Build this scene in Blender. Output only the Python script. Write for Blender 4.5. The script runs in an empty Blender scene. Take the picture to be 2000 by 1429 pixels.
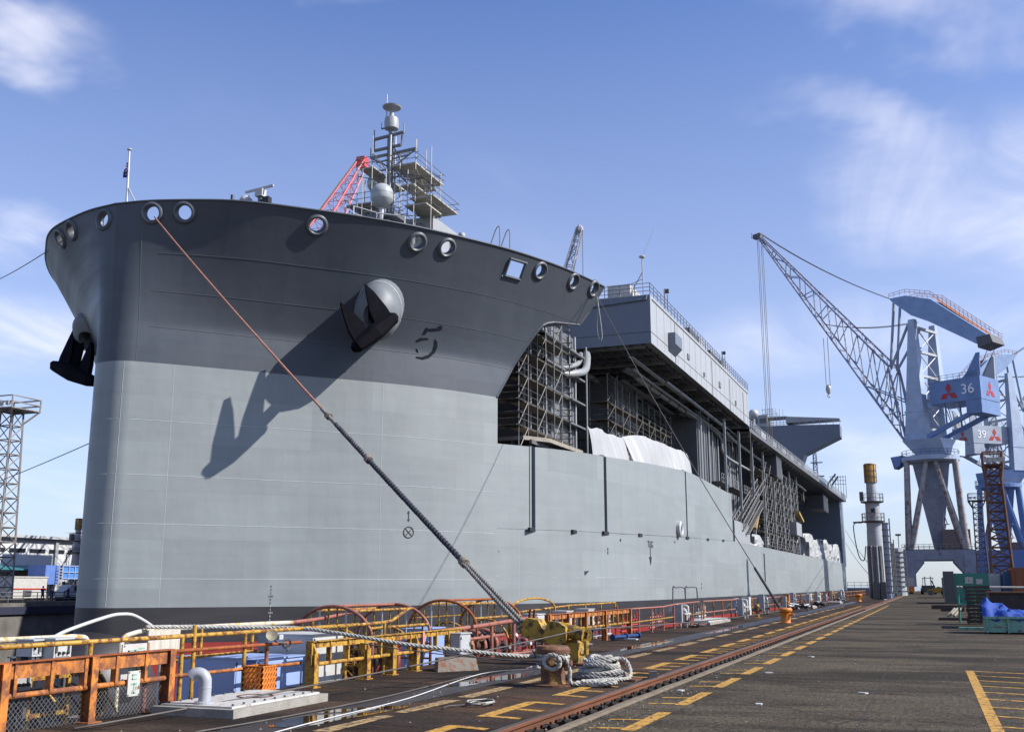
import bpy, math, random
from mathutils import Vector, Matrix
sc = bpy.context.scene
RAD = math.radians
random.seed(7)

# ------------------------------------------------------------------ camera
cam = bpy.data.cameras.new('camera')
cam.sensor_width = 36.0
cam.lens = 36.9
cam.clip_end = 40000
cam.clip_start = 0.1
camo = bpy.data.objects.new('camera', cam)
sc.collection.objects.link(camo)
camo.location = (0, 0, 1.8)
camo.rotation_euler = (RAD(90 + 11.82), 0, RAD(21.286))
sc.camera = camo
sc.render.resolution_x, sc.render.resolution_y = 1024, 731

# ------------------------------------------------------------------ sun and sky
SUN_EL, SUN_AZ = 38.0, 8.5          # azimuth: degrees from +X towards +Y
sun = bpy.data.lights.new('sun', 'SUN')
sun.energy = 5.0
sun.angle = RAD(0.53)
sun.color = (1.0, 0.945, 0.87)
suno = bpy.data.objects.new('sun', sun)
sc.collection.objects.link(suno)
sd = Vector((math.cos(RAD(SUN_AZ)) * math.cos(RAD(SUN_EL)), math.sin(RAD(SUN_AZ)) * math.cos(RAD(SUN_EL)), math.sin(RAD(SUN_EL))))
suno.rotation_euler = sd.to_track_quat('Z', 'Y').to_euler()
suno.location = (60, 0, 80)

world = bpy.data.worlds.new('World')
sc.world = world
world.use_nodes = True
nt = world.node_tree
nt.nodes.clear()
N = nt.nodes.new
out = N('ShaderNodeOutputWorld')
bg = N('ShaderNodeBackground')
bg.inputs['Strength'].default_value = 0.10
sky = N('ShaderNodeTexSky')
sky.sky_type = 'NISHITA'
sky.sun_disc = False
sky.sun_elevation = RAD(SUN_EL)
sky.sun_rotation = RAD(90 - SUN_AZ)
sky.altitude = 0
sky.air_density = 1.0
sky.dust_density = 0.8
sky.ozone_density = 3.0
tint = N('ShaderNodeMix'); tint.data_type = 'RGBA'; tint.blend_type = 'MULTIPLY'
tint.inputs[0].default_value = 1.0
tint.inputs[7].default_value = (.66, .84, 1.22, 1)
nt.links.new(sky.outputs[0], tint.inputs[6])
# clouds: thin wind-drawn cirrus on a plane high above (direction divided by its height)
tc = N('ShaderNodeTexCoord')
sep = N('ShaderNodeSeparateXYZ'); nt.links.new(tc.outputs['Generated'], sep.inputs[0])
zc = N('ShaderNodeMath'); zc.operation = 'MAXIMUM'; zc.inputs[1].default_value = 0.02
nt.links.new(sep.outputs[2], zc.inputs[0])
za = N('ShaderNodeMath'); za.operation = 'ADD'; za.inputs[1].default_value = 0.12
nt.links.new(zc.outputs[0], za.inputs[0])
dv = N('ShaderNodeVectorMath'); dv.operation = 'DIVIDE'
cmb = N('ShaderNodeCombineXYZ')
for i in range(3): nt.links.new(za.outputs[0], cmb.inputs[i])
nt.links.new(tc.outputs['Generated'], dv.inputs[0]); nt.links.new(cmb.outputs[0], dv.inputs[1])
def cloud(scale, stretch, rot, loc, lo, hi, detail=7, rough=.58, dist=.6):
    mp = N('ShaderNodeMapping'); mp.inputs['Rotation'].default_value = (0, 0, RAD(rot))
    mp.inputs['Scale'].default_value = (scale, scale * stretch, 0.0); mp.inputs['Location'].default_value = loc
    nt.links.new(dv.outputs[0], mp.inputs[0])
    no = N('ShaderNodeTexNoise'); no.inputs['Scale'].default_value = 1.0; no.inputs['Detail'].default_value = detail
    no.inputs['Roughness'].default_value = rough; no.inputs['Distortion'].default_value = dist
    nt.links.new(mp.outputs[0], no.inputs['Vector'])
    rp = N('ShaderNodeMapRange'); rp.interpolation_type = 'SMOOTHSTEP'
    rp.inputs[1].default_value = lo; rp.inputs[2].default_value = hi
    nt.links.new(no.outputs[0], rp.inputs[0]); return rp
def blob_mask(cx, cy, rx, ry, rot, amp):
    """soft elliptical bank of cloud on the cloud plane"""
    mp = N('ShaderNodeMapping'); mp.vector_type = 'TEXTURE'
    mp.inputs['Location'].default_value = (cx, cy, 0); mp.inputs['Rotation'].default_value = (0, 0, RAD(rot)); mp.inputs['Scale'].default_value = (rx, ry, 1)
    nt.links.new(wv.outputs[0], mp.inputs[0])
    fl_ = N('ShaderNodeVectorMath'); fl_.operation = 'MULTIPLY'; fl_.inputs[1].default_value = (1, 1, 0); nt.links.new(mp.outputs[0], fl_.inputs[0])
    ln = N('ShaderNodeVectorMath'); ln.operation = 'LENGTH'; nt.links.new(fl_.outputs[0], ln.inputs[0])
    r = N('ShaderNodeMapRange'); r.interpolation_type = 'SMOOTHSTEP'; r.inputs[1].default_value = 1.0; r.inputs[2].default_value = 0.0; r.inputs[3].default_value = 0; r.inputs[4].default_value = amp
    nt.links.new(ln.outputs['Value'], r.inputs[0]); return r
# warp the plane so that the banks get torn edges
wn = N('ShaderNodeTexNoise'); wn.inputs['Scale'].default_value = 1.6; wn.inputs['Detail'].default_value = 5; wn.inputs['Roughness'].default_value = .6
nt.links.new(dv.outputs[0], wn.inputs['Vector'])
ws = N('ShaderNodeVectorMath'); ws.operation = 'SUBTRACT'; ws.inputs[1].default_value = (.5, .5, .5); nt.links.new(wn.outputs[1], ws.inputs[0])
wm = N('ShaderNodeVectorMath'); wm.operation = 'SCALE'; wm.inputs['Scale'].default_value = .65; nt.links.new(ws.outputs[0], wm.inputs[0])
wv = N('ShaderNodeVectorMath'); wv.operation = 'ADD'; nt.links.new(dv.outputs[0], wv.inputs[0]); nt.links.new(wm.outputs[0], wv.inputs[1])
BANKS = [(.20, 2.0, .42, .38, 0, 1.1), (.36, 2.3, .45, .36, 0, 1.1), (.02, 1.74, .26, .12, 30, .6), (.06, 1.47, .22, .12, 20, .65), (-1.17, 1.05, .17, .12, 40, .75), (-2.15, 1.98, .5, .42, 40, .9), (-1.74, 1.56, .22, .2, 40, .8), (-.67, 1.17, .13, .08, 0, .7), (.0, 2.85, .9, .4, 0, .4),
         (1.3, .4, .7, .5, 20, .8), (.5, -1.2, .8, .6, 0, .8), (-1.2, -.9, .6, .5, 50, .8), (1.6, 1.9, .7, .5, 0, .8)]
acc = None
base = cloud(.42, .7, 25, (5.3, 1.7, 0), .50, .85); acc = base.outputs[0]
for bk in BANKS:
    r = blob_mask(*bk); a_ = N('ShaderNodeMath'); a_.operation = 'ADD'; nt.links.new(acc, a_.inputs[0]); nt.links.new(r.outputs[0], a_.inputs[1]); acc = a_.outputs[0]
c2 = cloud(2.2, 0.30, 32, (1.0, 2.0, 0), 0.25, 0.78, 8, .60, .9)
cm = N('ShaderNodeMath'); cm.operation = 'MULTIPLY'
nt.links.new(acc, cm.inputs[0]); nt.links.new(c2.outputs[0], cm.inputs[1])
cs = N('ShaderNodeMath'); cs.operation = 'MINIMUM'; cs.inputs[1].default_value = 0.68
nt.links.new(cm.outputs[0], cs.inputs[0])
# pale milky air low in the sky
hz = N('ShaderNodeMapRange'); hz.inputs[1].default_value = 0.0; hz.inputs[2].default_value = 0.52
hz.inputs[3].default_value = 0.46; hz.inputs[4].default_value = 0.04
nt.links.new(sep.outputs[2], hz.inputs[0])
m0 = N('ShaderNodeMix'); m0.data_type = 'RGBA'
nt.links.new(hz.outputs[0], m0.inputs[0]); nt.links.new(tint.outputs[2], m0.inputs[6]); m0.inputs[7].default_value = (6.4, 6.4, 6.5, 1)
m1 = N('ShaderNodeMix'); m1.data_type = 'RGBA'
nt.links.new(cs.outputs[0], m1.inputs[0]); nt.links.new(m0.outputs[2], m1.inputs[6]); m1.inputs[7].default_value = (7.4, 7.3, 7.9, 1)
nt.links.new(m1.outputs[2], bg.inputs[0]); nt.links.new(bg.outputs[0], out.inputs[0])

sc.view_settings.view_transform = 'Standard'
sc.view_settings.look = 'None'
sc.view_settings.exposure = 0.65
sc.view_settings.gamma = 1.0
sc.view_settings.use_curve_mapping = False

# ------------------------------------------------------------------ materials
MATS = {}
ALB = 0.68      # darkens every paint, deepening shade to fit sun, sky and exposure
def M(name, col, rough=.6, metal=0.0, var=.14, scale=2.5, rust=0.0, rustcol=(.16, .052, .016), bump=0.0, bscale=40, stretch=(1, 1, 1), rscale=6.0, spec=.5, col2=None, fleck=0.0):
    if name in MATS: return MATS[name]
    col = tuple(c * ALB for c in col); rustcol = tuple(c * .8 for c in rustcol); col2 = col2 and tuple(c * ALB for c in col2)
    m = bpy.data.materials.new(name); m.use_nodes = True
    t = m.node_tree; b = t.nodes['Principled BSDF']; L = t.links.new
    b.inputs['Roughness'].default_value = rough; b.inputs['Metallic'].default_value = metal
    b.inputs['Specular IOR Level'].default_value = spec
    tc = t.nodes.new('ShaderNodeTexCoord'); mp = t.nodes.new('ShaderNodeMapping'); mp.inputs['Scale'].default_value = stretch
    L(tc.outputs['Object'], mp.inputs[0])
    n = t.nodes.new('ShaderNodeTexNoise'); n.inputs['Scale'].default_value = scale; n.inputs['Detail'].default_value = 6; n.inputs['Roughness'].default_value = .65
    L(mp.outputs[0], n.inputs['Vector'])
    r = t.nodes.new('ShaderNodeMapRange'); r.inputs[1].default_value = .3; r.inputs[2].default_value = .7; L(n.outputs[0], r.inputs[0])
    mx = t.nodes.new('ShaderNodeMix'); mx.data_type = 'RGBA'
    c2 = col2 or tuple(min(1, c * (1 + var)) for c in col)
    mx.inputs[6].default_value = (*[c * (1 - var) for c in col], 1); mx.inputs[7].default_value = (*c2, 1)
    L(r.outputs[0], mx.inputs[0]); o = mx.outputs[2]
    if fleck:
        f = t.nodes.new('ShaderNodeTexNoise'); f.inputs['Scale'].default_value = 55; f.inputs['Detail'].default_value = 3; L(tc.outputs['Object'], f.inputs['Vector'])
        fr = t.nodes.new('ShaderNodeMapRange'); fr.inputs[1].default_value = .3; fr.inputs[2].default_value = .72; fr.inputs[3].default_value = 1 - fleck; fr.inputs[4].default_value = 1 + fleck
        L(f.outputs[0], fr.inputs[0])
        mu = t.nodes.new('ShaderNodeMix'); mu.data_type = 'RGBA'; mu.blend_type = 'MULTIPLY'; mu.inputs[0].default_value = 1
        L(o, mu.inputs[6]); L(fr.outputs[0], mu.inputs[7]); o = mu.outputs[2]
    if rust:
        n2 = t.nodes.new('ShaderNodeTexNoise'); n2.inputs['Scale'].default_value = rscale; n2.inputs['Detail'].default_value = 8; n2.inputs['Roughness'].default_value = .7
        L(tc.outputs['Object'], n2.inputs['Vector'])
        r2 = t.nodes.new('ShaderNodeMapRange'); r2.inputs[1].default_value = .66 - rust * .36; r2.inputs[2].default_value = .74 - rust * .30
        L(n2.outputs[0], r2.inputs[0])
        m2 = t.nodes.new('ShaderNodeMix'); m2.data_type = 'RGBA'; L(r2.outputs[0], m2.inputs[0]); L(o, m2.inputs[6]); m2.inputs[7].default_value = (*rustcol, 1); o = m2.outputs[2]
        rr = t.nodes.new('ShaderNodeMapRange'); rr.inputs[3].default_value = rough; rr.inputs[4].default_value = .85; L(r2.outputs[0], rr.inputs[0]); L(rr.outputs[0], b.inputs['Roughness'])
    L(o, b.inputs['Base Color'])
    if bump:
        n3 = t.nodes.new('ShaderNodeTexNoise'); n3.inputs['Scale'].default_value = bscale; n3.inputs['Detail'].default_value = 4; L(tc.outputs['Object'], n3.inputs['Vector'])
        bp = t.nodes.new('ShaderNodeBump'); bp.inputs['Strength'].default_value = bump; bp.inputs['Distance'].default_value = .02
        L(n3.outputs[0], bp.inputs['Height']); L(bp.outputs[0], b.inputs['Normal'])
    MATS[name] = m; return m
YEL = (.56, .32, .03); RST = (.33, .085, .018); DRST = (.12, .045, .02)
m_yel = M('yellow_paint', YEL, .55, rust=.52, rscale=7, var=.25)
m_yel2 = M('yellow_paint_worn', (.55, .33, .03), .55, rust=.62, rscale=9)
m_org = M('orange_rusty_paint', (.62, .21, .03), .65, rust=.62, rustcol=(.20, .07, .03), rscale=5, var=.35, scale=3)
m_rust = M('rust', RST, .8, var=.4, scale=9, bump=.3)
m_drust = M('dark_rust', DRST, .85, var=.4, scale=8, bump=.3)
m_redpipe = M('faded_red_paint', (.36, .13, .09), .6, rust=.35)
m_white = M('white_paint', (.60, .60, .58), .5, rust=.12, rscale=5)
m_dwhite = M('dirty_white_paint', (.60, .59, .55), .6, rust=.28, rscale=7)
m_grey = M('grey_paint', (.36, .38, .40), .5, rust=.1)
m_lgrey = M('light_grey_paint', (.52, .54, .56), .45, rust=.1)
m_dgrey = M('dark_grey_paint', (.10, .105, .115), .5)
m_black = M('black_paint', (.015, .015, .018), .5)
m_navy = M('navy_grey_paint', (.20, .225, .255), .5, var=.06)
m_galv = M('galvanised_steel', (.42, .43, .43), .45, metal=.6, var=.2)
m_galvd = M('weathered_steel', (.16, .16, .165), .6, metal=.3, var=.3)
m_wood = M('grey_wood', (.30, .26, .20), .85, var=.3, stretch=(1, 12, 1))
m_plank = M('scaffold_board', (.17, .155, .135), .8, var=.3, stretch=(6, 1, 1))
m_rope = M('pale_rope', (.46, .45, .41), .9, var=.4, scale=14, bump=.4)
m_ropeb = M('dark_rope', (.035, .035, .05), .9, var=.4, scale=14)
m_wire = M('steel_wire', (.10, .085, .075), .6, var=.3)
m_ropeo = M('orange_hawser', (.44, .19, .12), .8, var=.3)
m_ropew = M('white_line', (.66, .66, .66), .8)
m_blue = M('blue_paint', (.14, .25, .62), .45, rust=.05)
m_lblue = M('pale_blue_paint', (.34, .46, .78), .45, var=.08, rust=.04)
m_crane = M('crane_blue_hazed_paint', (.17, .28, .54), .5, var=.18, scale=.35, rust=.10, rscale=1.2)  # blue lightened to stand in for distance haze
m_crane2 = M('crane_faded_paint', (.36, .42, .54), .55, var=.2, scale=.35, rust=.16, rscale=1.2)
m_tarp = M('white_tarpaulin', (.43, .44, .45), .55, var=.06, scale=.6)
m_btarp = M('blue_tarpaulin', (.012, .075, .42), .8, var=.25)
m_green = M('green_paint', (.045, .26, .20), .5, rust=.12, var=.1, scale=1)
m_green2 = M('pale_green_paint', (.22, .46, .36), .55, rust=.38)
m_conc = M('concrete', (.36, .34, .30), .9, var=.25, scale=3, bump=.4, fleck=.12)
m_orange = M('orange_paint', (.72, .23, .015), .45, rust=.12, var=.08)
m_red = M('red_paint', (.55, .03, .02), .45)
m_glass = M('dark_glass', (.03, .035, .045), .08, spec=.8)

# ------------------------------------------------------------------ building helpers
COL = sc.collection
SMALL = {'brace', 'ledger', 'side_ribs', 'end_ribs', 'corner_post', 'guard_rail', 'railing', 'portal_railing', 'ring_railing', 'house_railing', 'head_railing', 'platform_railing', 'boom_web', 'boom_lacing', 'strut_brace', 'tower_brace', 'luffing_rope', 'hoist_rope', 'boom_rope', 'access_tower', 'cap_ribs', 'hoop', 'posts', 'stern_railing', 'platform_rails', 'flag_stars', 'tank_ribs', 'ladder_hoop', 'head_frame', 'floodlamp'}
class MB:
    """collects shapes; build() links them as one mesh object"""
    def __init__(s): s.v = []; s.f = []
    def add(s, vs, fs):
        o = len(s.v); s.v += [tuple(p) for p in vs]; s.f += [tuple(i + o for i in f) for f in fs]; return s
    def box(s, c, d, rz=0.0):
        hx, hy, hz = d[0] / 2, d[1] / 2, d[2] / 2; cs, sn = math.cos(rz), math.sin(rz)
        vs = []
        for z in (-hz, hz):
            for x, y in ((-hx, -hy), (hx, -hy), (hx, hy), (-hx, hy)):
                vs.append((c[0] + x * cs - y * sn, c[1] + x * sn + y * cs, c[2] + z))
        return s.add(vs, [(3, 2, 1, 0), (4, 5, 6, 7), (0, 1, 5, 4), (1, 2, 6, 5), (2, 3, 7, 6), (3, 0, 4, 7)])
    def ab(s, a, b):
        return s.box([(a[i] + b[i]) / 2 for i in range(3)], [abs(a[i] - b[i]) for i in range(3)])
    def _frame(s, a, b):
        d = (Vector(b) - Vector(a)); L = d.length; d = d / max(L, 1e-9)
        u = d.cross(Vector((0, 0, 1)))
        if u.length < 1e-3: u = Vector((1, 0, 0))
        u.normalize(); w = u.cross(d); return d, u, w
    def bar(s, a, b, w, h, w2=None, h2=None):
        a, b = Vector(a), Vector(b); d, u, v = s._frame(a, b); w2 = w2 or w; h2 = h2 or h; vs = []
        for p, ww, hh in ((a, w, h), (b, w2, h2)):
            for i, j in ((-1, -1), (1, -1), (1, 1), (-1, 1)): vs.append(p + u * (i * ww / 2) + v * (j * hh / 2))
        return s.add(vs, [(3, 2, 1, 0), (4, 5, 6, 7), (0, 1, 5, 4), (1, 2, 6, 5), (2, 3, 7, 6), (3, 0, 4, 7)])
    def tube(s, a, b, r, n=6, r2=None, cap=True):
        a, b = Vector(a), Vector(b); d, u, v = s._frame(a, b); r2 = r if r2 is None else r2; vs = []
        for p, rr in ((a, r), (b, r2)):
            for k in range(n):
                t = 2 * math.pi * k / n; vs.append(p + u * (rr * math.cos(t)) + v * (rr * math.sin(t)))
        fs = [(k, (k + 1) % n, n + (k + 1) % n, n + k) for k in range(n)]
        if cap: fs += [tuple(range(n - 1, -1, -1)), tuple(range(n, 2 * n))]
        return s.add(vs, fs)
    def path(s, pts, r, n=6, closed=False):
        P = [Vector(p) for p in pts]; m = len(P); vs = []; pu = None
        for i in range(m):
            a = P[i - 1] if (i or closed) else P[i]; b = P[(i + 1) % m] if (i < m - 1 or closed) else P[i]
            d = (b - a); d.normalize()
            if pu is None:
                u = d.cross(Vector((0, 0, 1)))
                if u.length < 1e-3: u = d.cross(Vector((1, 0, 0)))
            else: u = pu - d * pu.dot(d)
            if u.length < 1e-6: u = d.orthogonal()
            u.normalize(); pu = u; v = u.cross(d)
            rr = r(i / (m - 1)) if callable(r) else r
            for k in range(n):
                t = 2 * math.pi * k / n; vs.append(P[i] + u * (rr * math.cos(t)) + v * (rr * math.sin(t)))
        fs = []
        for i in range(m if closed else m - 1):
            j = (i + 1) % m
            for k in range(n): fs.append((i * n + k, i * n + (k + 1) % n, j * n + (k + 1) % n, j * n + k))
        if not closed: fs += [tuple(range(n - 1, -1, -1)), tuple(range((m - 1) * n, m * n))]
        return s.add(vs, fs)
    def lathe(s, prof, c=(0, 0, 0), n=20, mat=None):
        vs = []; m = len(prof)
        for r, z in prof:
            for k in range(n):
                t = 2 * math.pi * k / n; p = Vector((r * math.cos(t), r * math.sin(t), z))
                if mat is not None: p = mat @ p
                vs.append(p + Vector(c))
        fs = []
        for i in range(m - 1):
            for k in range(n): fs.append((i * n + k, i * n + (k + 1) % n, (i + 1) * n + (k + 1) % n, (i + 1) * n + k))
        if prof[0][0] > 1e-6: fs.append(tuple(range(n - 1, -1, -1)))
        if prof[-1][0] > 1e-6: fs.append(tuple(range((m - 1) * n, m * n)))
        return s.add(vs, fs)
    def ring(s, prof, c, nrm, n=28):
        """closed profile (radius, height) swept round the normal: a torus-like lip"""
        q = Vector(nrm).to_track_quat('Z', 'Y').to_matrix(); m = len(prof); vs = []
        for r, z in prof:
            for k in range(n):
                t = 2 * math.pi * k / n; vs.append(q @ Vector((r * math.cos(t), r * math.sin(t), z)) + Vector(c))
        fs = []
        for i in range(m):
            for k in range(n): fs.append((i * n + k, i * n + (k + 1) % n, ((i + 1) % m) * n + (k + 1) % n, ((i + 1) % m) * n + k))
        return s.add(vs, fs)
    def prism(s, poly, off):
        n = len(poly); vs = [Vector(p) for p in poly] + [Vector(p) + Vector(off) for p in poly]
        return s.add(vs, [tuple(range(n - 1, -1, -1)), tuple(range(n, 2 * n))] + [(k, (k + 1) % n, n + (k + 1) % n, n + k) for k in range(n)])
    def grid(s, rows, closed=False):
        n = len(rows[0]); vs = [p for r in rows for p in r]; fs = []
        for i in range(len(rows) - 1):
            for k in range(n if closed else n - 1):
                fs.append((i * n + k, i * n + (k + 1) % n, (i + 1) * n + (k + 1) % n, (i + 1) * n + k))
        return s.add(vs, fs)
    def lattice(s, a, b, w0, w1, nb, r, rb=None, up=(0, 0, 1)):
        """four-chord braced mast or boom"""
        a, b = Vector(a), Vector(b); d = (b - a).normalized(); u = d.cross(Vector(up))
        if u.length < 1e-3: u = Vector((1, 0, 0))
        u.normalize(); v = u.cross(d); rb = rb or r * .6
        def c(t, i):
            w = w0 + (w1 - w0) * t; sx, sy = ((-1, -1), (1, -1), (1, 1), (-1, 1))[i % 4]
            return a + (b - a) * t + u * (sx * w / 2) + v * (sy * w / 2)
        for i in range(4): s.tube(c(0, i), c(1, i), r, 5)
        for k in range(nb):
            t0, t1 = k / nb, (k + 1) / nb
            for i in range(4):
                s.tube(c(t1, i), c(t1, i + 1), rb, 4, cap=False)
                s.tube(c(t0, i + k % 2), c(t1, i + 1 - k % 2), rb, 4, cap=False)
        return s
    def build(s, name, mat, parent=None, smooth=False, local=False):
        me = bpy.data.meshes.new(name)
        off = Vector((0, 0, 0))
        if parent is not None and not local:
            p = parent
            while p is not None: off += p.location; p = p.parent
        me.from_pydata([tuple(Vector(v) - off) for v in s.v], [], s.f)
        if isinstance(mat, (list, tuple)):
            for q in mat: me.materials.append(q)
        else: me.materials.append(mat)
        me.update()
        o = bpy.data.objects.new(name, me); COL.objects.link(o)
        if parent is not None: o.parent = parent
        if parent is not None and name in SMALL: o['kind'] = 'stuff'
        if smooth:
            me.polygons.foreach_set('use_smooth', [True] * len(me.polygons))
            if smooth is not True: me.set_sharp_from_angle(angle=RAD(smooth))
        return o
def tag(o, label, cat, group=None):
    o['label'] = label; o['category'] = cat
    if group: o['group'] = group
    return o
def struct(o): o['kind'] = 'structure'; return o
def stuff(o): o['kind'] = 'stuff'; return o
def thing(name, label, cat, loc=(0, 0, 0), group=None):
    o = bpy.data.objects.new(name, None); o.empty_display_size = .3; COL.objects.link(o); o.location = loc
    return tag(o, label, cat, group)
def dup(o, loc=None, label=None, group=None, parent=None, rz=None):
    c = o.copy(); COL.objects.link(c); c.parent = parent
    if loc is not None: c.location = loc
    if rz is not None: c.rotation_euler = (0, 0, rz)
    if label: c['label'] = label
    if group: c['group'] = group
    for ch in list(o.children): dup(ch, parent=c)
    return c
def text_mesh(name, txt, size, origin, xdir, ydir, mat, parent, depth=.004, align='CENTER'):
    cu = bpy.data.curves.new(name, 'FONT'); cu.body = txt; cu.size = size; cu.align_x = align; cu.align_y = 'CENTER'; cu.extrude = depth
    to = bpy.data.objects.new(name + '_tmp', cu)
    COL.objects.link(to)
    dg = bpy.context.evaluated_depsgraph_get(); me = bpy.data.meshes.new_from_object(to.evaluated_get(dg))
    bpy.data.objects.remove(to); bpy.data.curves.remove(cu)
    x = Vector(xdir).normalized(); y = Vector(ydir).normalized(); z = x.cross(y)
    off = Vector((0, 0, 0)); p = parent
    while p is not None: off += p.location; p = p.parent
    for v in me.vertices: v.co = Vector(origin) - off + x * v.co.x + y * v.co.y + z * v.co.z
    me.materials.clear(); me.materials.append(mat)
    o = bpy.data.objects.new(name, me); COL.objects.link(o); o.parent = parent
    return o
def sag(a, b, s=0.0, n=24):
    a, b = Vector(a), Vector(b)
    return [a + (b - a) * (i / n) - Vector((0, 0, 4 * s * (i / n) * (1 - i / n))) for i in range(n + 1)]
def smoothpts(pts, n=8):
    P = [Vector(p) for p in pts]; q = [P[0] * 2 - P[1]] + P + [P[-1] * 2 - P[-2]]; o = []
    for i in range(1, len(q) - 2):
        a, b, c, d = q[i - 1], q[i], q[i + 1], q[i + 2]
        for k in range(n):
            t = k / n; o.append(.5 * (2 * b + (c - a) * t + (2 * a - 5 * b + 4 * c - d) * t * t + (3 * b - a - 3 * c + d) * t ** 3))
    o.append(P[-1]); return o
def twist(pts, r, pitch=None, strands=3, n=6):
    """laid rope: helical strands round a path"""
    pitch = pitch or r * 7; mb = MB(); P = [Vector(p) for p in pts]
    L = [0.0]
    for a, b in zip(P, P[1:]): L.append(L[-1] + (b - a).length)
    m = max(8, int(L[-1] / pitch * 7)); Q = []; j = 0
    for i in range(m + 1):
        s = L[-1] * i / m
        while j < len(L) - 2 and L[j + 1] < s: j += 1
        Q.append(P[j] + (P[j + 1] - P[j]) * ((s - L[j]) / max(1e-9, L[j + 1] - L[j])))
    for k in range(strands):
        pp = []; u = None
        for i, q in enumerate(Q):
            d = (Q[min(i + 1, m)] - Q[max(i - 1, 0)]).normalized()
            if u is None: u = d.orthogonal().normalized()
            u = (u - d * u.dot(d)).normalized(); v = d.cross(u)
            t = 2 * math.pi * (L[-1] * i / m / pitch + k / strands)
            pp.append(q + (u * math.cos(t) + v * math.sin(t)) * r * .5)
        mb.path(pp, r * .56, n)
    return mb
CX=-45.5
def crom(p,n=14):
    q=[(2*p[0][0]-p[1][0],2*p[0][1]-p[1][1])]+list(p)+[(2*p[-1][0]-p[-2][0],2*p[-1][1]-p[-2][1])]
    o=[]
    for i in range(1,len(q)-2):
        a,b,c,d=q[i-1],q[i],q[i+1],q[i+2]
        for k in range(n):
            t=k/n
            o.append(tuple(.5*(2*b[j]+(c[j]-a[j])*t+(2*a[j]-5*b[j]+4*c[j]-d[j])*t*t+(3*b[j]-a[j]-3*c[j]+d[j])*t**3) for j in (0,1)))
    o.append(tuple(p[-1])); return o
def resamp(pl,n):
    L=[0.]
    for a,b in zip(pl,pl[1:]): L.append(L[-1]+math.hypot(b[0]-a[0],b[1]-a[1]))
    o=[];j=0
    for i in range(n+1):
        s=L[-1]*i/n
        while j<len(L)-2 and L[j+1]<s: j+=1
        t=(s-L[j])/max(1e-9,L[j+1]-L[j]);a,b=pl[j],pl[j+1]
        o.append((a[0]+(b[0]-a[0])*t,a[1]+(b[1]-a[1])*t))
    return o
NB=240
WB=resamp(crom([(0,49.2),(.6,49.27),(1.15,49.5),(1.65,49.95),(3.5,51.9),(8,56.9),(12.3,61.5),(15.6,66),(18,71),(19.8,76.3),(20.7,80)]),NB)
DB=resamp(crom([(0,48.75),(2.6,49.15),(6.2,50.45),(8.3,51.7),(10.6,53.8),(13,56.2),(15.3,59),(17.5,62.4),(19.7,66.4),(21.6,71.3),(22.9,76.4),(23.5,80)]),NB)
def flare(z):
    t=min(1.0,max(0,(z-17.6)/7.45)); return t**1.2
def bow(u,z):
    s=min(max(u,0),1)*NB;i=min(int(s),NB-1);t=s-i;f=flare(z)
    w=[WB[i][k]+(WB[i+1][k]-WB[i][k])*t for k in (0,1)];d=[DB[i][k]+(DB[i+1][k]-DB[i][k])*t for k in (0,1)]
    return (CX+w[0]*(1-f)+d[0]*f,w[1]*(1-f)+d[1]*f,z)
def bown(u,z):
    e=.004;a,b=bow(u-e,z),bow(u+e,z);c,d=bow(u,z-.1),bow(u,z+.1)
    p=[b[i]-a[i] for i in range(3)];q=[d[i]-c[i] for i in range(3)]
    n=(p[1]*q[2]-p[2]*q[1],p[2]*q[0]-p[0]*q[2],p[0]*q[1]-p[1]*q[0]);l=math.sqrt(sum(x*x for x in n))
    return tuple(x/l for x in n)
SIDE=[(-24.8,80),(-24,86),(-23.4,93),(-23.05,102),(-23,110),(-23,150),(-23,300),(-23,318),(-23.05,332),(-23.3,338)]
def sidex(Y):
    if Y<=80:
        for i in range(NB):
            if WB[i+1][1]>=Y:
                a,b=WB[i],WB[i+1];return CX+a[0]+(b[0]-a[0])*(Y-a[1])/(b[1]-a[1]+1e-9)
    for a,b in zip(SIDE,SIDE[1:]):
        if Y<=b[1]: return a[0]+(b[0]-a[0])*(Y-a[1])/(b[1]-a[1])
    return SIDE[-1][0]
def zpaint(u): return 15.15
def lin(T,x):
    for a,b in zip(T,T[1:]):
        if x<=b[0]: return a[1]+(b[1]-a[1])*(x-a[0])/(b[0]-a[0])
    return T[-1][1]
def zknk(Y): return lin([(60,5.6),(69,5.75),(85,6.05),(110,6.7),(137,7.4),(340,8.25)],Y)
def ztop(Y): return lin([(60,11.6),(69.5,11.8),(84,12.3),(111,13.65),(138,13.3)],Y)


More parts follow.
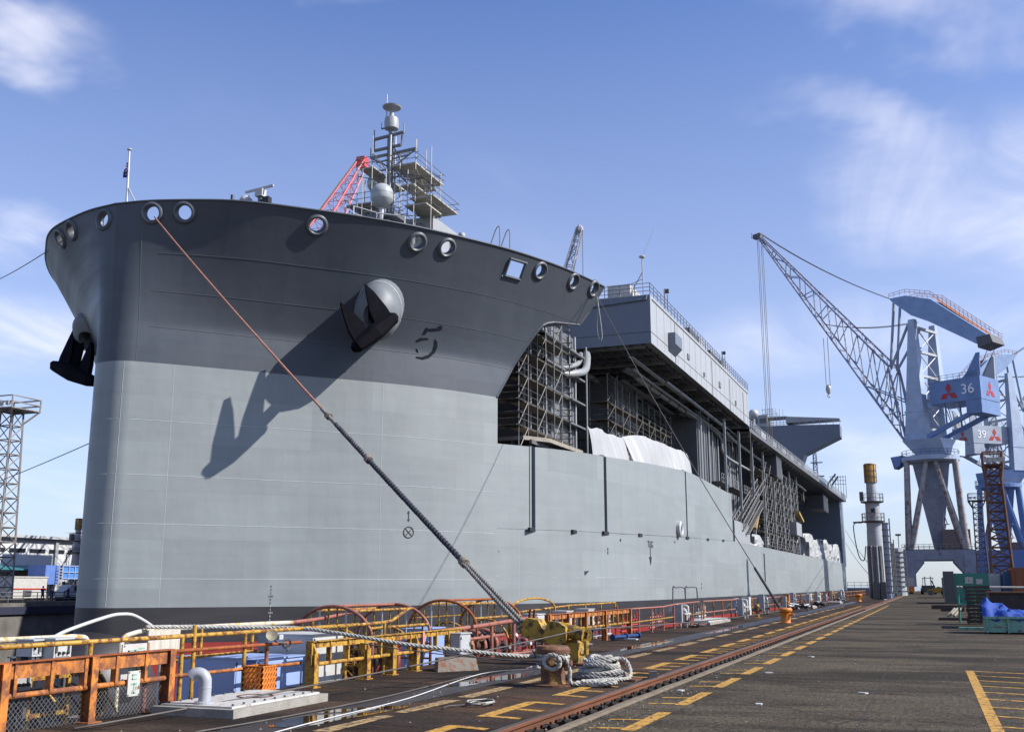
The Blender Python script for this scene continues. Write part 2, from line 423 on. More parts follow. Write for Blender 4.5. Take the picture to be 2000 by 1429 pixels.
# ================================================================== THE SETTING
def ground_mat(name, base, dark, stain, fleck=.35, wet=.0, rough=.9, sheen=.6):
    m = bpy.data.materials.new(name); m.use_nodes = True; t = m.node_tree; b = t.nodes['Principled BSDF']; L = t.links.new
    tc = t.nodes.new('ShaderNodeTexCoord')
    def noise(sc_, det=6, st=(1, 1, 1), rg=.6, dist=0):
        mp = t.nodes.new('ShaderNodeMapping'); mp.inputs['Scale'].default_value = st; L(tc.outputs['Object'], mp.inputs[0])
        n = t.nodes.new('ShaderNodeTexNoise'); n.inputs['Scale'].default_value = sc_; n.inputs['Detail'].default_value = det; n.inputs['Roughness'].default_value = rg
        n.inputs['Distortion'].default_value = dist; L(mp.outputs[0], n.inputs['Vector']); return n.outputs[0]
    def rng(s, a, b_, c=0, d=1):
        r = t.nodes.new('ShaderNodeMapRange'); r.inputs[1].default_value = a; r.inputs[2].default_value = b_; r.inputs[3].default_value = c; r.inputs[4].default_value = d; L(s, r.inputs[0]); return r.outputs[0]
    def mix(f, a, c, bl='MIX'):
        x = t.nodes.new('ShaderNodeMix'); x.data_type = 'RGBA'; x.blend_type = bl
        for s, v in ((0, f), (6, a), (7, c)):
            if isinstance(v, tuple): x.inputs[s].default_value = (*v, 1)
            elif isinstance(v, (int, float)): x.inputs[s].default_value = v
            else: L(v, x.inputs[s])
        return x.outputs[2]
    c = mix(rng(noise(.30, 8), .44, .56), base, dark)
    c = mix(rng(noise(.8, 8, (.3, 1, 1), .68, .6), .50, .60, 0, .8), c, stain)
    c = mix(rng(noise(.20, 7, (.35, 1.6, 1), .62, .4), .515, .585, 0, .78), c, tuple(x * .45 for x in dark))
    c = mix(rng(noise(1.3, 7, (.5, 1.2, 1), .7), .54, .62, 0, .55), c, tuple(x * .5 for x in dark))
    f1 = noise(14, 3, rg=.6); f2 = noise(42, 2, rg=.6)
    c = mix(1.0, c, rng(f1, .40, .60, 1 - fleck * .7, 1 + fleck * .7), 'MULTIPLY')
    c = mix(1.0, c, rng(f2, .38, .62, 1 - fleck * 1.1, 1 + fleck * 1.4), 'MULTIPLY')
    # hairline cracks
    vo = t.nodes.new('ShaderNodeTexVoronoi'); vo.feature = 'DISTANCE_TO_EDGE'; vo.inputs['Scale'].default_value = .45
    nv = t.nodes.new('ShaderNodeTexNoise'); nv.inputs['Scale'].default_value = 1.2; nv.inputs['Detail'].default_value = 5; L(tc.outputs['Object'], nv.inputs['Vector'])
    av = t.nodes.new('ShaderNodeMix'); av.data_type = 'VECTOR'; av.inputs[0].default_value = .35; L(tc.outputs['Object'], av.inputs[4]); L(nv.outputs[1], av.inputs[5]); L(av.outputs[1], vo.inputs['Vector'])
    c = mix(rng(vo.outputs[0], .002, .010, .55, 0), c, tuple(x * .35 for x in dark))
    L(c, b.inputs['Base Color'])
    L(rng(noise(.5, 6, (1, .4, 1)), .45, .7, rough, sheen + .2), b.inputs['Roughness'])
    b.inputs['Specular IOR Level'].default_value = .10
    bp = t.nodes.new('ShaderNodeBump'); bp.inputs['Strength'].default_value = .55; bp.inputs['Distance'].default_value = .012
    L(f1, bp.inputs['Height']); L(bp.outputs[0], b.inputs['Normal'])
    return m
m_quay = ground_mat('quay_concrete', (.042, .030, .022), (.025, .019, .015), (.070, .040, .024))
m_asph = ground_mat('worn_asphalt', (.060, .050, .035), (.040, .033, .0235), (.074, .061, .043), fleck=.62)
m_kerb = M('pale_concrete_edge', (.20, .155, .10), .9, var=.35, scale=5, bump=.4, fleck=.2)
m_mark = M('yellow_road_paint', (.62, .33, .035), .75, var=.15, scale=4, rust=.46, rustcol=(.05, .036, .024), rscale=9, fleck=.18)
m_markp = M('faded_yellow_paint', (.50, .33, .13), .8, var=.2, scale=4, rust=.55, rustcol=(.05, .036, .024), rscale=8, fleck=.2)
m_wet = M('standing_water', (.016, .015, .015), .03, var=.3, spec=.6)
m_wetc = M('wet_concrete', (.028, .026, .027), .35, var=.4, scale=2, bump=.3)
m_dockw = M('dock_wall_concrete', (.16, .15, .14), .9, var=.4, scale=.5, bump=.3)
m_sea = M('sea_water', (.05, .09, .12), .12, var=.2, scale=.05, bump=.5, bscale=.6)

YE = 420.0
def sheet(name, x0, x1, y0, y1, z, mat, th=None):
    return struct(MB().add([(x0, y0, z), (x1, y0, z), (x1, y1, z), (x0, y1, z)], [(0, 1, 2, 3)]).build(name, mat))
sheet('quay', -11.0, -5.34, -80, YE, 0, m_quay)
sheet('road', -4.46, 320, -80, YE, 0, m_asph)
tr = MB(); tr.add([(-5.34, -80, 0), (-5.34, YE, 0), (-5.34, YE, -.2), (-5.34, -80, -.2)], [(0, 1, 2, 3)])
tr.add([(-5.34, -80, -.2), (-5.34, YE, -.2), (-4.62, YE, -.17), (-4.62, -80, -.17)], [(3, 2, 1, 0)])
struct(tr.build('rail_trench', m_quay))
ke = MB(); y = -20.0; rk = random.Random(3)
pts = []
while y < YE:
    pts.append((y, rk.uniform(-.012, .012), rk.uniform(-.006, .006))); y += 1.1 if y < 60 else 12
rows = []
for (yy, a, b) in pts: rows.append([(-4.66 + a, yy, -.2), (-4.64 + a, yy, .012 + b), (-4.61, yy, .022 + b), (-4.52 + a, yy, .02 + b), (-4.44, yy, -.01)])
ke.grid(rows); struct(ke.build('kerb', m_kerb))
# wet drain channel and its worn pale strip
sheet('drain_channel', -8.55, -7.72, 11, 130, .004, m_wetc)
# dock basin
dk = MB()
dk.add([(-11, -80, 0), (-11, YE, 0), (-11, YE, -.6), (-11, -80, -.6)], [(0, 1, 2, 3)])
dk.add([(-11, -80, -.6), (-11, YE, -.6), (-13.6, YE, -.6), (-13.6, -80, -.6)], [(0, 1, 2, 3)])
dk.add([(-13.6, -80, -.6), (-13.6, YE, -.6), (-13.6, YE, -12), (-13.6, -80, -12)], [(0, 1, 2, 3)])
dk.add([(-13.6, YE, -12), (-13.6, YE, 0), (-92, YE, 0), (-92, YE, -12)], [(0, 1, 2, 3)])
dk.add([(-92, -80, 0), (-92, YE, 0), (-92, YE, -12), (-92, -80, -12)], [(3, 2, 1, 0)])
struct(dk.build('dock_wall', m_dockw))
sheet('dock_floor', -92, -13.6, -80, YE, -12, m_dockw)
sheet('far_quay', -420, -92, -80, YE, 0, m_asph)
sheet('sea', -16000, 16000, YE, 22000, -2.6, m_sea)

# painted markings: E-shaped blocks left of the rail, dashes on the right
for k in range(30):
    y0 = 11.15 + 3.1 * k; j = random.Random(k)
    mb = MB(); a = j.uniform(-.03, .03); z = .005
    def quad(x0, x1, ya, yb, sk=0): mb.add([(x0, ya, z), (x1, ya + sk, z), (x1, yb + sk, z), (x0, yb, z)], [(0, 1, 2, 3)])
    quad(-6.08 + a, -5.86 + a, y0, y0 + 2.1)
    for t in (0.0, .95, 1.92): quad(-5.86 + a, -5.42, y0 + t, y0 + t + .17, -.12)
    struct(mb.build('rail_marking', m_mark))
    mb = MB(); y0 += 2.45
    quad(-3.82, -3.62, y0, y0 + 2.1)
    for t in (.02, .95): quad(-4.25, -3.82, y0 + t, y0 + t + .12, .10)
    struct(mb.build('dash_marking', m_mark))
for k in range(26):
    y0 = 10 + k * 2.0 * (1 + k * .03); mb = MB(); j = random.Random(k + 50)
    mb.add([(-7.42 + j.uniform(-.03, .03), y0, .006), (-7.16 + j.uniform(-.03, .03), y0, .006), (-7.16 + j.uniform(-.03, .03), y0 + 1.75 * (1 + k * .03), .006), (-7.42 + j.uniform(-.03, .03), y0 + 1.75 * (1 + k * .03), .006)], [(0, 1, 2, 3)])
    struct(mb.build('strip_marking', m_markp))
mb = MB(); mb.add([(.585, 9, .005), (.745, 9, .005), (.745, 25.6, .005), (.585, 25.6, .005)], [(0, 1, 2, 3)])
for k in range(13):
    yy = 25.4 - k * 1.22
    mb.add([(.745, yy, .005), (6.5, yy - 1.9, .005), (6.5, yy - 1.78, .005), (.745, yy + .12, .005)], [(0, 1, 2, 3)])
struct(mb.build('hatched_marking', m_mark))
# puddles
def blob(cx, cy, a, b, rz, seed, n=36):
    r_ = random.Random(seed); ph = [r_.uniform(0, 6.28) for _ in range(5)]; P = []
    for k in range(n):
        t = 2 * math.pi * k / n; q = 1 + .22 * math.sin(2 * t + ph[0]) + .16 * math.sin(3 * t + ph[1]) + .1 * math.sin(5 * t + ph[2]) + .06 * math.sin(9 * t + ph[3])
        x, y_ = a * q * math.cos(t), b * q * math.sin(t); P.append((cx + x * math.cos(rz) - y_ * math.sin(rz), cy + x * math.sin(rz) + y_ * math.cos(rz)))
    return P
for (x, y_, a, b, s) in ((-8.0, 13.6, .42, 1.5, 1), (-8.2, 19.8, .35, 1.4, 2), (-8.25, 24.0, .28, 1.8, 3), (-8.3, 33.0, .25, 3.5, 4), (-8.1, 46, .2, 5, 7)):
    P = blob(x, y_, a, b, 0, s); struct(MB().add([(p[0], p[1], .0085) for p in P], [tuple(range(len(P)))]).build('puddle', m_wet))

# crane rail with its clips
rail = thing('crane_rail', 'rusty brown crane rail set in a trench along the quay', 'rail', (-5.2, 0, -.17))
pr = [(-.075, 0), (.075, 0), (.075, .02), (.02, .04), (.02, .135), (.05, .15), (.05, .185), (.04, .195), (-.04, .195), (-.05, .185), (-.05, .15), (-.02, .135), (-.02, .04), (-.075, .02)]
mb = MB(); mb.prism([(-5.2 + a, -20, -.17 + b) for a, b in pr], (0, YE + 20, 0)); mb.build('running_rail', M('rail_rust', (.155, .052, .018), .75, var=.45, scale=3, stretch=(1, .2, 1)), rail)
mb = MB(); mb.ab((-5.5 + .26, -20, .0255), (-5.2 + .035, YE, .0275)); mb.build('running_surface', M('polished_rail', (.20, .17, .15), .35, metal=.7), rail)
cl = MB(); cl.box((.13, 0, .03), (.17, .15, .05)); cl.box((.12, 0, .065), (.06, .26, .03), .7); cl.box((.12, 0, .068), (.06, .26, .03), -.7); cl.tube((.14, 0, .05), (.14, 0, .12), .022, 6)
c0 = cl.build('rail_clip', M('clip_black', (.022, .018, .016), .7), rail, local=True); c0.location = (0, 12, 0)
for k in range(1, 130):
    c = c0.copy(); COL.objects.link(c); c.parent = rail; c.location = (0, 12 + k * .62, 0)

# slab joints across and along the quay and road
m_joint = M('joint_dirt', (.014, .012, .010), .95)
for k in range(16):
    y0 = 12.6 + k * 5.2; struct(MB().add([(-11.0, y0, .0025), (-5.36, y0, .0025), (-5.36, y0 + .035, .0025), (-11.0, y0 + .035, .0025)], [(0, 1, 2, 3)]).build('slab_joint', m_joint))
struct(MB().add([(-9.32, 8, .0025), (-9.29, 8, .0025), (-9.29, 120, .0025), (-9.32, 120, .0025)], [(0, 1, 2, 3)]).build('slab_joint', m_joint))
struct(MB().add([(-1.02, 8, .0025), (-1.0, 8, .0025), (-.96, 160, .0025), (-.98, 160, .0025)], [(0, 1, 2, 3)]).build('slab_joint', m_joint))
# grit and small rubble along the rail trench and the drain
gr = MB(); rg = random.Random(21)
for k in range(900):
    y0 = 11 + rg.random() ** 1.6 * 50; b_ = rg.random()
    x0 = rg.uniform(-5.1, -4.62) if b_ < .35 else rg.uniform(-4.5, -3.9) if b_ < .6 else rg.uniform(-8.6, -7.6) if b_ < .8 else rg.uniform(-10.5, 4)
    z0 = -.17 if b_ < .35 else .0; q = rg.uniform(.008, .028); a0 = rg.uniform(0, 3)
    gr.add([(x0 + q * math.cos(a0), y0 + q * math.sin(a0), z0), (x0 + q * math.cos(a0 + 2.1), y0 + q * math.sin(a0 + 2.1), z0), (x0 + q * math.cos(a0 + 4.2), y0 + q * math.sin(a0 + 4.2), z0), (x0, y0, z0 + q * .9)], [(0, 1, 3), (1, 2, 3), (2, 0, 3)])
stuff(tag(gr.build('grit', M('grit_grey', (.22, .20, .17), .95, var=.5, scale=30)), 'scattered pale grit and rubble along the rail trench and drain', 'grit'))

# ================================================================== THE SHIP
def hull_mat(name, col, rough, dish=.5):
    """painted shell plating: plates a shade apart, roller bands, faint runs, slightly dished between frames"""
    m = bpy.data.materials.new(name); m.use_nodes = True; t = m.node_tree; b = t.nodes['Principled BSDF']; L = t.links.new
    b.inputs['Roughness'].default_value = rough; b.inputs['Specular IOR Level'].default_value = .35
    tc = t.nodes.new('ShaderNodeTexCoord'); sp = t.nodes.new('ShaderNodeSeparateXYZ'); L(tc.outputs['Object'], sp.inputs[0])
    ad = t.nodes.new('ShaderNodeMath'); ad.operation = 'ADD'; L(sp.outputs[0], ad.inputs[0]); L(sp.outputs[1], ad.inputs[1])
    cv = t.nodes.new('ShaderNodeCombineXYZ'); L(ad.outputs[0], cv.inputs[0]); L(sp.outputs[2], cv.inputs[1])
    def noise(sx, sz, det=5, rg=.6):
        mp = t.nodes.new('ShaderNodeMapping'); mp.inputs['Scale'].default_value = (sx, sz, 1); L(cv.outputs[0], mp.inputs[0])
        n = t.nodes.new('ShaderNodeTexNoise'); n.inputs['Scale'].default_value = 1; n.inputs['Detail'].default_value = det; n.inputs['Roughness'].default_value = rg; L(mp.outputs[0], n.inputs['Vector']); return n.outputs[0]
    def rng(s_, a, b_, c, d):
        r = t.nodes.new('ShaderNodeMapRange'); r.inputs[1].default_value = a; r.inputs[2].default_value = b_; r.inputs[3].default_value = c; r.inputs[4].default_value = d; L(s_, r.inputs[0]); return r.outputs[0]
    def mul(a, b_):
        x = t.nodes.new('ShaderNodeMath'); x.operation = 'MULTIPLY'; L(a, x.inputs[0]); L(b_, x.inputs[1]); return x.outputs[0]
    br = t.nodes.new('ShaderNodeTexBrick'); br.inputs['Scale'].default_value = 1; br.inputs['Brick Width'].default_value = 9.0; br.inputs['Row Height'].default_value = 2.9; br.inputs['Mortar Size'].default_value = .012; br.offset = .37
    br.inputs['Color1'].default_value = (.93, .93, .93, 1); br.inputs['Color2'].default_value = (1.06, 1.06, 1.06, 1); br.inputs['Mortar'].default_value = (.88, .88, .88, 1); L(cv.outputs[0], br.inputs['Vector'])
    f = mul(rng(noise(.12, 1.7), .3, .7, .95, 1.05), rng(noise(.9, .05, 6), .35, .75, 1.03, .955))
    f = mul(f, rng(noise(.25, .3, 6), .3, .7, .95, 1.05))
    f = mul(f, br.outputs['Color'])
    mx = t.nodes.new('ShaderNodeMix'); mx.data_type = 'RGBA'; mx.blend_type = 'MULTIPLY'; mx.inputs[0].default_value = 1; mx.inputs[6].default_value = (*col, 1); L(f, mx.inputs[7])
    # a few thin rust weeps
    rs = mul(rng(noise(2.6, .10, 3), .70, .80, 0, 1), rng(noise(.3, .35, 4), .50, .66, 0, .45))
    m2 = t.nodes.new('ShaderNodeMix'); m2.data_type = 'RGBA'; L(rs, m2.inputs[0]); L(mx.outputs[2], m2.inputs[6]); m2.inputs[7].default_value = (col[0] * .8, col[1] * .6, col[2] * .48, 1)
    L(m2.outputs[2], b.inputs['Base Color'])
    L(rng(noise(.4, .8), .3, .7, rough - .06, rough + .10), b.inputs['Roughness'])
    bp = t.nodes.new('ShaderNodeBump'); bp.inputs['Strength'].default_value = dish; bp.inputs['Distance'].default_value = .03
    L(noise(.55, .42, 3, .5), bp.inputs['Height']); L(bp.outputs[0], b.inputs['Normal'])
    MATS[name] = m; return m
m_hl = hull_mat('hull_light_grey', (.203, .224, .229), .47, .9)
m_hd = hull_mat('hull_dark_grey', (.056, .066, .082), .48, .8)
m_boot = M('boot_topping_black', (.035, .032, .036), .45, var=.35, scale=.5, stretch=(.3, .3, 2.5))
m_bot = M('antifouling_red', (.30, .018, .012), .55, var=.15)
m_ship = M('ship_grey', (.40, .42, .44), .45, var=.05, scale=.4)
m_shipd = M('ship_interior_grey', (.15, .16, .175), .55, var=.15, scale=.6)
m_shipb = M('ship_blue_grey_shaded', (.18, .215, .28), .5, var=.06)  # darker blue paint carries the shade of faces turned from the sun
m_seam = M('weld_seam', (.58, .62, .63), .5)
m_seamd = M('weld_seam_dark', (.115, .128, .142), .5)
m_mk = M('stencil_black', (.02, .022, .026), .6)
ship = thing('navy_ship', 'huge grey naval ship with rounded bow standing in the dry dock', 'ship', (CX, 49, -10))
def sidepts(y0, y1, st):
    n = max(1, int(round((y1 - y0) / st))); return [(sidex(y0 + (y1 - y0) * i / n), y0 + (y1 - y0) * i / n) for i in range(n + 1)]
# plan line, starboard from stem to Y=80
WL = [bow(i / 240, 0)[:2] for i in range(241)]
def fullplan(y1):
    return WL + sidepts(80.5, y1, 4)
def mir(p): return (2 * CX - p[0],) + tuple(p[1:])
def strip(name, plan, z0, z1, mat, nz=6, smooth=40, both=True, par=None):
    mb = MB()
    for s in ((0, 1) if both else (0,)):
        rows = []
        for i in range(nz + 1):
            r = []
            for (x, y_) in plan:
                a = z0(y_) if callable(z0) else z0; b = z1(y_) if callable(z1) else z1
                p = (x, y_, a + (b - a) * i / nz); r.append(mir(p) if s else p)
            rows.append(r if not s else r[::-1])
        mb.grid(rows)
    return mb.build(name, mat, par or ship, smooth=smooth)
YK = 69.35
iK = min(range(241), key=lambda i: abs(WL[i][1] - YK))
FP = fullplan(338)
strip('bottom_plating', FP, -10.4, -1.5, m_bot, 3)
strip('boot_topping', FP, -1.5, .55, m_boot, 2)
bb_ = MB(); rows = []
for i in range(13):
    a = -math.pi / 2 + math.pi * i / 12; rows.append([(CX + 3.4 * math.cos(a) * math.cos(2 * math.pi * k / 28), 51.0 + 4.6 * math.cos(a) * math.sin(2 * math.pi * k / 28), -4.6 + 4.2 * math.sin(a)) for k in range(28)])
bb_.grid(rows, True); bb_.build('bulbous_bow', m_boot, ship, smooth=True)
strip('bow_side_plating', WL[:iK + 1], .55, 15.15, m_hl, 10)
strip('side_plating', WL[iK:] + sidepts(80.5, 338, 4), .55, zknk, m_hl, 4)
tm = MB()
tm.add([(sidex(338), 338, -10), mir((sidex(338), 338, -10)), mir((sidex(338), 338, 8.2)), (sidex(338), 338, 8.2)], [(0, 1, 2, 3)])
tm.build('transom', m_shipb, ship)
# flared dark bow
UE = [(15.15, (0.7058,15.058)[0]), (0.7476,17.488)[::-1], (0.7820,19.932)[::-1], (0.7924,20.634)[::-1], (0.8008,21.028)[::-1], (0.8171,21.334)[::-1], (0.8560,21.549)[::-1], (0.9089,21.759)[::-1], (0.9244,22.911)[::-1], (0.9333,23.981)[::-1], (0.9446,25.425)[::-1]]
def uend(z): return lin(UE, z) if z > UE[0][0] else UE[0][1]
CH = [((-43.054,49.259,24.321),(0.300,-0.934,-0.194)), ((-41.184,49.963,24.346),(0.365,-0.872,-0.326)), ((-34.661,54.744,24.252),(0.587,-0.604,-0.539)), ((-30.145,59.973,24.209),(0.700,-0.491,-0.518)), ((-28.852,61.887,24.249),(0.735,-0.461,-0.497)), ((-24.887,69.562,24.365),(0.828,-0.311,-0.466)), ((-23.590,73.451,24.474),(0.865,-0.227,-0.448)), ((-22.858,76.262,24.583),(0.882,-0.197,-0.429)), ((-46.498,48.935,24.229),(-0.141,-0.987,-0.081)), ((-50.231,50.127,24.379),(-0.370,-0.860,-0.352)), ((-52.022,51.011,24.321),(-0.429,-0.781,-0.454))]
SQ = ((-26.007,67.357,23.976),(0.808,-0.356,-0.469))
ZS = [15.15 + (25.05 - 15.15) * i / 46 for i in range(47)]
NU = 260
mb = MB(); rim = {}
for s in (0, 1):
    vs = []; idx = {}
    for i, z in enumerate(ZS):
        for k in range(NU + 1):
            p = bow(uend(z) * k / NU, z); idx[i, k] = len(vs); vs.append(mir(p) if s else p)
        rim[s, i] = [vs[idx[i, k]] for k in range(NU + 1)]
    fs = []
    for i in range(len(ZS) - 1):
        for k in range(NU):
            q = (idx[i, k], idx[i, k + 1], idx[i + 1, k + 1], idx[i + 1, k]); c = sum((Vector(vs[j]) for j in q), Vector()) / 4
            if c.z > 21.5:
                if any((c - Vector(h[0])).length < .56 for h in CH): continue
                if not s and abs(c.z - SQ[0][2]) < .62 and abs(c.y - SQ[0][1]) < .80: continue
            fs.append(q if not s else q[::-1])
    mb.add(vs, fs)
mb.build('flared_bow_plating', m_hd, ship, smooth=40)
top = rim[1, 46][::-1] + rim[0, 46][1:]
MB().path([(p[0], p[1], p[2] + .02) for p in top], .07, 6).build('bulwark_cap_rail', m_hd, ship, smooth=True)
for s, nm in ((0, 'starboard'), (1, 'port')):
    e = [bow(uend(z), z) for z in ZS]; e = [mir(p) if s else p for p in e]
    MB().path(e, .09, 5).build('plating_edge', m_hd, ship)
dkk = MB(); zf = 22.4
P = [bow(uend(zf) * k / 120, zf) for k in range(121)]
dkk.add([p for p in P] + [mir(p) for p in P], [(k, k + 1, 121 + k + 1, 121 + k) for k in range(120)]); dkk.build('forecastle_deck', m_shipd, ship)
# mooring chocks
for c, n in CH:
    nn = Vector(n); cc = Vector(c)
    ch = MB().ring([(.44, -.35), (.44, .02), (.48, .10), (.56, .14), (.66, .11), (.72, .03), (.72, -.1)], cc, nn, 30)
    ch.build('mooring_chock', M('chock_grey', (.10, .112, .128), .45, var=.2, scale=3), ship, smooth=40)
c, n = SQ; n = Vector(n); u = Vector((0, 0, 1)).cross(n).normalized(); w = n.cross(u)
mb = MB(); c = Vector(c)
for a, b in ((-1, 0), (1, 0)): mb.bar(c + u * (a * .82) - w * .62, c + u * (a * .82) + w * .62, .12, .25)
for b in (-1, 1): mb.bar(c + w * (b * .64) - u * .82, c + w * (b * .64) + u * .82, .25, .12)
mb.build('fairlead_frame', m_hd, ship)
mb = MB(); mb.tube(c - n * 1.6 - u * .9 - w * .3, c - n * 1.6 + u * .2 - w * .3, .28, 10); mb.build('roller', m_dwhite, ship)
# weld seams that show as thin raised lines
def seam(pts, mat, w=.02, name='weld_seam'):
    MB().path(pts, w, 4).build(name, mat, ship)
for z in (2.2, 5.4, 8.3, 11.6):
    seam([(*bow(u_ / 60 * .70, z)[:2], z) for u_ in range(61)], m_seam, .016)
for z in (21.9, 19.6, 17.4):
    seam([bow(uend(z) * (.08 + .92 * k / 80), z) for k in range(81)], m_seamd, .022)
for uu in (.028, .105, .46):
    seam([bow(uu, .6 + 14.5 * k / 20) for k in range(21)], m_seam, .014)
seam([bow(.045, 15.2 + 9.7 * k / 20) for k in range(21)], m_seamd, .02)
seam([(x + .0, y_, 2.45) for x, y_ in sidepts(YK, 100, 3)], m_seam, .012)
seam([(x, y_, 4.0) for x, y_ in sidepts(88, 300, 6)], m_seam, .010)
for yy in (71.5, 83, 96, 112, 132, 160, 200, 250): seam([(sidex(yy), yy, .6), (sidex(yy), yy, zknk(yy) - .05)], m_seam, .010)
# forward side shell: four tall panels with dark slots between them
def panel(y0, y1, out_=.0):
    pl = sidepts(y0, y1, 3); mb = MB()
    for o_, rv in ((out_, 0), (out_ - .35, 1)):
        rows = [[(x + o_, y_, zknk(y_) + .02 + (ztop(y_) - zknk(y_) - .02) * i / 4) for x, y_ in pl] for i in range(5)]
        if rv: rows = rows[::-1]
        mb.grid(rows)
    rows = [[(x + out_, y_, ztop(y_)) for x, y_ in pl], [(x + out_ - .35, y_, ztop(y_)) for x, y_ in pl]]; mb.grid(rows)
    for x, y_ in (pl[0], pl[-1]): mb.add([(x + out_, y_, zknk(y_)), (x + out_ - .35, y_, zknk(y_)), (x + out_ - .35, y_, ztop(y_)), (x + out_, y_, ztop(y_))], [(0, 1, 2, 3)])
    mb.build('shell_panel', m_hl, ship)
ys = [YK, (-26.100,72.899,8.559)[1], (-24.100,83.543,9.362)[1], (-23.000,108.970,10.333)[1], (-23.000,137.095,11.057)[1]]
for i in range(4): panel(ys[i] + (.0 if i == 0 else .28), ys[i + 1] - (.06 if i == 0 else .28), -.02 if i == 0 else .03)
m_slot = m_black
for i in (1, 2, 3):
    yy = ys[i] + .05
    mb = MB(); mb.ab((sidex(yy) - .6, yy - .35, zknk(yy)), (sidex(yy) - .12, yy + .4, ztop(yy) + .1)); mb.build('slot_post', m_slot, ship)
    mb = MB(); mb.ab((sidex(yy) - .1, yy - .85, zknk(yy) - .14), (sidex(yy) + .10, yy + .55, zknk(yy) + .12)); mb.build('slot_foot', m_slot, ship)
for yy in ((-25.000,78.091,5.955)[1], (-23.400,91.587,6.161)[1], (-23.000,119.917,7.039)[1], (-23.000,129.637,7.311)[1]):
    mb = MB(); mb.ab((sidex(yy) - .1, yy - .55, zknk(yy) - .16), (sidex(yy) + .08, yy + .55, zknk(yy) + .10)); mb.build('scupper', m_slot, ship)
# bow thruster like recess fitting: round chock in the panel
yy = (-23.000,104.605,7.173)[1]; mb = MB(); mb.ring([(.42, -.1), (.42, .3), (.6, .42), (.8, .3), (.8, -.1)], (-22.95, yy, 7.35), (1, 0, 0), 24); mb.build('panel_chock', m_lgrey, ship, smooth=40)
mb = MB(); mb.lathe([(.43, 0), (0.0, .01)], (-22.93, yy, 7.35), 20, Vector((1, 0, 0)).to_track_quat('Z', 'Y').to_matrix()); mb.build('panel_chock_hole', m_black, ship)

# markings painted on the plating (thin plates that follow it)
def decal(name, poly, mat=m_mk, off=.02):
    MB().add([(p[0] + off * .75, p[1] - off * .65, p[2]) for p in poly], [tuple(range(len(poly)))]).build(name, mat, ship)
five = [
 [(-30.945,63.465,19.143), (-30.550,63.944,19.254), (-30.372,64.058,19.447), (-30.227,64.249,19.479), (-30.334,64.321,19.175), (-30.758,63.814,19.024), (-30.971,63.523,19.013), (-31.136,63.470,18.761), (-31.283,63.290,18.734), (-31.023,63.300,19.221)],
 [(-31.671,63.063,18.283), (-31.447,63.235,18.482), (-31.105,63.657,18.546), (-31.026,63.820,18.466), (-31.323,63.467,18.378), (-31.614,63.189,18.197)],
 [(-30.747,64.135,18.584), (-30.667,64.387,18.377), (-30.720,64.512,18.043), (-30.888,64.466,17.645), (-31.146,64.116,17.230), (-31.427,63.731,17.066), (-31.736,63.322,17.116), (-31.761,63.289,17.219), (-31.476,63.665,17.237), (-31.195,64.047,17.438), (-30.965,64.291,17.797), (-30.839,64.260,18.181)],
 [(-31.742,63.227,17.818), (-31.661,63.385,17.700), (-31.645,63.441,17.457), (-31.742,63.314,17.583)]]
m_five = M('numeral_shadow', (.018, .021, .029), .85, spec=.08)
for p in five: decal('numeral_stroke', p, m_five, .035)
def stroke(name, pts, w):
    mb = MB()
    for a, b in zip(pts, pts[1:]): mb.bar(Vector(a) + Vector((.012, -.012, 0)), Vector(b) + Vector((.012, -.012, 0)), .02, w)
    mb.build(name, m_mk, ship)
c = Vector((-31.930,63.069,5.272)); t = (Vector((-31.655,63.427,5.283)) - c).normalized(); R_ = .36
stroke('load_mark_circle', [c + t * (R_ * math.cos(a * .2618)) + Vector((0, 0, R_ * math.sin(a * .2618))) for a in range(25)], .06)
for s in (1, -1): stroke('load_mark_cross', [c + t * (.25 * s) + Vector((0, 0, .25)), c - t * (.25 * s) - Vector((0, 0, .25))], .05)
a, b = Vector((-31.950,63.045,6.686)), Vector((-31.940,63.057,5.977))
stroke('load_mark_arrow', [a, b], .045)
for p, s in ((a, -1), (b, 1)): decal('load_mark_arrow_head', [p, p + t * .1 + Vector((0, 0, .16 * s)), p - t * .1 + Vector((0, 0, .16 * s))], m_mk, .03)
text_mesh('tug_lettering', 'TUG', .85, Vector((-23.344,94.448,5.458)) + Vector((.03, 0, 0)), (0.03, 1, 0), (0, 0, 1), m_mk, ship)
a, b = Vector((-23.345,94.422,5.183)), Vector((-23.344,94.437,3.633))
stroke('tug_arrow', [a, b], .12); decal('tug_arrow_head', [b, b + Vector((0, .42, .75)), b + Vector((0, -.42, .75))], m_mk, .035)
decal('hull_mark', [(-24.931,79.438,2.910), (-24.766,80.252,2.958), (-24.916,79.506,2.559)], m_mk)
d0 = Vector((-37.960,56.395,0.058)); nd = Vector(bown(.31, 1)); td = Vector((-nd.y, nd.x, 0))
for i, s_ in enumerate(('6', '8', '10M', '2', '4', '6', '8', '11M', '2', '4', 'A')):
    z = .02 + (i - 2) * .2
    text_mesh('draught_mark', s_, .17, Vector((d0.x, d0.y, .15 + z)) + nd * .03, td, (0, 0, 1), m_white if i < 5 else m_mk, ship)
text_mesh('frame_number', '57', .14, Vector((-28.106,69.557,4.182)) + Vector((.03, -.02, 0)), (.35, .93, 0), (0, 0, 1), m_mk, ship)
for px in ((-24.284,83.868,4.726), (-24.286,83.855,4.438), (-23.000,115.477,1.990), (-23.000,115.406,1.611), (-23.042,103.244,6.013), (-23.948,86.612,5.572)):
    MB().box((px[0] + .02, px[1], px[2]), (.03, .12, .22)).build('hull_fitting', m_mk, ship)

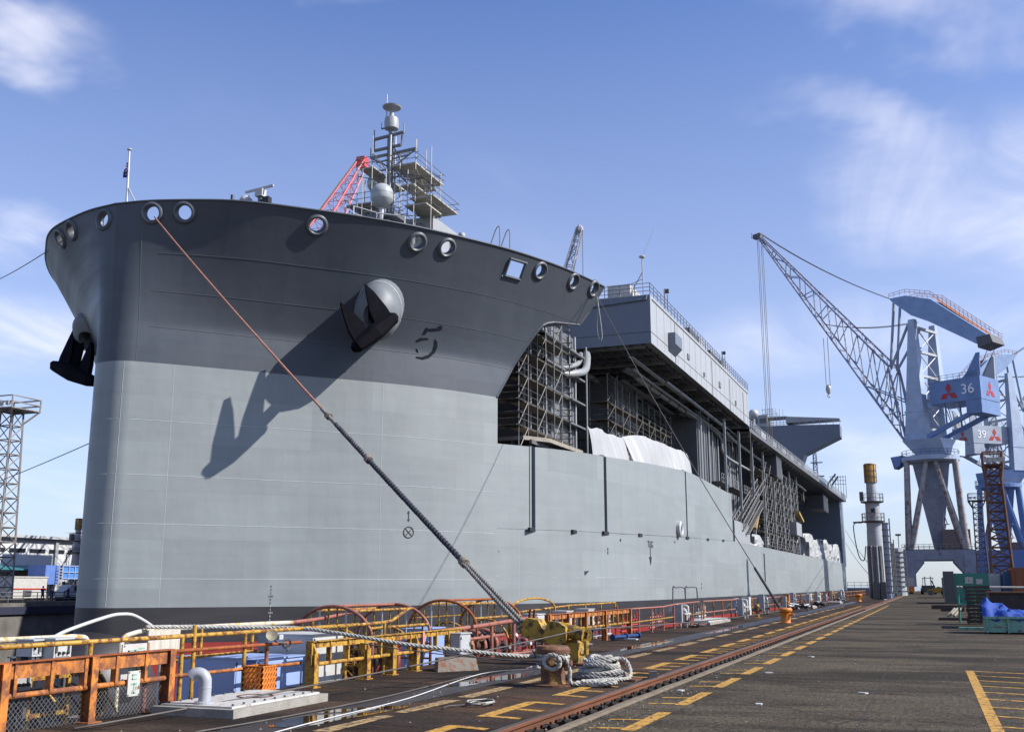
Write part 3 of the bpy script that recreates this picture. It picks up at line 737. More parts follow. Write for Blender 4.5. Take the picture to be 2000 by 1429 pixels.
# hawse bolsters
def hull_frame(p, n):
    n = Vector(n); n.z = 0; n.normalize(); return Vector(p), n, Vector((-n.y, n.x, 0))
HB = ((-32.856,60.222,20.159),(0.678,-0.575,-0.457))
m_bol = M('bolster_grey', (.19, .215, .235), .55, var=.06)
for s in (0, 1):
    p, n = Vector(HB[0]), Vector(HB[1]); n.z = 0; n.normalize()
    ax = (Vector((-30.563,54.600,17.330)) - p).normalized()
    if s: p = Vector((-54.621,58.000,20.236)); ax = (Vector((-54.271,56.000,17.741)) - p).normalized(); p = p - ax * .1; n.x = -n.x
    sd_ = Vector((0, 0, 1)).cross(ax).normalized(); upv = ax.cross(sd_); rows = []
    for q in [i / 12 for i in range(13)]:
        r_ = 1.0 if q < .8 else math.sqrt(max(.05, 1 - ((q - .8) / .2) ** 2 * .75)); row = []
        for k in range(28):
            a = 2 * math.pi * k / 28; row.append(p + ax * (-2.2 + (6.0 if not s else 4.2) * q) + sd_ * (1.48 * r_ * math.cos(a)) + upv * (1.85 * r_ * math.sin(a)))
        rows.append(row)
    rows.append([p + ax * (3.5 if not s else 1.7) + sd_ * (.5 * math.cos(2 * math.pi * k / 28)) + upv * (.7 * math.sin(2 * math.pi * k / 28)) for k in range(28)])
    rows.append([p + ax * (2.5 if not s else .8) + sd_ * (.45 * math.cos(2 * math.pi * k / 28)) + upv * (.65 * math.sin(2 * math.pi * k / 28)) for k in range(28)])
    mb = MB().grid(rows, True); mb.build('anchor_bolster', m_bol, ship, smooth=35)
    MB().path([p + ax * (1.4 if not s else .3) + sd_ * (1.50 * math.cos(a * .2244)) + upv * (1.87 * math.sin(a * .2244)) for a in range(28)], .03, 4, True).build('bolster_seam', m_seam, ship)

# anchors: crown block, two flukes, shank
m_anch = M('anchor_black', (.006, .006, .010), .8, spec=.06, var=.4, scale=2)
def anchor(label, s):
    def g(p): p = Vector(p); return Vector(mir(p)) + Vector((HB[1][0], -HB[1][1], 0)) * 1.9 if s else p
    c0, c1 = g((-31.646,54.600,15.854)), g((-29.971,56.900,18.409)); t0, t1 = g((-32.931,55.000,19.018)), g((-32.079,56.500,20.528))
    if s: c0, c1, t0, t1 = (Vector(q) for q in ((-57.102,56.400,17.229), (-52.110,55.200,15.362), (-56.192,57.200,19.887), (-53.537,56.200,18.534)))
    mid = (c0 + c1) / 2
    an = thing('anchor', label, 'anchor', mid, 'bow anchors')
    n = Vector(HB[1]); n.z = 0; n.normalize()
    if s: n.x = -n.x
    mb = MB(); d = (c1 - c0)
    rows = []
    for q, w, h in ((0, .35, .35), (.08, .85, .75), (.35, 1.05, .95), (.5, 1.15, 1.05), (.65, 1.05, .95), (.92, .85, .75), (1, .35, .35)):
        c = c0 + d * q; e = d.normalized(); v_ = n.cross(e).normalized()
        rows.append([c + n * (w / 2 * a) + v_ * (h / 2 * b) for a, b in ((-1, -.6), (-.6, -1), (.6, -1), (1, -.6), (1, .6), (.6, 1), (-.6, 1), (-1, .6))])
    mb.grid(rows, True); mb.build('crown', m_anch, an)
    for tp, q in ((t0, .26), (t1, .74)):
        b = c0 + d * q; e = d.normalized(); mb = MB()
        ax = (tp - b); h = ax.length
        pts = [(-.62, 0), (.62, 0), (.55, .35 * h), (.30, .75 * h), (0, h), (-.25, .72 * h), (-.55, .35 * h)]
        a = ax.normalized(); e2 = (e - a * e.dot(a)).normalized(); nn = a.cross(e2)
        mb.prism([b + e2 * x + a * y_ - nn * .16 for x, y_ in pts], nn * .32); mb.build('fluke', m_anch, an)
    hp = g(HB[0]) if not s else Vector((-54.964,57.500,18.937))
    MB().bar(mid, hp + n * .6, .5, .5).build('shank', m_anch, an)
anchor('black stockless anchor on the starboard bow above the painted 5', 0)
anchor('black stockless anchor hanging from the far port bow by the stem', 1)

# raised block amidships
zb0, zb1 = 24.42, 29.2; yb0, yb1 = 95.5, 155.2; xb = -22.98
blk = MB()
blk.add([(xb, yb0, zb0), (xb, yb1, zb0 + .3), (xb, yb1, zb1 + .75), (xb, yb0, zb1)], [(0, 1, 2, 3)])
blk.build('block_side', M('ship_side_grey', (.45, .47, .49), .42, var=.05, scale=.5, stretch=(1, 1.6, .2)), ship)
MB().add([(xb, yb0, zb0), (xb, yb0, zb1), (-69, yb0, zb1), (-69, yb0, zb0)], [(0, 1, 2, 3)]).build('block_front', m_shipb, ship)
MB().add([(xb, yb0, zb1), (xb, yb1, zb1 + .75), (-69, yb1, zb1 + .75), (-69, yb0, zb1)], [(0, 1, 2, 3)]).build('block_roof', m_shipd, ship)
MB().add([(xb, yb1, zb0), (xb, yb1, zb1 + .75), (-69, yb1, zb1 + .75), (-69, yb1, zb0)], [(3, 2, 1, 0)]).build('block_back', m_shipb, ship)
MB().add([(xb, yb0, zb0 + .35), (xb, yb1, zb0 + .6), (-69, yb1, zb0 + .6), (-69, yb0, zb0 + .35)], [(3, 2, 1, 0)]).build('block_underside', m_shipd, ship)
MB().path([(xb + .01, yb0, zb0 + 1.1), (xb + .01, yb1, zb0 + 1.5)], .03, 4).build('block_knuckle', m_dgrey, ship)
MB().path([(xb - .3, yb0 - .12, zb1 - .05), (xb - .35, yb0 - .14, zb1 - .45), (xb - 9.5, yb0 - .14, zb1 - .9)], .11, 8).build('gutter_pipe', m_shipb, ship)
MB().path([(xb + .0, yb0 - .01, zb0 + 1.1), (-36, yb0 - .01, zb0 + 1.1)], .025, 4).build('block_knuckle', m_dgrey, ship)
for k in range(19):
    yy = yb0 + 3.1 * (k + .8); MB().bar((xb + .012, yy, zb0 + .2), (xb + .012, yy, zb1 + .3), .02, .03).build('plate_joint', m_seam, ship)
for (yy, z_, w_, h_) in ((112, 26.2, .9, .6), (121, 25.9, .5, .5), (131, 26.4, 1.0, .7), (143, 26.0, .6, .6)):
    o = MB().ab((xb, yy, z_), (xb + .14, yy + w_, z_ + h_)).build('louvre_frame', m_ship, ship)
    for q in range(4): MB().ab((xb + .14, yy + .06, z_ + .06 + q * h_ / 4.4), (xb + .16, yy + w_ - .06, z_ + .10 + q * h_ / 4.4)).build('louvre', m_dgrey, o)
MB().path([(xb + .06, yb0 + .6, zb1 - .35), (xb + .06, yb1 - .4, zb1 + .35)], .045, 6).build('cable_run', m_lgrey, ship)
for yy in (106, 126.5, 139, 150): MB().path([(xb + .05, yy, zb1 - .3), (xb + .05, yy, zb0 + .1)], .04, 6).build('downpipe', m_ship, ship)
# ribs under the block and under the flight deck
for k in range(22):
    yy = 97.2 + k * 2.7
    MB().ab((-24.0, yy, zb0 - .02), (-44, yy + .14, zb0 + .42)).build('deck_beam', m_ship if k % 3 == 0 else m_shipd, ship)
for k in range(16):
    x = -24.2 - k * 1.25
    MB().ab((x, 95.7, zb0 + .12), (x - .1, 155, zb0 + .5)).build('deck_stringer', m_shipd, ship)
# vent box on the block side
a = (-22.980,103.147,27.058); vb = MB()
y0, y1 = (-22.980,102.806,26.230)[1], (-22.980,107.229,27.197)[1]; z1, z0 = (-22.980,103.147,27.058)[2], (-22.980,103.346,25.113)[2]
vb.prism([(xb, y0, z1), (xb + .75, y0, z1), (xb + .75, y0, z0 + .75), (xb, y0, z0)], (0, (y1 - y0) * .72, 0)); vb.build('side_vent', m_shipb, ship)
# flight deck aft of the block
p1 = (-21.536,331.000,27.120)
fd = MB(); zA, zB = 24.55, p1[2]
fd.add([(xb, yb1, zA), (p1[0], 331, zB), (-69, 331, zB), (-69, yb1, zA)], [(0, 1, 2, 3)])
fd.add([(xb, yb1, zA - .55), (p1[0], 331, zB - .75), (-69, 331, zB - .75), (-69, yb1, zA - .55)], [(3, 2, 1, 0)])
fd.add([(xb, yb1, zA - .55), (xb, yb1, zA), (p1[0], 331, zB), (p1[0], 331, zB - .75)], [(3, 2, 1, 0)])
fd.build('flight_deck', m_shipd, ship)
for k in range(34):
    yy = 158 + k * 5; zz = zA - .55 + (zB - zA - .2) * (yy - yb1) / (331 - yb1)
    MB().ab((-23.6, yy, zz - .55), (-42, yy + .2, zz + .05)).build('deck_beam', m_shipd, ship)
# mission deck, inner bulkheads and pillars
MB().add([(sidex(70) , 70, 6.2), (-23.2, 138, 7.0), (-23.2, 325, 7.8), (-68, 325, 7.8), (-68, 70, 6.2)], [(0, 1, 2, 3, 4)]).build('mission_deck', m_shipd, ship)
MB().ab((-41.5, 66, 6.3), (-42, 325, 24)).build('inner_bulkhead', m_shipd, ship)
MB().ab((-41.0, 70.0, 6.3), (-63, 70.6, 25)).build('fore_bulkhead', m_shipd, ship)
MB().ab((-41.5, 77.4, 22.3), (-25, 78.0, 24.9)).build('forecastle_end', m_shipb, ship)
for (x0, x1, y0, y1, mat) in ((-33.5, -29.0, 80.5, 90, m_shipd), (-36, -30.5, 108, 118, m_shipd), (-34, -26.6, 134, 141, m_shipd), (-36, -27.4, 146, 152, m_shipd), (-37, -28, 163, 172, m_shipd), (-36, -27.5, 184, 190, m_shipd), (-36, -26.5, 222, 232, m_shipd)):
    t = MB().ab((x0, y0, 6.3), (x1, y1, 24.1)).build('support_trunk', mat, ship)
    for q in range(4):
        MB().ab((x1, y0 + (y1 - y0) * (q + .3) / 4, 6.3), (x1 + .16, y0 + (y1 - y0) * (q + .3) / 4 + .12, 24.0)).build('stiffener', m_ship, ship)
    MB().tube((x1 + .45, y0 + .5, 6.3), (x1 + .45, y0 + .5, 24.1), .12, 8).build('drain_pipe', m_ship, ship)
    MB().tube((x1 + .35, y1 - .6, 6.3), (x1 + .35, y1 - .6, 24.1), .09, 8).build('drain_pipe', m_lgrey, ship)
for k in range(8):
    yy = 142 + k * 12.0
    MB().ab((-24.6, yy, 7), (-24.3, yy + .3, 24)).build('deck_pillar', m_ship, ship)
# big pipes under the block
m_pipe = M('pipe_grey', (.34, .36, .37), .45, var=.1)
m_pipel = M('pipe_light', (.36, .38, .39), .4)
def pipe(pts, r, mat=m_pipe, clamps=0):
    o = MB().path(smoothpts(pts, 5), r, 10).build('pipe', mat, ship, smooth=True)
    P = [Vector(p) for p in pts]
    for i in range(clamps):
        a, b = P[-2], P[-1]; c = a + (b - a) * ((i + .5) / clamps); d = (b - a).normalized() * .08
        MB().tube(c - d, c + d, r * 1.22, 10).build('pipe_clamp', m_dgrey, o)
zp = 23.6
pipe([(-29.866,84.000,20.743), (-29.569,88.000,21.702), (-29.722,91.000,22.363), (-30.065,93.000,23.089), (-30.440,94.500,23.880)], .34, m_pipel)
pipe([(-29.493,84.000,20.171), (-28.362,88.000,21.137), (-28.989,92.000,22.506), (-29.560,94.000,23.504)], .24)
pipe([(-29.518,83.000,19.310), (-27.491,86.000,19.993), (-27.572,89.000,20.894), (-28.594,93.000,22.725), (-29.252,95.000,23.786)], .34, m_pipe)
pipe([(-32.2, 96, zp), (-32.2, 108, zp), (-32.2, 116, zp), (-31.4, 117.6, zp), (-27.5, 118, zp)], .30, m_pipel, 0)
pipe([(-33.4, 96, zp), (-33.4, 117.5, zp), (-32.6, 119.2, zp), (-27.5, 119.4, zp)], .26, m_pipe, 0)
pipe([(-27.6, 103, zp), (-27.0, 105, zp - .2), (-27.0, 108, zp - .4), (-27.0, 140, zp - .4)], .36, m_pipel, 7)
pipe([(-29, 111, zp), (-25.6, 112, zp), (-25.2, 114, zp), (-25.2, 148, zp)], .22, m_pipe, 5)
pipe([(-25.6, 150, zp - .2), (-25.6, 158, zp - .6), (-25.6, 190, zp - .6), (-25.6, 230, zp - .3)], .22, m_pipe, 6)
pipe([(-26.6, 128, zp - .6), (-26.6, 150, zp - .6), (-26.6, 154, zp - 3), (-26.6, 175, zp - 3), (-26.6, 215, zp - 2.6)], .2, m_pipe, 5)
# sponsons hanging under the deck edge
for (x, w_) in (((-24.500,187.819,21.887)[1], 7), ((-24.500,276.590,21.860)[1], 14)):
    sp_ = MB().ab((-27, x, 20.8), (-23.5, x + w_, 24.2)).build('sponson', m_dgrey, ship)
    for q in range(6): MB().ab((-23.5, x + w_ * q / 6, 20.4), (-23.36, x + w_ * q / 6 + .25, 24.4)).build('frame', m_ship, sp_)
# after house with bridge wing, stern wall
Yw = 300.0
wing = [(-41.264,300.000,45.436), (-33.605,300.000,45.894), (-19.853,300.000,45.425), (-19.918,300.000,42.154), (-29.602,300.000,37.635), (-30.577,300.000,34.968), (-41.742,300.000,35.430)]
MB().prism(wing, (0, 7, 0)).build('bridge_wing', m_shipb, ship)
a, b = Vector((-34.388,301.000,46.661)), Vector((-19.831,301.000,46.998))
MB().prism([a, b, b + Vector((0, 0, .25)), a + Vector((0, 0, 1.9))], (0, 5, 0)).build('wing_awning', m_ship, ship)
for q in range(7):
    c = a + (b - a) * (.25 + .75 * q / 6); MB().tube(c, (c.x, c.y, wing[1][2] - .4), .07, 5).build('awning_post', m_lgrey, ship)
h0 = (-41.814,304.000,46.018)
MB().ab((-66, 304, 25), (-33, 322, h0[2] + .5)).build('after_house', m_shipb, ship)
MB().ab((-60, 305, h0[2] + .5), (-40, 318, h0[2] + 4)).build('wheelhouse', m_ship, ship)
for q in range(8): MB().ab((-59 + q * 2.4, 304.93, h0[2] + 1.6), (-57.2 + q * 2.4, 304.99, h0[2] + 3)).build('window', m_glass, ship)
MB().ab((-68.5, 325, 7.5), (-23.0, 337.5, zB)).build('stern_wall', m_shipb, ship)
MB().ab((-30, 322.5, 7.6), (-23.4, 325, 9)).build('stern_ledge', m_shipd, ship)
# radomes, masts and gear on the after house
def dome(c, r, mat=m_lgrey, name='radome'):
    pr_ = [(0.001, -.75 * r)] + [(r * math.cos(a), r * math.sin(a)) for a in [(-.85 + i * .2) for i in range(12)]] + [(.001, r)]
    d = MB().lathe(pr_, c, 18).build(name, mat, ship, smooth=True); return d
c = (-41.635,290.000,48.055); dome(c, 1.35); MB().tube((c[0], c[1], c[2] - 4), (c[0], c[1], c[2] - .8), .3, 8).build('radome_post', m_lgrey, ship)
mb = MB()
for k in range(4):
    z = (-38.250,306.000,47.738)[2] + k * 1.3; x0, x1 = (-41.430,306.000,47.915)[0], (-34.666,306.000,47.538)[0]
    mb.tube((x0, 306, z), (x1 - k * 1.2, 306, z), .08, 5); mb.tube((x0, 310, z), (x1 - k * 1.2, 310, z), .08, 5)
for q in range(7): mb.tube((x0 + (x1 - x0) * q / 7, 306, z - 6), (x0 + (x1 - x0) * q / 7, 306, z + .8 - q * .15), .07, 5)
mb.build('platform_rails', m_galv, ship)
MB().ab((x0, 306, z - 2.6), (x1, 311, z - 2.2)).build('mast_platform', m_shipd, ship)
a = (-28.624,318.000,42.078); mb = MB(); mb.lattice((a[0], 318, 26), (a[0], 318, a[2]), 1.6, .7, 9, .12)
mb.box((a[0] + .4, 318, a[2] - 5), (3.4, 1.2, .2)); mb.box((a[0] + .4, 318, a[2] - 9), (4, 1.4, .25)); mb.build('after_mast', m_shipb, ship)
# boat davits at the stern
for pa, pb, pc in (((-25.968,320.000,28.660), (-25.548,320.000,30.885), (-23.215,320.000,33.791)), ((-25.137,322.000,28.497), (-24.723,322.000,30.583), (-22.686,322.000,33.214))):
    mb = MB(); mb.bar((pa[0], pa[1], zB - 1), pb, .5, .5); mb.bar(pb, pc, .45, .45); mb.build('davit', m_shipb, ship)
mb = MB(); q0 = (-25.295,326.000,31.405); q1 = (-20.929,326.000,31.255)
for z in (0, 1.1, 2.2): mb.tube((q0[0], 326, q0[2] + z), (q1[0], 326, q1[2] + z), .07, 5)
for k in range(7): x = q0[0] + (q1[0] - q0[0]) * k / 6; mb.tube((x, 326, zB), (x, 326, q0[2] + 2.4), .07, 5)
mb.build('stern_railing', m_galvd, ship)

# railings
def railing(pts, h=1.1, step=2.0, n=3, r=.022, rp=.03, mat=m_lgrey, par=ship):
    P = [Vector(p) for p in pts]; mb = MB()
    for k in range(n):
        mb.path([p + Vector((0, 0, h * (k + 1) / n)) for p in P], r, 5)
    for a, b in zip(P, P[1:]):
        m_ = max(1, int((b - a).length / step))
        for i in range(m_ + 1): c = a + (b - a) * (i / m_); mb.tube(c, c + Vector((0, 0, h)), rp, 5)
    return mb.build('railing', mat, par)
railing([(xb, yb0, zb1), (xb, yb1, zb1 + .75)], 1.15, 1.5, 3, .03, .04, m_galvd)
railing([(xb, yb0, zb1), (-44, yb0, zb1)], 1.15, 1.5, 3, .03, .04, m_galvd)
railing([(xb, yb1, zA), (p1[0], 331, zB)], 1.2, 2.0, 3, .035, .05, m_lgrey)
# bundled rolls of netting along the flight deck edge
for k in range(26):
    yy = 160 + k * 6.4; zz = zA + (zB - zA) * (yy - yb1) / (331 - yb1)
    MB().ab((xb + .05, yy, zz + .05), (xb + .12, yy + 5.2, zz + .95)).build('edge_screen', m_ship if k % 2 else m_shipd, ship)
# posts, lamps and aerials on the block
def floodlamp(p, h=1.9, flip=1):
    mb = MB(); p = Vector(p)
    mb.path(smoothpts([p, p + Vector((0, 0, h * .8)), p + Vector((0, .25 * flip, h)), p + Vector((0, .9 * flip, h))], 4), .05, 6); mb.box(p + Vector((0, 1.0 * flip, h - .05)), (.5, .35, .4))
    mb.tube(p + Vector((.3, 0, 0)), p + Vector((.3, 0, h * .7)), .05, 5); mb.build('floodlamp', m_dgrey, ship)
floodlamp((xb - .1, (-23.000,102.193,29.584)[1], zb1 + .1), 2.3); floodlamp((xb - .1, (-23.000,135.197,31.590)[1], zb1 + .4), 2.3)
floodlamp(Vector((-25.461,76.000,26.515)) - Vector((0, 0, .8)), .9)
mb = MB(); a = Vector((-23.975,97.000,29.675)); b = Vector((-24.031,97.000,33.448))
mb.tube(a, b, .07, 6); mb.lathe([(.3, 0), (.32, .12), (.05, .3), (.001, .32)], b, 12); mb.tube(b, (-22.764,97.000,36.363), .02, 4); mb.tube(a + Vector((-1.4, 0, 0)), b - Vector((0, 0, 1.5)), .05, 5); mb.tube(a + Vector((-3.6, 0, .4)), b - Vector((0, 0, 2.2)), .04, 5)
mb.build('aerial_post', m_lgrey, ship)

# forward mast with radomes
mx, my = (-40.399,75.000,32.107)[0], 75.0
mast_z0, mast_z1 = 22.5, (-40.629,75.000,40.666)[2]
m_mast = M('mast_grey', (.20, .21, .23), .5)
MB().tube((mx, my, mast_z0), (mx, my, mast_z1), .36, 10, .22).build('mast', m_mast, ship, smooth=40)
for dx, dy in ((-.36, .1), (.32, .2), (.15, -.34)): MB().tube((mx + dx, my + dy, mast_z0), (mx + dx, my + dy, mast_z1 - 1), .09, 6).build('mast_cable', m_lgrey, ship)
zt = (-40.638,75.000,41.001)[2]
MB().lathe([(.2, -.75), (.60, -.62), (.64, -.1), (.58, .35), (.22, .45), (.2, .9), (.001, .9)], (mx, my, zt), 20).build('drum_antenna', m_ship, ship, smooth=40)
zt2 = (-40.676,75.000,42.392)[2]
MB().lathe([(.14, -.8), (.18, -.3), (.78, -.08), (.84, .03), (.70, .10), (.001, .14)], (mx, my, zt2), 24).build('disc_antenna', m_ship, ship, smooth=35)
MB().tube((mx - .5, my, zt - .3), (mx - .5, my, (-41.062,75.000,43.710)[2]), .05, 5).build('whip_aerial', m_lgrey, ship)
for (l, r_) in (((-42.050,75.000,39.664), (-39.176,75.000,39.905)), ((-42.018,75.000,38.615), (-39.395,75.000,38.765)), ((-42.350,75.000,38.005), (-37.919,75.000,38.204))):
    mb = MB(); mb.bar(l, r_, .26, .18)
    for q in (l, r_): mb.tube(q, Vector(q) + Vector((0, 0, .9)), .05, 5)
    mb.build('yardarm', m_mast, ship)
for (a_, b_) in (((-42.017,75.000,38.567), (-42.047,75.000,39.568)), ((-39.395,75.000,38.765), (-39.271,75.000,39.732)), ((-42.350,75.000,38.005), (-40.678,75.000,36.998)), ((-37.919,75.000,38.204), (-40.036,75.000,36.901)), ((-40.500,75.000,39.555), (-38.540,75.000,35.520)), ((-40.128,75.000,36.682), (-38.527,75.000,34.966))):
    MB().tube(a_, b_, .07, 5).build('mast_stay', m_mast, ship)
def big_dome(c, r, h):
    d = MB().lathe([(.25, -h * 1.2), (r * .55, -h * 1.15), (r * .97, -h * .55), (r, -h * .5), (r, 0)] + [(r * math.cos(a), r * .95 * math.sin(a)) for a in [i * .157 for i in range(1, 10)]] + [(.001, r * .95)], c, 26).build('radome', M('radome_grey', (.45, .49, .50), .4, var=.04), ship, smooth=True)
    MB().tube((c[0], c[1], c[2] - h - 2.6), (c[0], c[1], c[2] - h), .22, 8).build('radome_post', m_lgrey, ship)
    MB().ring([(r * 1.0, -.05), (r * 1.015, -.05), (r * 1.015, .02), (r * 1.0, .02)], c, (0, 0, 1), 26).build('radome_band', m_grey, ship)
big_dome((-38.958,71.000,32.808), .92, .95)
big_dome((-42.844,77.000,36.610), .80, .85)
# deckhouse at the mast foot
MB().ab((mx - 4.2, 71.5, 22.4), (mx + 1.8, 83, (-39.218,71.500,30.872)[2])).build('mast_house', m_ship, ship)
MB().ab((mx - 4.0, 71.0, (-39.218,71.500,30.872)[2] + .05), (mx + 2.6, 80, (-39.218,71.500,30.872)[2] + .35)).build('house_platform', m_shipd, ship)
a = (-38.725,76.000,32.132); MB().ab((a[0] - 1.0, 76, 22.5), (a[0] + 2.0, 88, a[2] + .2)).build('side_house', m_ship, ship)
# ladder hoops above the bulwark
for pa in ((-37.597,64.000,27.673), (-35.535,66.000,27.867)):
    mb = MB(); p = Vector(pa); p.z = 24.4
    for dx in (0, .7): mb.path(smoothpts([p + Vector((dx, 0, 0)), p + Vector((dx, 0, 1.6)), p + Vector((dx + .1, .2, 2.0)), p + Vector((dx + .3, .8, 2.1)), p + Vector((dx + .3, .9, 0))], 5), .06, 6)
    for k in range(4): mb.tube(p + Vector((0, 0, .3 + k * .45)), p + Vector((.7, 0, .3 + k * .45)), .035, 5)
    mb.build('ladder_hoop', m_lgrey, ship)
railing([(-38.607,66.000,28.787), (-37.169,67.000,28.401), (-35.284,68.000,28.201)], 1.2, 1.4, 2, .05, .06, m_lgrey)
for pa in ((-27.566,66.500,25.742), (-27.377,68.000,25.949)):
    mb = MB(); p = Vector(pa); mb.path(smoothpts([p, p + Vector((.35, .2, 1.2)), p + Vector((.55, .3, 1.4)), p + Vector((.6, .3, 1.1)), p + Vector((.6, .3, -.2))], 4), .04, 5); mb.build('ladder_hoop', m_galvd, ship)
# fittings along the bow top: jackstaff with flag, radar, searchlight
fs_ = Vector((-45.354,49.600,25.492)); ft = Vector((-45.519,49.600,29.000))
js = MB(); js.tube(fs_ - Vector((0, 0, 2)), ft, .10, 8, .06); js.tube(ft, ft + Vector((0, 0, .06)), .16, 8); js.tube(fs_ + Vector((.55, .2, -.2)), fs_ + Vector((0, 0, .9)), .05, 5); js.build('jackstaff', m_lgrey, ship, smooth=40)
fl = MB(); f0, f1, f2, f3 = (Vector((-45.513,49.500,28.125)), Vector((-45.381,49.500,27.138)), Vector((-45.836,49.700,27.108)), Vector((-46.300,49.900,27.563)))
rows = []
for i in range(6):
    t = i / 5; a, b = f0 + (f1 - f0) * t, (f0 * .9 + f3 * .1) + (f2 - f0) * t * .6 + (f3 - f0) * .4 * t
    rows.append([a + (b - a) * (k / 5) + Vector((0, .08 * math.sin(k * 1.6 + i), 0)) for k in range(6)])
fl.grid(rows); fl.build('flag', M('flag_navy', (.02, .02, .20), .8), ship)
st_ = MB()
for i in range(1, 5):
    for k in range(1, 5):
        c = Vector(rows[i][k]) + Vector((.0, -.02, 0)); st_.box(c, (.05, .02, .05), .5)
st_.build('flag_stars', m_white, ship)
rb = Vector((-38.882,54.500,26.188)); mb = MB(); mb.tube(rb - Vector((0, 0, 1.8)), rb + Vector((0, 0, .5)), .16, 8); mb.build('radar_post', m_dgrey, ship)
MB().box(rb + Vector((0, 0, .72)), (.55, .5, .5)).build('radar_gearbox', m_white, ship)
MB().bar(Vector((-40.052,54.500,27.131)), Vector((-37.923,54.500,27.326)), .12, .14).build('radar_scanner', m_white, ship)
MB().box(Vector((-38.380,54.500,26.366)), (.5, .4, .4)).build('searchlight', m_black, ship)
MB().lathe([(.45, 0), (.42, .25), (.25, .48), (.001, .55)], Vector((-40.005,54.500,26.377)), 14).build('vent_cowl', m_lgrey, ship, smooth=True)
MB().tube(Vector((-39.562,52.500,25.753)) - Vector((0, 0, .3)), Vector((-39.589,52.500,26.171)), .11, 8).build('vent_post', m_black, ship)
MB().lathe([(.02, -.35), (.24, -.2), (.26, 0), (.2, .18), (.001, .26)], Vector((-28.705,64.000,25.780)), 12).build('small_dome', m_ship, ship, smooth=True)
MB().tube(Vector((-28.703,64.000,25.554)) - Vector((0, 0, .5)), Vector((-28.704,64.000,25.705)), .05, 5).build('small_dome_post', m_ship, ship)

# pipe runs, cable trays and hangers crowding the space under the block and flight deck
rp_ = random.Random(5)
for k in range(26):
    x = -24.6 - rp_.random() * 11; y0 = rp_.uniform(96, 250); L_ = rp_.uniform(14, 60); z = 23.9 - rp_.random() * 1.3
    if y0 < 155 < y0 + L_: L_ = 155 - y0
    r0 = rp_.choice((.06, .08, .11, .16)); mt = rp_.choice((m_pipe, m_pipel, m_galvd, m_ship))
    o = MB().path(smoothpts([(x - 1.5, y0 - .5, z + .3), (x, y0, z), (x, y0 + 1.5, z), (x, y0 + L_, z), (x - .6, y0 + L_ + .8, z - .2), (x - .6, y0 + L_ + 1, z - 2.5)], 4), r0, 8).build('pipe', mt, ship, smooth=True)
for k in range(9):
    x = -25.2 - k * 1.3; y0 = 97 + (k * 17) % 40; L_ = 24 + (k * 7) % 20
    MB().ab((x, y0, 23.5 - .12 * (k % 3)), (x - .45, min(154, y0 + L_), 23.58 - .12 * (k % 3))).build('cable_tray', m_ship, ship)
    for q in range(6): MB().tube((x, y0 + q * L_ / 6.5, 23.5), (x, y0 + q * L_ / 6.5, 24.7), .025, 4).build('tray_hanger', m_galvd, ship)
for k in range(9):
    yy = 143 + k * 9.5; zz = rp_.choice((11.5, 13.2, 15.6, 18.2, 20.6))
    MB().ab((-27.2, yy, zz), (-25.2, yy + rp_.uniform(4, 9), zz + .12)).build('walkway', m_galvd, ship)
    railing([(-25.2, yy, zz + .1), (-25.2, yy + 6, zz + .1)], 1.1, 1.5, 2, .03, .035, m_ship)
for k in range(7):
    yy = 145 + k * 12; MB().ab((-26.6, yy, 7.2), (-24.9, yy + rp_.uniform(1.5, 4), 7.2 + rp_.uniform(1.2, 3.4))).build('deck_locker', rp_.choice((m_shipd, m_ship, m_dgrey)), ship)
for k in range(10):
    y0 = 78 + k * 1.7; MB().tube((-28.8 - (k % 3) * 1.2, y0, 11.5), (-28.8 - (k % 3) * 1.2, y0, 24.0), .09 + .04 * (k % 3), 8).build('riser_pipe', (m_pipe, m_pipel, m_ship)[k % 3], ship)
for k in range(5):
    z = 13.5 + k * 2.2; MB().ab((-29.0, 79.5, z), (-28.2, 91, z + .16)).build('ring_platform', m_shipd, ship); MB().ab((-33.5, 79.4, z), (-28.2, 80.4, z + .16)).build('ring_platform', m_shipd, ship)
# extra thin yards, aerials and lamps on the forward mast
for (l, r_) in (((-41.784,75.000,37.494), (-38.589,75.000,37.751)), ((-41.412,75.000,36.687), (-38.764,75.000,36.848)), ((-41.374,75.000,40.552), (-39.833,75.000,40.581)), ((-41.590,75.000,35.965), (-39.521,75.000,35.895))):
    mb = MB(); mb.bar(l, r_, .14, .10); mb.tube(l, Vector(l) + Vector((0, 0, .6)), .03, 4); mb.tube(r_, Vector(r_) + Vector((0, 0, .7)), .03, 4); mb.build('yardarm', m_mast, ship)
for q in ((-36.523,75.000,38.215), (-38.190,74.000,36.006), (-42.268,74.000,35.597)): MB().tube((q[0], q[1], q[2] - 4.2), q, .05, 5).build('whip_aerial', m_ship, ship)

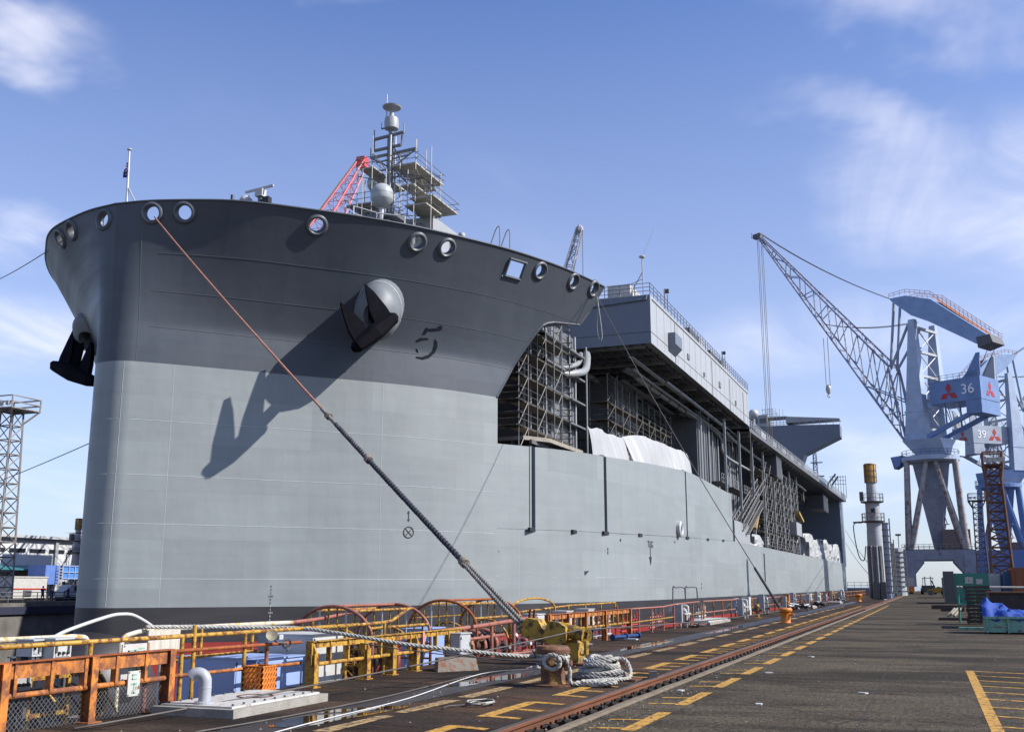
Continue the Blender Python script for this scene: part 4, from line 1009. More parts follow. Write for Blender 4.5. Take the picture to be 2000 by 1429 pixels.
# ================================================================== SCAFFOLDS, SHEETS AND CARGO ON THE SHIP
def scaffold(label, x0, x1, y0, y1, z0, z1, nx, ny, nz, r=.045, mat=None, deck=(1,), brace=True, over=1.0, group='scaffolds on the ship', dm=None):
    mat = mat or m_galvd; dm = dm or m_plank
    t = thing('scaffold', label, 'scaffold', ((x0 + x1) / 2, (y0 + y1) / 2, z0), group)
    X = [x0 + (x1 - x0) * i / nx for i in range(nx + 1)]; Y = [y0 + (y1 - y0) * i / ny for i in range(ny + 1)]; Z = [z0 + (z1 - z0) * i / nz for i in range(nz + 1)]
    rr = random.Random(int(x0 * 10 + y0))
    for i, x in enumerate(X):
        for j, y in enumerate(Y):
            if 0 < i < nx and 0 < j < ny: continue
            MB().tube((x, y, z0), (x, y, z1 + rr.uniform(.2, over)), r, 5).build('standard', mat, t)
    for k, z in enumerate(Z):
        mb = MB()
        for h in ((0, .5, 1.0) if k else (0,)):
            for x in (X[0], X[-1]): mb.tube((x, y0 - .3, z + h), (x, y1 + .3, z + h), r * .8, 4)
            for y in (Y[0], Y[-1]): mb.tube((x0 - .3, y, z + h), (x1 + .3, y, z + h), r * .8, 4)
        if k == 0:
            for y in Y: mb.tube((x0 - .2, y, z), (x1 + .2, y, z), r * .8, 4)
        mb.build('ledger', mat, t)
        if k in deck:
            for q in range(3):
                MB().ab((x1 - .1 - q * .42, y0 - .2, z - .05), (x1 - .48 - q * .42, y1 + .2, z + .01)).build('plank', dm, t)
                MB().ab((x0, y0 + .1 + q * .42, z - .05), (x1, y0 + .48 + q * .42, z + .01)).build('plank', dm, t)
    if brace:
        mb = MB()
        for k in range(nz):
            for j in range(0, ny, 2): mb.tube((x1, Y[j], Z[k]), (x1, Y[j + 1], Z[k + 1]), r * .7, 4)
            mb.tube((x0, y0, Z[k]), (x1, y0, Z[k + 1]), r * .7, 4)
        mb.build('brace', mat, t)
    return t
m_sc = M('scaffold_tube', (.15, .15, .15), .45, metal=.4, var=.3)
m_plankl2 = M('scaffold_board_mid', (.34, .31, .26), .8, var=.3, stretch=(6, 1, 1))
sA = scaffold('tall tube scaffold wrapped round the trunk just behind the flared bow', -35, -27.6, 72.2, 84.5, 11.6, 23.4, 4, 6, 6, .05, m_sc, (0, 1, 2, 3, 4, 5))
MB().prism([(-33.5, 73.2, 12.55), (-27.6, 73.2, 12.55), (-26.3, 75.5, 12.55), (-26.2, 83.6, 12.55), (-27.5, 85.2, 12.55), (-33.5, 85.2, 12.55)], (0, 0, .3)).build('base_platform', m_plankl2, sA)
for q in range(5): MB().ab((-33.2 + q * 1.5, 73.4, 12.25), (-33.0 + q * 1.5, 85, 12.55)).build('platform_joist', m_galvd, sA)
sB = scaffold('dark tube scaffold round the second trunk above the white sheets', -34, -28.4, 99, 127, 12.5, 21.5, 3, 10, 5, .05, m_sc, (1, 2, 3, 4))
sB2 = scaffold('low scaffold run between the two trunks under the pipes', -37, -34.5, 88, 112, 12.5, 22.5, 1, 9, 5, .05, m_sc, (1, 2, 3, 4))
sC = thing('scaffold_wall', 'dense lattice scaffold wall standing on the mission deck near the stern', 'scaffold', (-24.6, 200, 7.5), 'scaffolds on the ship')
for j in range(10):
    y = 176 + j * 5.6
    for x in (-24.4, -26.2): MB().tube((x, y, 7.6), (x, y, 20.4), .11, 5).build('standard', m_sc, sC)
for k in range(7):
    z = 8.4 + k * 2
    mb = MB()
    for x in (-24.4, -26.2):
        for h in (0, .6, 1.1): mb.tube((x, 175, z + h), (x, 227, z + h), .07, 4)
        for j in range(18):
            y = 176 + j * 2.8; mb.tube((x, y, z), (x, y + 2.8, z + 2) if j % 2 else (x, y + 2.8, z - .6), .06, 4)
    mb.build('ledger', m_sc, sC)
    MB().ab((-26.1, 175.5, z - .06), (-24.6, 226.5, z)).build('plank', m_plank, sC)
# scaffold round the forward mast
m_scl = M('scaffold_tube_bright', (.34, .34, .33), .45, metal=.3, var=.3)
m_plankl = M('scaffold_board_pale', (.46, .43, .37), .8, var=.3, stretch=(6, 1, 1))
sm = thing('mast_scaffold', 'open tube scaffold with board platforms round the forward mast', 'scaffold', (mx, my, 23), 'scaffolds on the ship')
for (p, q) in (((-41.038,73.000,39.042), 0), ((-42.383,73.000,36.619), 0), ((-43.519,73.000,33.892), 0), ((-37.479,74.000,38.557), 0), ((-38.971,79.000,39.895), 0), ((-38.947,74.000,37.499), 0), ((-36.006,74.000,36.041), 0), ((-37.524,79.000,37.446), 0), ((-40.765,79.000,38.073), 0), ((-45.242,79.000,38.244), 0), ((-39.140,72.000,35.379), 0), ((-36.579,72.000,31.915), 0), ((-37.596,76.000,33.679), 0), ((-36.757,76.000,32.423), 0)):
    MB().tube((p[0], p[1], 22.4), p, .04, 5).build('standard', m_scl, sm)
def platform(a, b, c, par, th=.12):
    """board platform through three corners"""
    a, b, c = Vector(a), Vector(b), Vector(c); d = a + (c - b)
    for k in range(6):
        t0, t1 = k / 6 + .01, (k + 1) / 6 - .01
        P4 = [a + (d - a) * t0, b + (c - b) * t0, b + (c - b) * t1, a + (d - a) * t1]
        MB().prism(P4, (0, 0, th)).build('plank', m_plankl, par)
def plat(l, r_, d, hh=0):
    l, r_ = Vector(l), Vector(r_); z = (l.z + r_.z) / 2; a = Vector((l.x, l.y, z)); b = Vector((r_.x, l.y, z)); c = Vector((r_.x, l.y + d, z)); platform(a, b, c, sm)
    mb = MB()
    for h in (.5, 1.0):
        mb.tube((a.x - .3, a.y, z + h), (b.x + .3, b.y, z + h), .035, 4); mb.tube((b.x, b.y - .3, z + h), (c.x, c.y + .3, z + h), .035, 4); mb.tube((a.x, a.y - .3, z + h), (a.x, c.y + .3, z + h), .035, 4); mb.tube((a.x, c.y, z + h), (c.x, c.y, z + h), .035, 4)
    mb.build('guard_rail', m_scl, sm)
plat((-39.798,74.000,36.616), (-37.479,74.000,36.264), 5.5); plat((-42.273,73.000,36.280), (-40.948,73.000,36.081), 6); plat((-37.990,74.000,33.481), (-35.816,74.000,33.178), 5)
plat((-43.445,73.000,33.243), (-40.802,73.000,32.883), 5); plat((-38.878,74.000,34.648), (-37.632,74.000,34.469), 4); plat((-37.933,73.000,32.448), (-35.968,73.000,32.181), 3); plat((-39.565,77.000,36.325), (-38.326,77.000,36.144), 3)
for (xa, ya, zt2) in ((-2.6, -2.2, 9.5), (-1.3, -2.4, 12), (.6, -2.0, 11), (1.9, -1.6, 10.2), (3.1, -1.2, 8.2), (4.3, -.8, 6.4), (5.4, .6, 5.6), (2.4, 4.2, 9.6), (4.0, 4.4, 7.4), (5.8, 4.6, 6.2), (-2.4, 3.6, 9), (-4.2, -1.4, 6.4), (-4.3, 2.6, 6.8)):
    MB().tube((mx + xa, my + ya, 22.4), (mx + xa, my + ya, 24 + zt2), .035, 5).build('standard', m_scl, sm)
mb = MB()
for k in range(7):
    z = 25.4 + k * 1.15; w_ = 5.6 - k * .55
    for yy in (my - 2, my + 4.2): mb.tube((mx - 2.6, yy, z), (mx + w_, yy, z), .03, 4); mb.tube((mx - 2.6, yy, z + .5), (mx + w_, yy, z + .5), .03, 4)
    for xx in (mx - 2.6, mx + w_ * .5, mx + w_): mb.tube((xx, my - 2.2, z + .2), (xx, my + 4.4, z + .2), .03, 4)
    mb.tube((mx + .6, my - 2, z), (mx + w_, my - 2, z + 1.15), .03, 4)
mb.build('ledger', m_scl, sm)
mb = MB()
for (a, b) in (((-40.988,73.000,37.417), (-39.184,73.000,35.091)), ((-37.424,74.000,35.891), (-35.945,74.000,32.527)), ((-38.914,74.000,36.115), (-37.358,74.000,32.719)), ((-35.945,74.000,32.527), (-37.442,79.000,32.119)), ((-38.937,79.000,38.043), (-37.515,79.000,36.869)), ((-40.716,79.000,35.884), (-38.937,79.000,38.043)), ((-43.485,73.000,32.976), (-40.821,73.000,31.942)), ((-38.814,74.000,32.016), (-37.460,79.000,33.297)), ((-38.082,74.000,31.204), (-37.449,79.000,32.589)), ((-38.903,74.000,35.655), (-35.988,74.000,34.999)), ((-40.918,73.000,35.118), (-42.347,73.000,35.556))):
    mb.tube(a, b, .04, 4)
mb.build('brace', m_sc, sm)

# hanging white sheets
def sheet_cloth(label, p0, p1, ztop_, zbot, amp=.5, n=70, seed=1, lean=1.0):
    r_ = random.Random(seed); ph = [r_.uniform(0, 6.28) for _ in range(6)]; rows = []
    a, b = Vector(p0), Vector(p1); d = (b - a); nrm = Vector((d.y, -d.x, 0)).normalized()
    for j in range(13):
        v = j / 12; row = []
        for i in range(n + 1):
            u = i / n; L_ = d.length; q = u * L_
            fold = amp * (abs(math.sin(q * 1.15 + ph[0] + .8 * v)) ** .6 * .45 + abs(math.sin(q * 2.9 + ph[1] + math.sin(q * .7) * 1.5)) * .28 + math.sin(q * .45 + ph[2] + 2 * v) * .5) * (.4 + .6 * v)
            zt_ = ztop_(u) if callable(ztop_) else ztop_; zt_ += .12 * math.sin(u * 14 + ph[3]) * (1 - v) - .30 * abs(math.sin(u * 5.4 + ph[4])) * (1 - v)
            zb = zbot(u) if callable(zbot) else zbot
            row.append(a + d * u + nrm * (fold + lean * v ** .7) + Vector((0, 0, zt_ + (zb - zt_) * v - a.z)))
        rows.append(row)
    back = [[p - nrm * 1.8 + Vector((0, 0, .1)) for p in rows[0]], rows[0]]
    mb = MB().grid(rows); o = mb.build('white_sheet', m_tarp, None, smooth=True)
    return tag(o, label, 'tarpaulin', 'white sheets over the side shell')
q0, q1, q2 = (-26.400,84.994,15.440), (-26.400,96.279,16.068), (-25.200,119.452,16.729)
sheet_cloth('white tarpaulin hanging below the first scaffold, beside its corner pole', (q0[0], q0[1], 0), (q1[0], q1[1], 0), lambda u: q0[2] + (q1[2] - q0[2] - .3) * u, lambda u: 11.6 + u * .5, .45, 150, 3, .7)
sheet_cloth('larger white tarpaulin bunched over gear below the second scaffold', (q1[0], q1[1] + .3, 0), (q2[0], q2[1], 0), lambda u: q1[2] + (q2[2] - q1[2]) * u + .55 * math.sin(u * 3.14), 12.0, .7, 300, 5, 1.0)
# wrapped bundles along the stern quarter
def bundle(c, d, seed, name='wrapped_bundle'):
    r_ = random.Random(seed); mb = MB(); n = 9; rows = []
    for j in range(7):
        v = j / 6; row = []
        for k in range(20):
            t = 2 * math.pi * k / 20; sq = (abs(math.cos(t)) ** 4 + abs(math.sin(t)) ** 4) ** -.25
            rad = (1 - .25 * v ** 3) * (1 + .10 * math.sin(t * 5 + seed + j) + r_.uniform(-.07, .07))
            row.append((c[0] + d[0] / 2 * math.cos(t) * sq * rad, c[1] + d[1] / 2 * math.sin(t) * sq * rad, c[2] + d[2] * v + r_.uniform(-.08, .08) * d[2] * .5))
        rows.append(row)
    mb.grid(rows, True); mb.add(rows[-1], [tuple(range(20))]); return mb.build(name, m_tarp)
LB = ['nearest the scaffold wall', 'second from the scaffold wall', 'third from the scaffold wall', 'fourth from the scaffold wall', 'fifth from the scaffold wall', 'sixth from the scaffold wall', 'last one by the stern corner']
for k in range(7):
    y = 244 + k * 12
    tag(bundle((-25.0, y, zknk(y) - .5), (3.6, 11.5, 5.6 - (k % 3) * .8), k + 3), 'white wrapped bundle on the stern quarter, ' + LB[k], 'bundle', 'wrapped bundles on the stern quarter')
tag(bundle((-24.8, (-24.500,166.559,9.036)[1], zknk(170) - .3), (2.0, 8, 2.2), 33), 'small white wrapped bundle beside the leaning gangways', 'bundle')
# leaning gangways
for i, (a, b, lb) in enumerate((((-24.400,149.160,9.871), (-24.400,174.717,17.789), 'longest of three gangways leaning on the mission deck, uppermost'), ((-24.000,148.282,9.257), (-24.000,164.414,14.529), 'middle gangway of three leaning on the mission deck'), ((-23.700,151.165,8.960), (-23.700,165.738,13.517), 'shortest gangway of three leaning on the mission deck'))):
    g = thing('gangway', lb, 'gangway', a, 'gangways leaning on the mission deck'); a, b = Vector(a), Vector(b)
    for w in (-.6, .6):
        for h in (0, 1.1): MB().tube(a + Vector((w, 0, h)), b + Vector((w, 0, h)), .10, 5).build('side_rail', m_galvd, g)
    n = 14
    for k in range(n + 1):
        c = a + (b - a) * (k / n); mb = MB(); mb.tube(c + Vector((-.6, 0, 0)), c + Vector((.6, 0, 0)), .08, 4)
        for w in (-.6, .6): mb.tube(c + Vector((w, 0, 0)), c + Vector((w, 0, 1.1)), .06, 4)
        mb.build('rung', m_galvd, g)
p = (-23.600,142.087,7.480); q = (-23.600,155.080,10.376)
bx_ = MB().ab((-25.6, p[1], zknk(150) - .5), (-23.6, q[1], q[2])).build('cargo_box', m_grey)
tag(bx_, 'plain grey steel cargo box at the step of the side shell', 'box')
tb = MB().bar((-23.900,160.863,10.154), (-23.900,164.768,12.833), .9, .5).build('timber_board', M('yellow_timber', (.50, .34, .12), .7)); tag(tb, 'yellow timber board upright beside the shortest gangway', 'board')
tb = MB().bar((-24.000,220.317,16.356), (-24.000,227.948,14.929), 1.1, .5).build('timber_board', MATS['yellow_timber']); tag(tb, 'yellow timber board leaning aft of the scaffold wall', 'board')
p = (-23.400,212.460,11.101); q = (-23.400,237.481,15.224)
cab = MB().ab((-26, p[1], p[2] + .4), (-23.3, p[1] + 9, p[2] + 2.9)).build('winch_cabin', m_grey); tag(cab, 'grey winch cabin at the side aft of the scaffold wall', 'cabin')
# containers and boxes on the raised block
def container(label, x0, y0, z0, dx, dy, dz, mat, group=None, name='container', ribs=True, rust=None):
    c = thing(name, label, 'container', (x0 + dx / 2, y0 + dy / 2, z0), group)
    MB().ab((x0, y0, z0), (x0 + dx, y0 + dy, z0 + dz)).build('box', mat, c)
    if ribs:
        n = max(3, int(dy / .55)); mb = MB()
        for k in range(n):
            y = y0 + dy * (k + .5) / n; mb.ab((x0 + dx, y - .09, z0 + .15), (x0 + dx + .04, y + .09, z0 + dz - .12)); mb.ab((x0 - .04, y - .09, z0 + .15), (x0, y + .09, z0 + dz - .12))
        mb.build('side_ribs', mat, c)
        n = max(3, int(dx / .55)); mb = MB()
        for k in range(n):
            x = x0 + dx * (k + .5) / n; mb.ab((x - .09, y0 - .04, z0 + .15), (x + .09, y0, z0 + dz - .12))
        mb.build('end_ribs', mat, c)
    mb = MB()
    for x in (x0, x0 + dx):
        for y in (y0, y0 + dy): mb.box((x, y, z0 + dz / 2), (.14, .14, dz + .04))
    mb.build('corner_post', mat, c); return c
gb = 'containers on the raised block'
a = (-32.635,104.000,34.971); b = (-30.506,104.000,35.078)
container('pair-end grey container just behind the bow bulwark', a[0] + 1.2, 104, zb1, 2.4, 9, 2.5, m_ship, gb)
a = (-28.100,99.000,31.643)
container('white container with posts beside the front railing of the block', a[0], 99, zb1, 2.2, 5, 2.3, m_white, gb)
a = (-26.670,98.000,30.371); container('small white deck box behind the front railing of the block', a[0], 98, zb1, 1.3, 1.2, 1.0, m_white, gb, 'deck_box', False)
for (y, L, h, lb, mt) in (((-25.000,119.169,33.396)[1], 5, 2.0, 'dark box nearest the front lamp along the block side railing', m_dgrey), ((-25.000,124.712,33.454)[1], 4, 2.1, 'pale box second from the front lamp along the block railing', m_ship), ((-25.000,132.116,33.831)[1], 6, 2.0, 'dark box third from the front lamp along the block railing', m_dgrey), ((-25.000,139.925,34.014)[1], 5, 2.2, 'pale box fourth from the front lamp along the block railing', m_ship), ((-25.000,153.775,34.422)[1], 4, 1.8, 'rounded grey gear box at the after end of the block railing', m_grey)):
    container(lb, -26.5, y, zb1 + .3, 2.4, L, h, mt, gb, 'deck_box', False)

# ================================================================== ROPES FROM THE SHIP
def rope(label, pts, r, mat, name='mooring_line', n=6, cat='rope', group=None):
    return tag(MB().path(pts, r, n).build(name, mat, smooth=True), label, cat, group)
HK = (-9.205,24.200,0.929)
A = Vector((-42.920,49.358,24.071)); B = Vector(HK)
hw = thing('bow_hawser', 'thick mooring hawser from the bow chock down to the yellow hook', 'rope', B)
S = sag(A, B, .25, 60)
MB().path(S[:44], .045, 6).build('upper_wire', m_ropeo, hw, smooth=True)
twist(S[43:57], .085, .5).build('wrapped_length', m_ropeb, hw, smooth=True)
twist(S[41:48], .075, .42).build('braided_length', M('grey_rope', (.22, .21, .19), .9, var=.4, scale=12), hw, smooth=True)
d = Vector((.03, .02, .012))
for s_ in (1, -1):
    twist([S[55], S[56] + d * s_, S[58] + d * 1.6 * s_, S[60] + d * 1.5 * s_], .055, .3).build('eye_splice', MATS['grey_rope'], hw, smooth=True)
for i in (42, 47, 56):
    e = (S[i + 1] - S[i]).normalized()
    MB().tube(S[i] - e * .1, S[i] + e * .1, .13, 10).build('lashing', M('lashing_tan', (.24, .20, .15), .9, bump=.5), hw, smooth=40)
rope('dark mooring line from the port bow chock off to the far quay', sag(Vector((-51.550,50.858,24.144)), (-84.000,72.883,30.155), .3), .035, m_wire)
rope('thin mooring wire running down to the far side behind the stem', sag((-52, 62, 14.5), (-96.000,86.713,12.460), .2), .04, m_wire)
OB1 = (-6.688,54.038,0.000)
C = Vector((-22.855,76.387,24.533)); E = Vector((OB1[0] - .1, OB1[1] - .1, .50))
mw = thing('bollard_hawser', 'thin mooring line from the aftmost bow chock to the near orange bollard', 'rope', E)
S = sag(C, E, .5, 40); MB().path(S[:39], .028, 5).build('wire', m_wire, mw, smooth=True)
twist(S[36:], .07, .35).build('wrapped_end', m_ropeb, mw, smooth=True)
loop = [(-22.719,76.200,24.302), (-22.483,76.200,23.449), (-22.591,76.200,22.017), (-22.568,76.200,20.991), (-22.373,76.200,20.322), (-22.200,76.200,20.755), (-22.339,76.200,22.199), (-22.485,76.200,23.367)]
rope('pale rope loop dangling below the aftmost bow chock', smoothpts(loop, 5), .035, m_rope)
rope('thin line from the flight deck edge down to the mission deck', sag((-22.800,154.387,23.887), (-23.400,156.497,14.678), 0, 4), .05, m_wire)
rope('slack stern line from the stern corner to the round tower', sag((-22.037,330.000,17.969), (-6.463,150.000,3.498), .6), .05, m_wire)
rope('lower stern line from the stern corner to the round tower', sag((-22.271,330.000,14.216), (-6.433,150.000,2.033), .6), .05, m_wire)
sc_ = MB().ab((-22.95, (-23.000,163.385,6.595)[1], 2.4), (-22.85, (-23.000,163.385,6.595)[1] + .25, 6.6)).build('hanging_chain', m_dgrey); tag(sc_, 'dark chain hanging down the hull side below the scaffold wall', 'chain')

# ================================================================== CRANES
m_leg = M('leg_weathered', (.42, .40, .40), .6, var=.2, scale=.6, rust=.42, rscale=.9, rustcol=(.20, .12, .09))
m_craneT = M('crane_faded_hazed_paint', (.44, .54, .72), .5, var=.16, scale=.35, rust=.08, rscale=1.0)  # faded paint, made lighter still in place of haze
m_craneP = M('portal_paint', (.30, .34, .44), .55, var=.2, scale=.5, rust=.2, rscale=1.2)
def crane(label, bx, by, e, k, pal, num, group='blue jib cranes', xs=0.0, ws=0.0):
    cr = thing('jib_crane', label, 'crane', (bx, by, 0), group)
    ex, ey = e; nx_, ny_ = -ey, ex
    if ny_ < 0: nx_, ny_ = -nx_, -ny_
    m1, m2, m3, m4 = pal
    def Q(s, w, z): return Vector((bx + xs + (ex * s + nx_ * w) * k, by + (ey * s + ny_ * w) * k, z * k))
    def W(x, y, z): return Vector((bx + x * k, by + y * k, z * k))
    # portal
    for sx in (-1, 1):
        for sy in (-1, 1):
            x = 6.6 * sx; y = 6 * sy
            lg = MB().ab(W(x - 1.3, y - 1.1, 1.6), W(x + 1.3, y + 1.1, 9.6)).build('portal_leg', m3, cr)
            MB().prism([W(x - sx * 1.3, y - .9, 8), W(x - sx * 1.3, y - .9, 4.6), W(x - sx * 3.4, y - .9, 7.2), W(x - sx * 3.4, y - .9, 8)], W(0, 1.8, 0) - W(0, 0, 0)).build('haunch', m3, cr)
            bo = MB().ab(W(x - .7, y - 2.6, .4), W(x + .7, y + 2.6, 1.6)).build('bogie', m_orange if sx < 0 else m_dgrey, cr)
            for q in range(4): MB().tube(W(x - .45, y - 1.9 + q * 1.27, .45), W(x + .45, y - 1.9 + q * 1.27, .45), .45 * k, 10).build('wheel', m_dgrey, bo)
            MB().ab(W(x - .95, y - 1.16, 1.8), W(x + .95, y - 1.11, 3.6)).build('plate', m_dwhite, lg)
    for sy in (-1, 1): MB().ab(W(-7.9, 6 * sy - 1, 7.6), W(7.9, 6 * sy + 1, 9.9)).build('portal_beam', m3, cr)
    for sx in (-1, 1): MB().ab(W(6.6 * sx - .9, -6, 8.0), W(6.6 * sx + .9, 6, 9.8)).build('portal_beam', m3, cr)
    MB().ab(W(-7.4, -6.5, 9.95), W(7.4, 6.5, 10.05)).build('portal_deck', m_dgrey, cr)
    mb = MB()
    for h in (.6, 1.2):
        for sy in (-1, 1): mb.tube(W(-7.8, 6.9 * sy, 10 + h), W(7.8, 6.9 * sy, 10 + h), .05, 4)
    for q in range(14):
        for sy in (-1, 1): mb.tube(W(-7.8 + q * 1.2, 6.9 * sy, 10), W(-7.8 + q * 1.2, 6.9 * sy, 11.2), .05, 4)
    mb.build('portal_railing', m_galvd, cr)
    MB().ab(W(1.2, -5.2, 10.1), W(7.2, 2, 14.6)).build('machine_shed', M('shed_rusty', (.20, .19, .20), .7, rust=.5), cr)
    # splayed tubular legs
    for sx in (-1, 1):
        for sy in (-1, 1):
            MB().tube(W(6.3 * sx, 5.2 * sy, 9.9), W(5.4 * sx, 3.6 * sy, 31), .75 * k, 10, .62 * k).build('tubular_leg', m_leg if num == '36' else m2, cr, smooth=40)
            MB().tube(W(5.9 * sx, 5.2 * sy, 9.9), W(.9 * sx, 4.2 * sy, 31), .68 * k, 10, .55 * k).build('tubular_leg', m_leg if num == '36' else m2, cr, smooth=40)
    MB().add([W(-4.2, -3, 31), W(4.2, -3, 31), W(4.2, 3, 31), W(-4.2, 3, 31), W(-.7, -.8, 10), W(1.2, -.8, 10), W(1.2, .8, 10), W(-.7, .8, 10)], [(0, 1, 2, 3), (7, 6, 5, 4), (0, 4, 5, 1), (1, 5, 6, 2), (2, 6, 7, 3), (3, 7, 4, 0)]).build('tapered_column', m3, cr)
    mb = MB()
    for q in range(5):
        z = 12 + q * 4; mb.tube(W(1.6, -1.6, z), W(2.2, -1.6, z + 4), .14, 5); mb.tube(W(2.6, -1.6, z), W(1.6, -1.6, z + 4), .14, 5); mb.tube(W(1.4, -1.6, z), W(3, -1.6, z), .14, 5)
    mb.build('access_tower', m_lgrey, cr)
    MB().lathe([(5.2 * k, 30.6 * k), (6.5 * k, 31 * k), (6.6 * k, 32 * k), (5.8 * k, 32.2 * k), (.01, 32.2 * k)], (bx, by, 0), 28).build('slew_ring', m2, cr)
    mb = MB()
    for h in (.6, 1.2): mb.path([W(6.5 * math.cos(a * .3142), 6.5 * math.sin(a * .3142), 32.2 + h) for a in range(20)], .05, 4, True)
    for a in range(20): mb.tube(W(6.5 * math.cos(a * .3142), 6.5 * math.sin(a * .3142), 32.2), W(6.5 * math.cos(a * .3142), 6.5 * math.sin(a * .3142), 33.4), .05, 4)
    mb.build('ring_railing', m_galvd, cr)
    # turntable neck and twin columns
    def tap(name, z0, s0, s1, z1, t0, t1, w0, w1, v0=None, v1=None, mat=m4):
        v0 = w0 if v0 is None else v0; v1 = w1 if v1 is None else v1
        mb = MB().add([Q(s0, w0, z0), Q(s1, w0, z0), Q(s1, w1, z0), Q(s0, w1, z0), Q(t0, v0, z1), Q(t1, v0, z1), Q(t1, v1, z1), Q(t0, v1, z1)], [(0, 1, 2, 3), (7, 6, 5, 4), (0, 4, 5, 1), (1, 5, 6, 2), (2, 6, 7, 3), (3, 7, 4, 0)])
        return mb.build(name, mat, cr)
    tap('neck', 32.2, -3.5, 4, 36, -3, 6.6, -4.5, 4.5, -6, 6, m2)
    for w in (-5 + ws, 5 + ws):
        tap('tower_column', 36, 1.2, 6.9, 50, 1.8, 5.4, w - 1.1, w + 1.1)
        tap('tower_column', 50.02, 1.8, 5.4, 66, 2.4, 3.9, w - 1.1, w + 1.1, w - .7, w + .7)
        tap('column_band', 43, 1.4, 6.4, 43.35, 1.4, 6.4, w - 1.2, w + 1.2)
    for z in (39, 46, 52, 58, 64): MB().bar(Q(2.6, -5 + ws, z), Q(2.6, 5 + ws, z), .7, .6).build('tower_tie', m_lgrey, cr)
    mb = MB()
    for z in (39, 46, 52, 58): mb.tube(Q(2.6, -4.5 + ws, z), Q(2.6, 4.5 + ws, z + 6), .16, 5); mb.tube(Q(2.6, 4.5 + ws, z), Q(2.6, -4.5 + ws, z + 6), .16, 5)
    mb.build('tower_brace', m_lgrey, cr)
    # machinery house
    hs = MB(); w = 4.6; HS = -1.8 if num == '36' else 0.0
    hs.add([Q(1.2 + HS, -w, 44), Q(-11.3 + HS, -w, 44), Q(-11.3 + HS, w, 44), Q(1.2 + HS, w, 44), Q(1.2 + HS, -w, 49.4), Q(-11.3 + HS, -w, 49.4), Q(-11.3 + HS, w, 49.4), Q(1.2 + HS, w, 49.4)], [(3, 2, 1, 0), (4, 5, 6, 7), (0, 1, 5, 4), (1, 2, 6, 5), (2, 3, 7, 6), (3, 0, 4, 7)])
    house = hs.build('machinery_house', m1, cr)
    hs = MB(); hs.add([Q(-7.5 + HS, -w + .1, 40.8), Q(-11.2 + HS, -w + .1, 40.8), Q(-11.2 + HS, w - .1, 40.8), Q(-7.5 + HS, w - .1, 40.8), Q(-7.5 + HS, -w + .1, 44), Q(-11.2 + HS, -w + .1, 44), Q(-11.2 + HS, w - .1, 44), Q(-7.5 + HS, w - .1, 44)], [(3, 2, 1, 0), (0, 1, 5, 4), (1, 2, 6, 5), (2, 3, 7, 6), (3, 0, 4, 7)]); hs.build('counterweight_box', m1, cr)
    for w_ in (-3.6, 3.6):
        MB().bar(Q(4, w_, 35.5), Q(-9.5 + HS, w_, 41.6), .9 * k, 1.0 * k).build('house_strut', m1, cr)
        MB().bar(Q(-2 + HS, w_, 38.2), Q(-2 + HS, w_, 44), .4 * k, .4 * k).build('house_strut', m1, cr)
        mb = MB()
        for q in range(4): mb.tube(Q(1 - q * 2.8 + HS, w_, 44), Q(-.4 - q * 2.8 + HS, w_, 37.6 + q * 1.3), .12, 5)
        mb.build('strut_brace', m_lgrey, cr)
        MB().prism([Q(-7 + HS, w_, 49.4), Q(-11 + HS, w_, 49.4), Q(-11.2 + HS, w_, 55), Q(-10.4 + HS, w_, 55)], Q(0, .35, 0) - Q(0, 0, 0)).build('rope_fin', m_lgrey if w_ > 0 else m1, cr)
    mb = MB()
    for w_ in (-w, w):
        for h in (.6, 1.2): mb.tube(Q(1 + HS, w_, 49.4 + h), Q(-11 + HS, w_, 49.4 + h), .05, 4)
        for q in range(9): mb.tube(Q(1 - q * 1.5 + HS, w_, 49.4), Q(1 - q * 1.5 + HS, w_, 50.6), .05, 4)
    mb.build('house_railing', m_galvd, cr)
    # emblem of three lozenges and the number
    ed = Vector((ex, ey, 0)) * -1; nd_ = Vector((-nx_, -ny_, 0))
    flip = 1
    xd = ed if ed.cross(Vector((0, 0, 1))).dot(nd_) > 0 else -ed
    m_lz = M('emblem_red', (.52, .02, .025), .5); m_no = M('number_white', (1.1, 1.1, 1.12), .5)
    def emblem(c, xd, nd2, sz):
        for a in (90, 210, 330):
            d = xd * math.cos(RAD(a)) + Vector((0, 0, 1)) * math.sin(RAD(a)); p = xd * math.cos(RAD(a + 90)) + Vector((0, 0, 1)) * math.sin(RAD(a + 90))
            q = [c, c + d * sz * .5 + p * sz * .29, c + d * sz, c + d * sz * .5 - p * sz * .29]
            MB().prism([v + nd2 * .02 for v in q], nd2 * .03).build('emblem_lozenge', m_lz, house)
    emblem(Q(-3.6 + HS, -w, 46.2), xd, nd_, 2.5 * k)
    text_mesh('number', num, 3.3 * k, Q(-8.2 + HS, -w - .06, 46.6), xd, (0, 0, 1), m_no, house, .02)
    em = Vector((-ex, -ey, 0)); emblem(Q(-11.32 + HS, 0, 46.2), Vector((0, 0, 1)).cross(em).normalized(), em, 2.4 * k)
    # rocking head with counterweight
    prof = [(8.9, 72.6), (4.5, 72.5), (-2, 70.2), (-14.9, 59.0), (-16, 57.6), (-12, 57.4), (-1, 64.8), (3.4, 67.2), (8.2, 71.6)]
    for w_ in (-2.9, 1.7):
        MB().prism([Q(s, w_, z) for s, z in prof], Q(0, 1.2, 0) - Q(0, 0, 0)).build('head_girder', M('head_paint', (.27, .41, .68), .5, var=.16, scale=.35, rust=.08, rscale=1.0), cr)
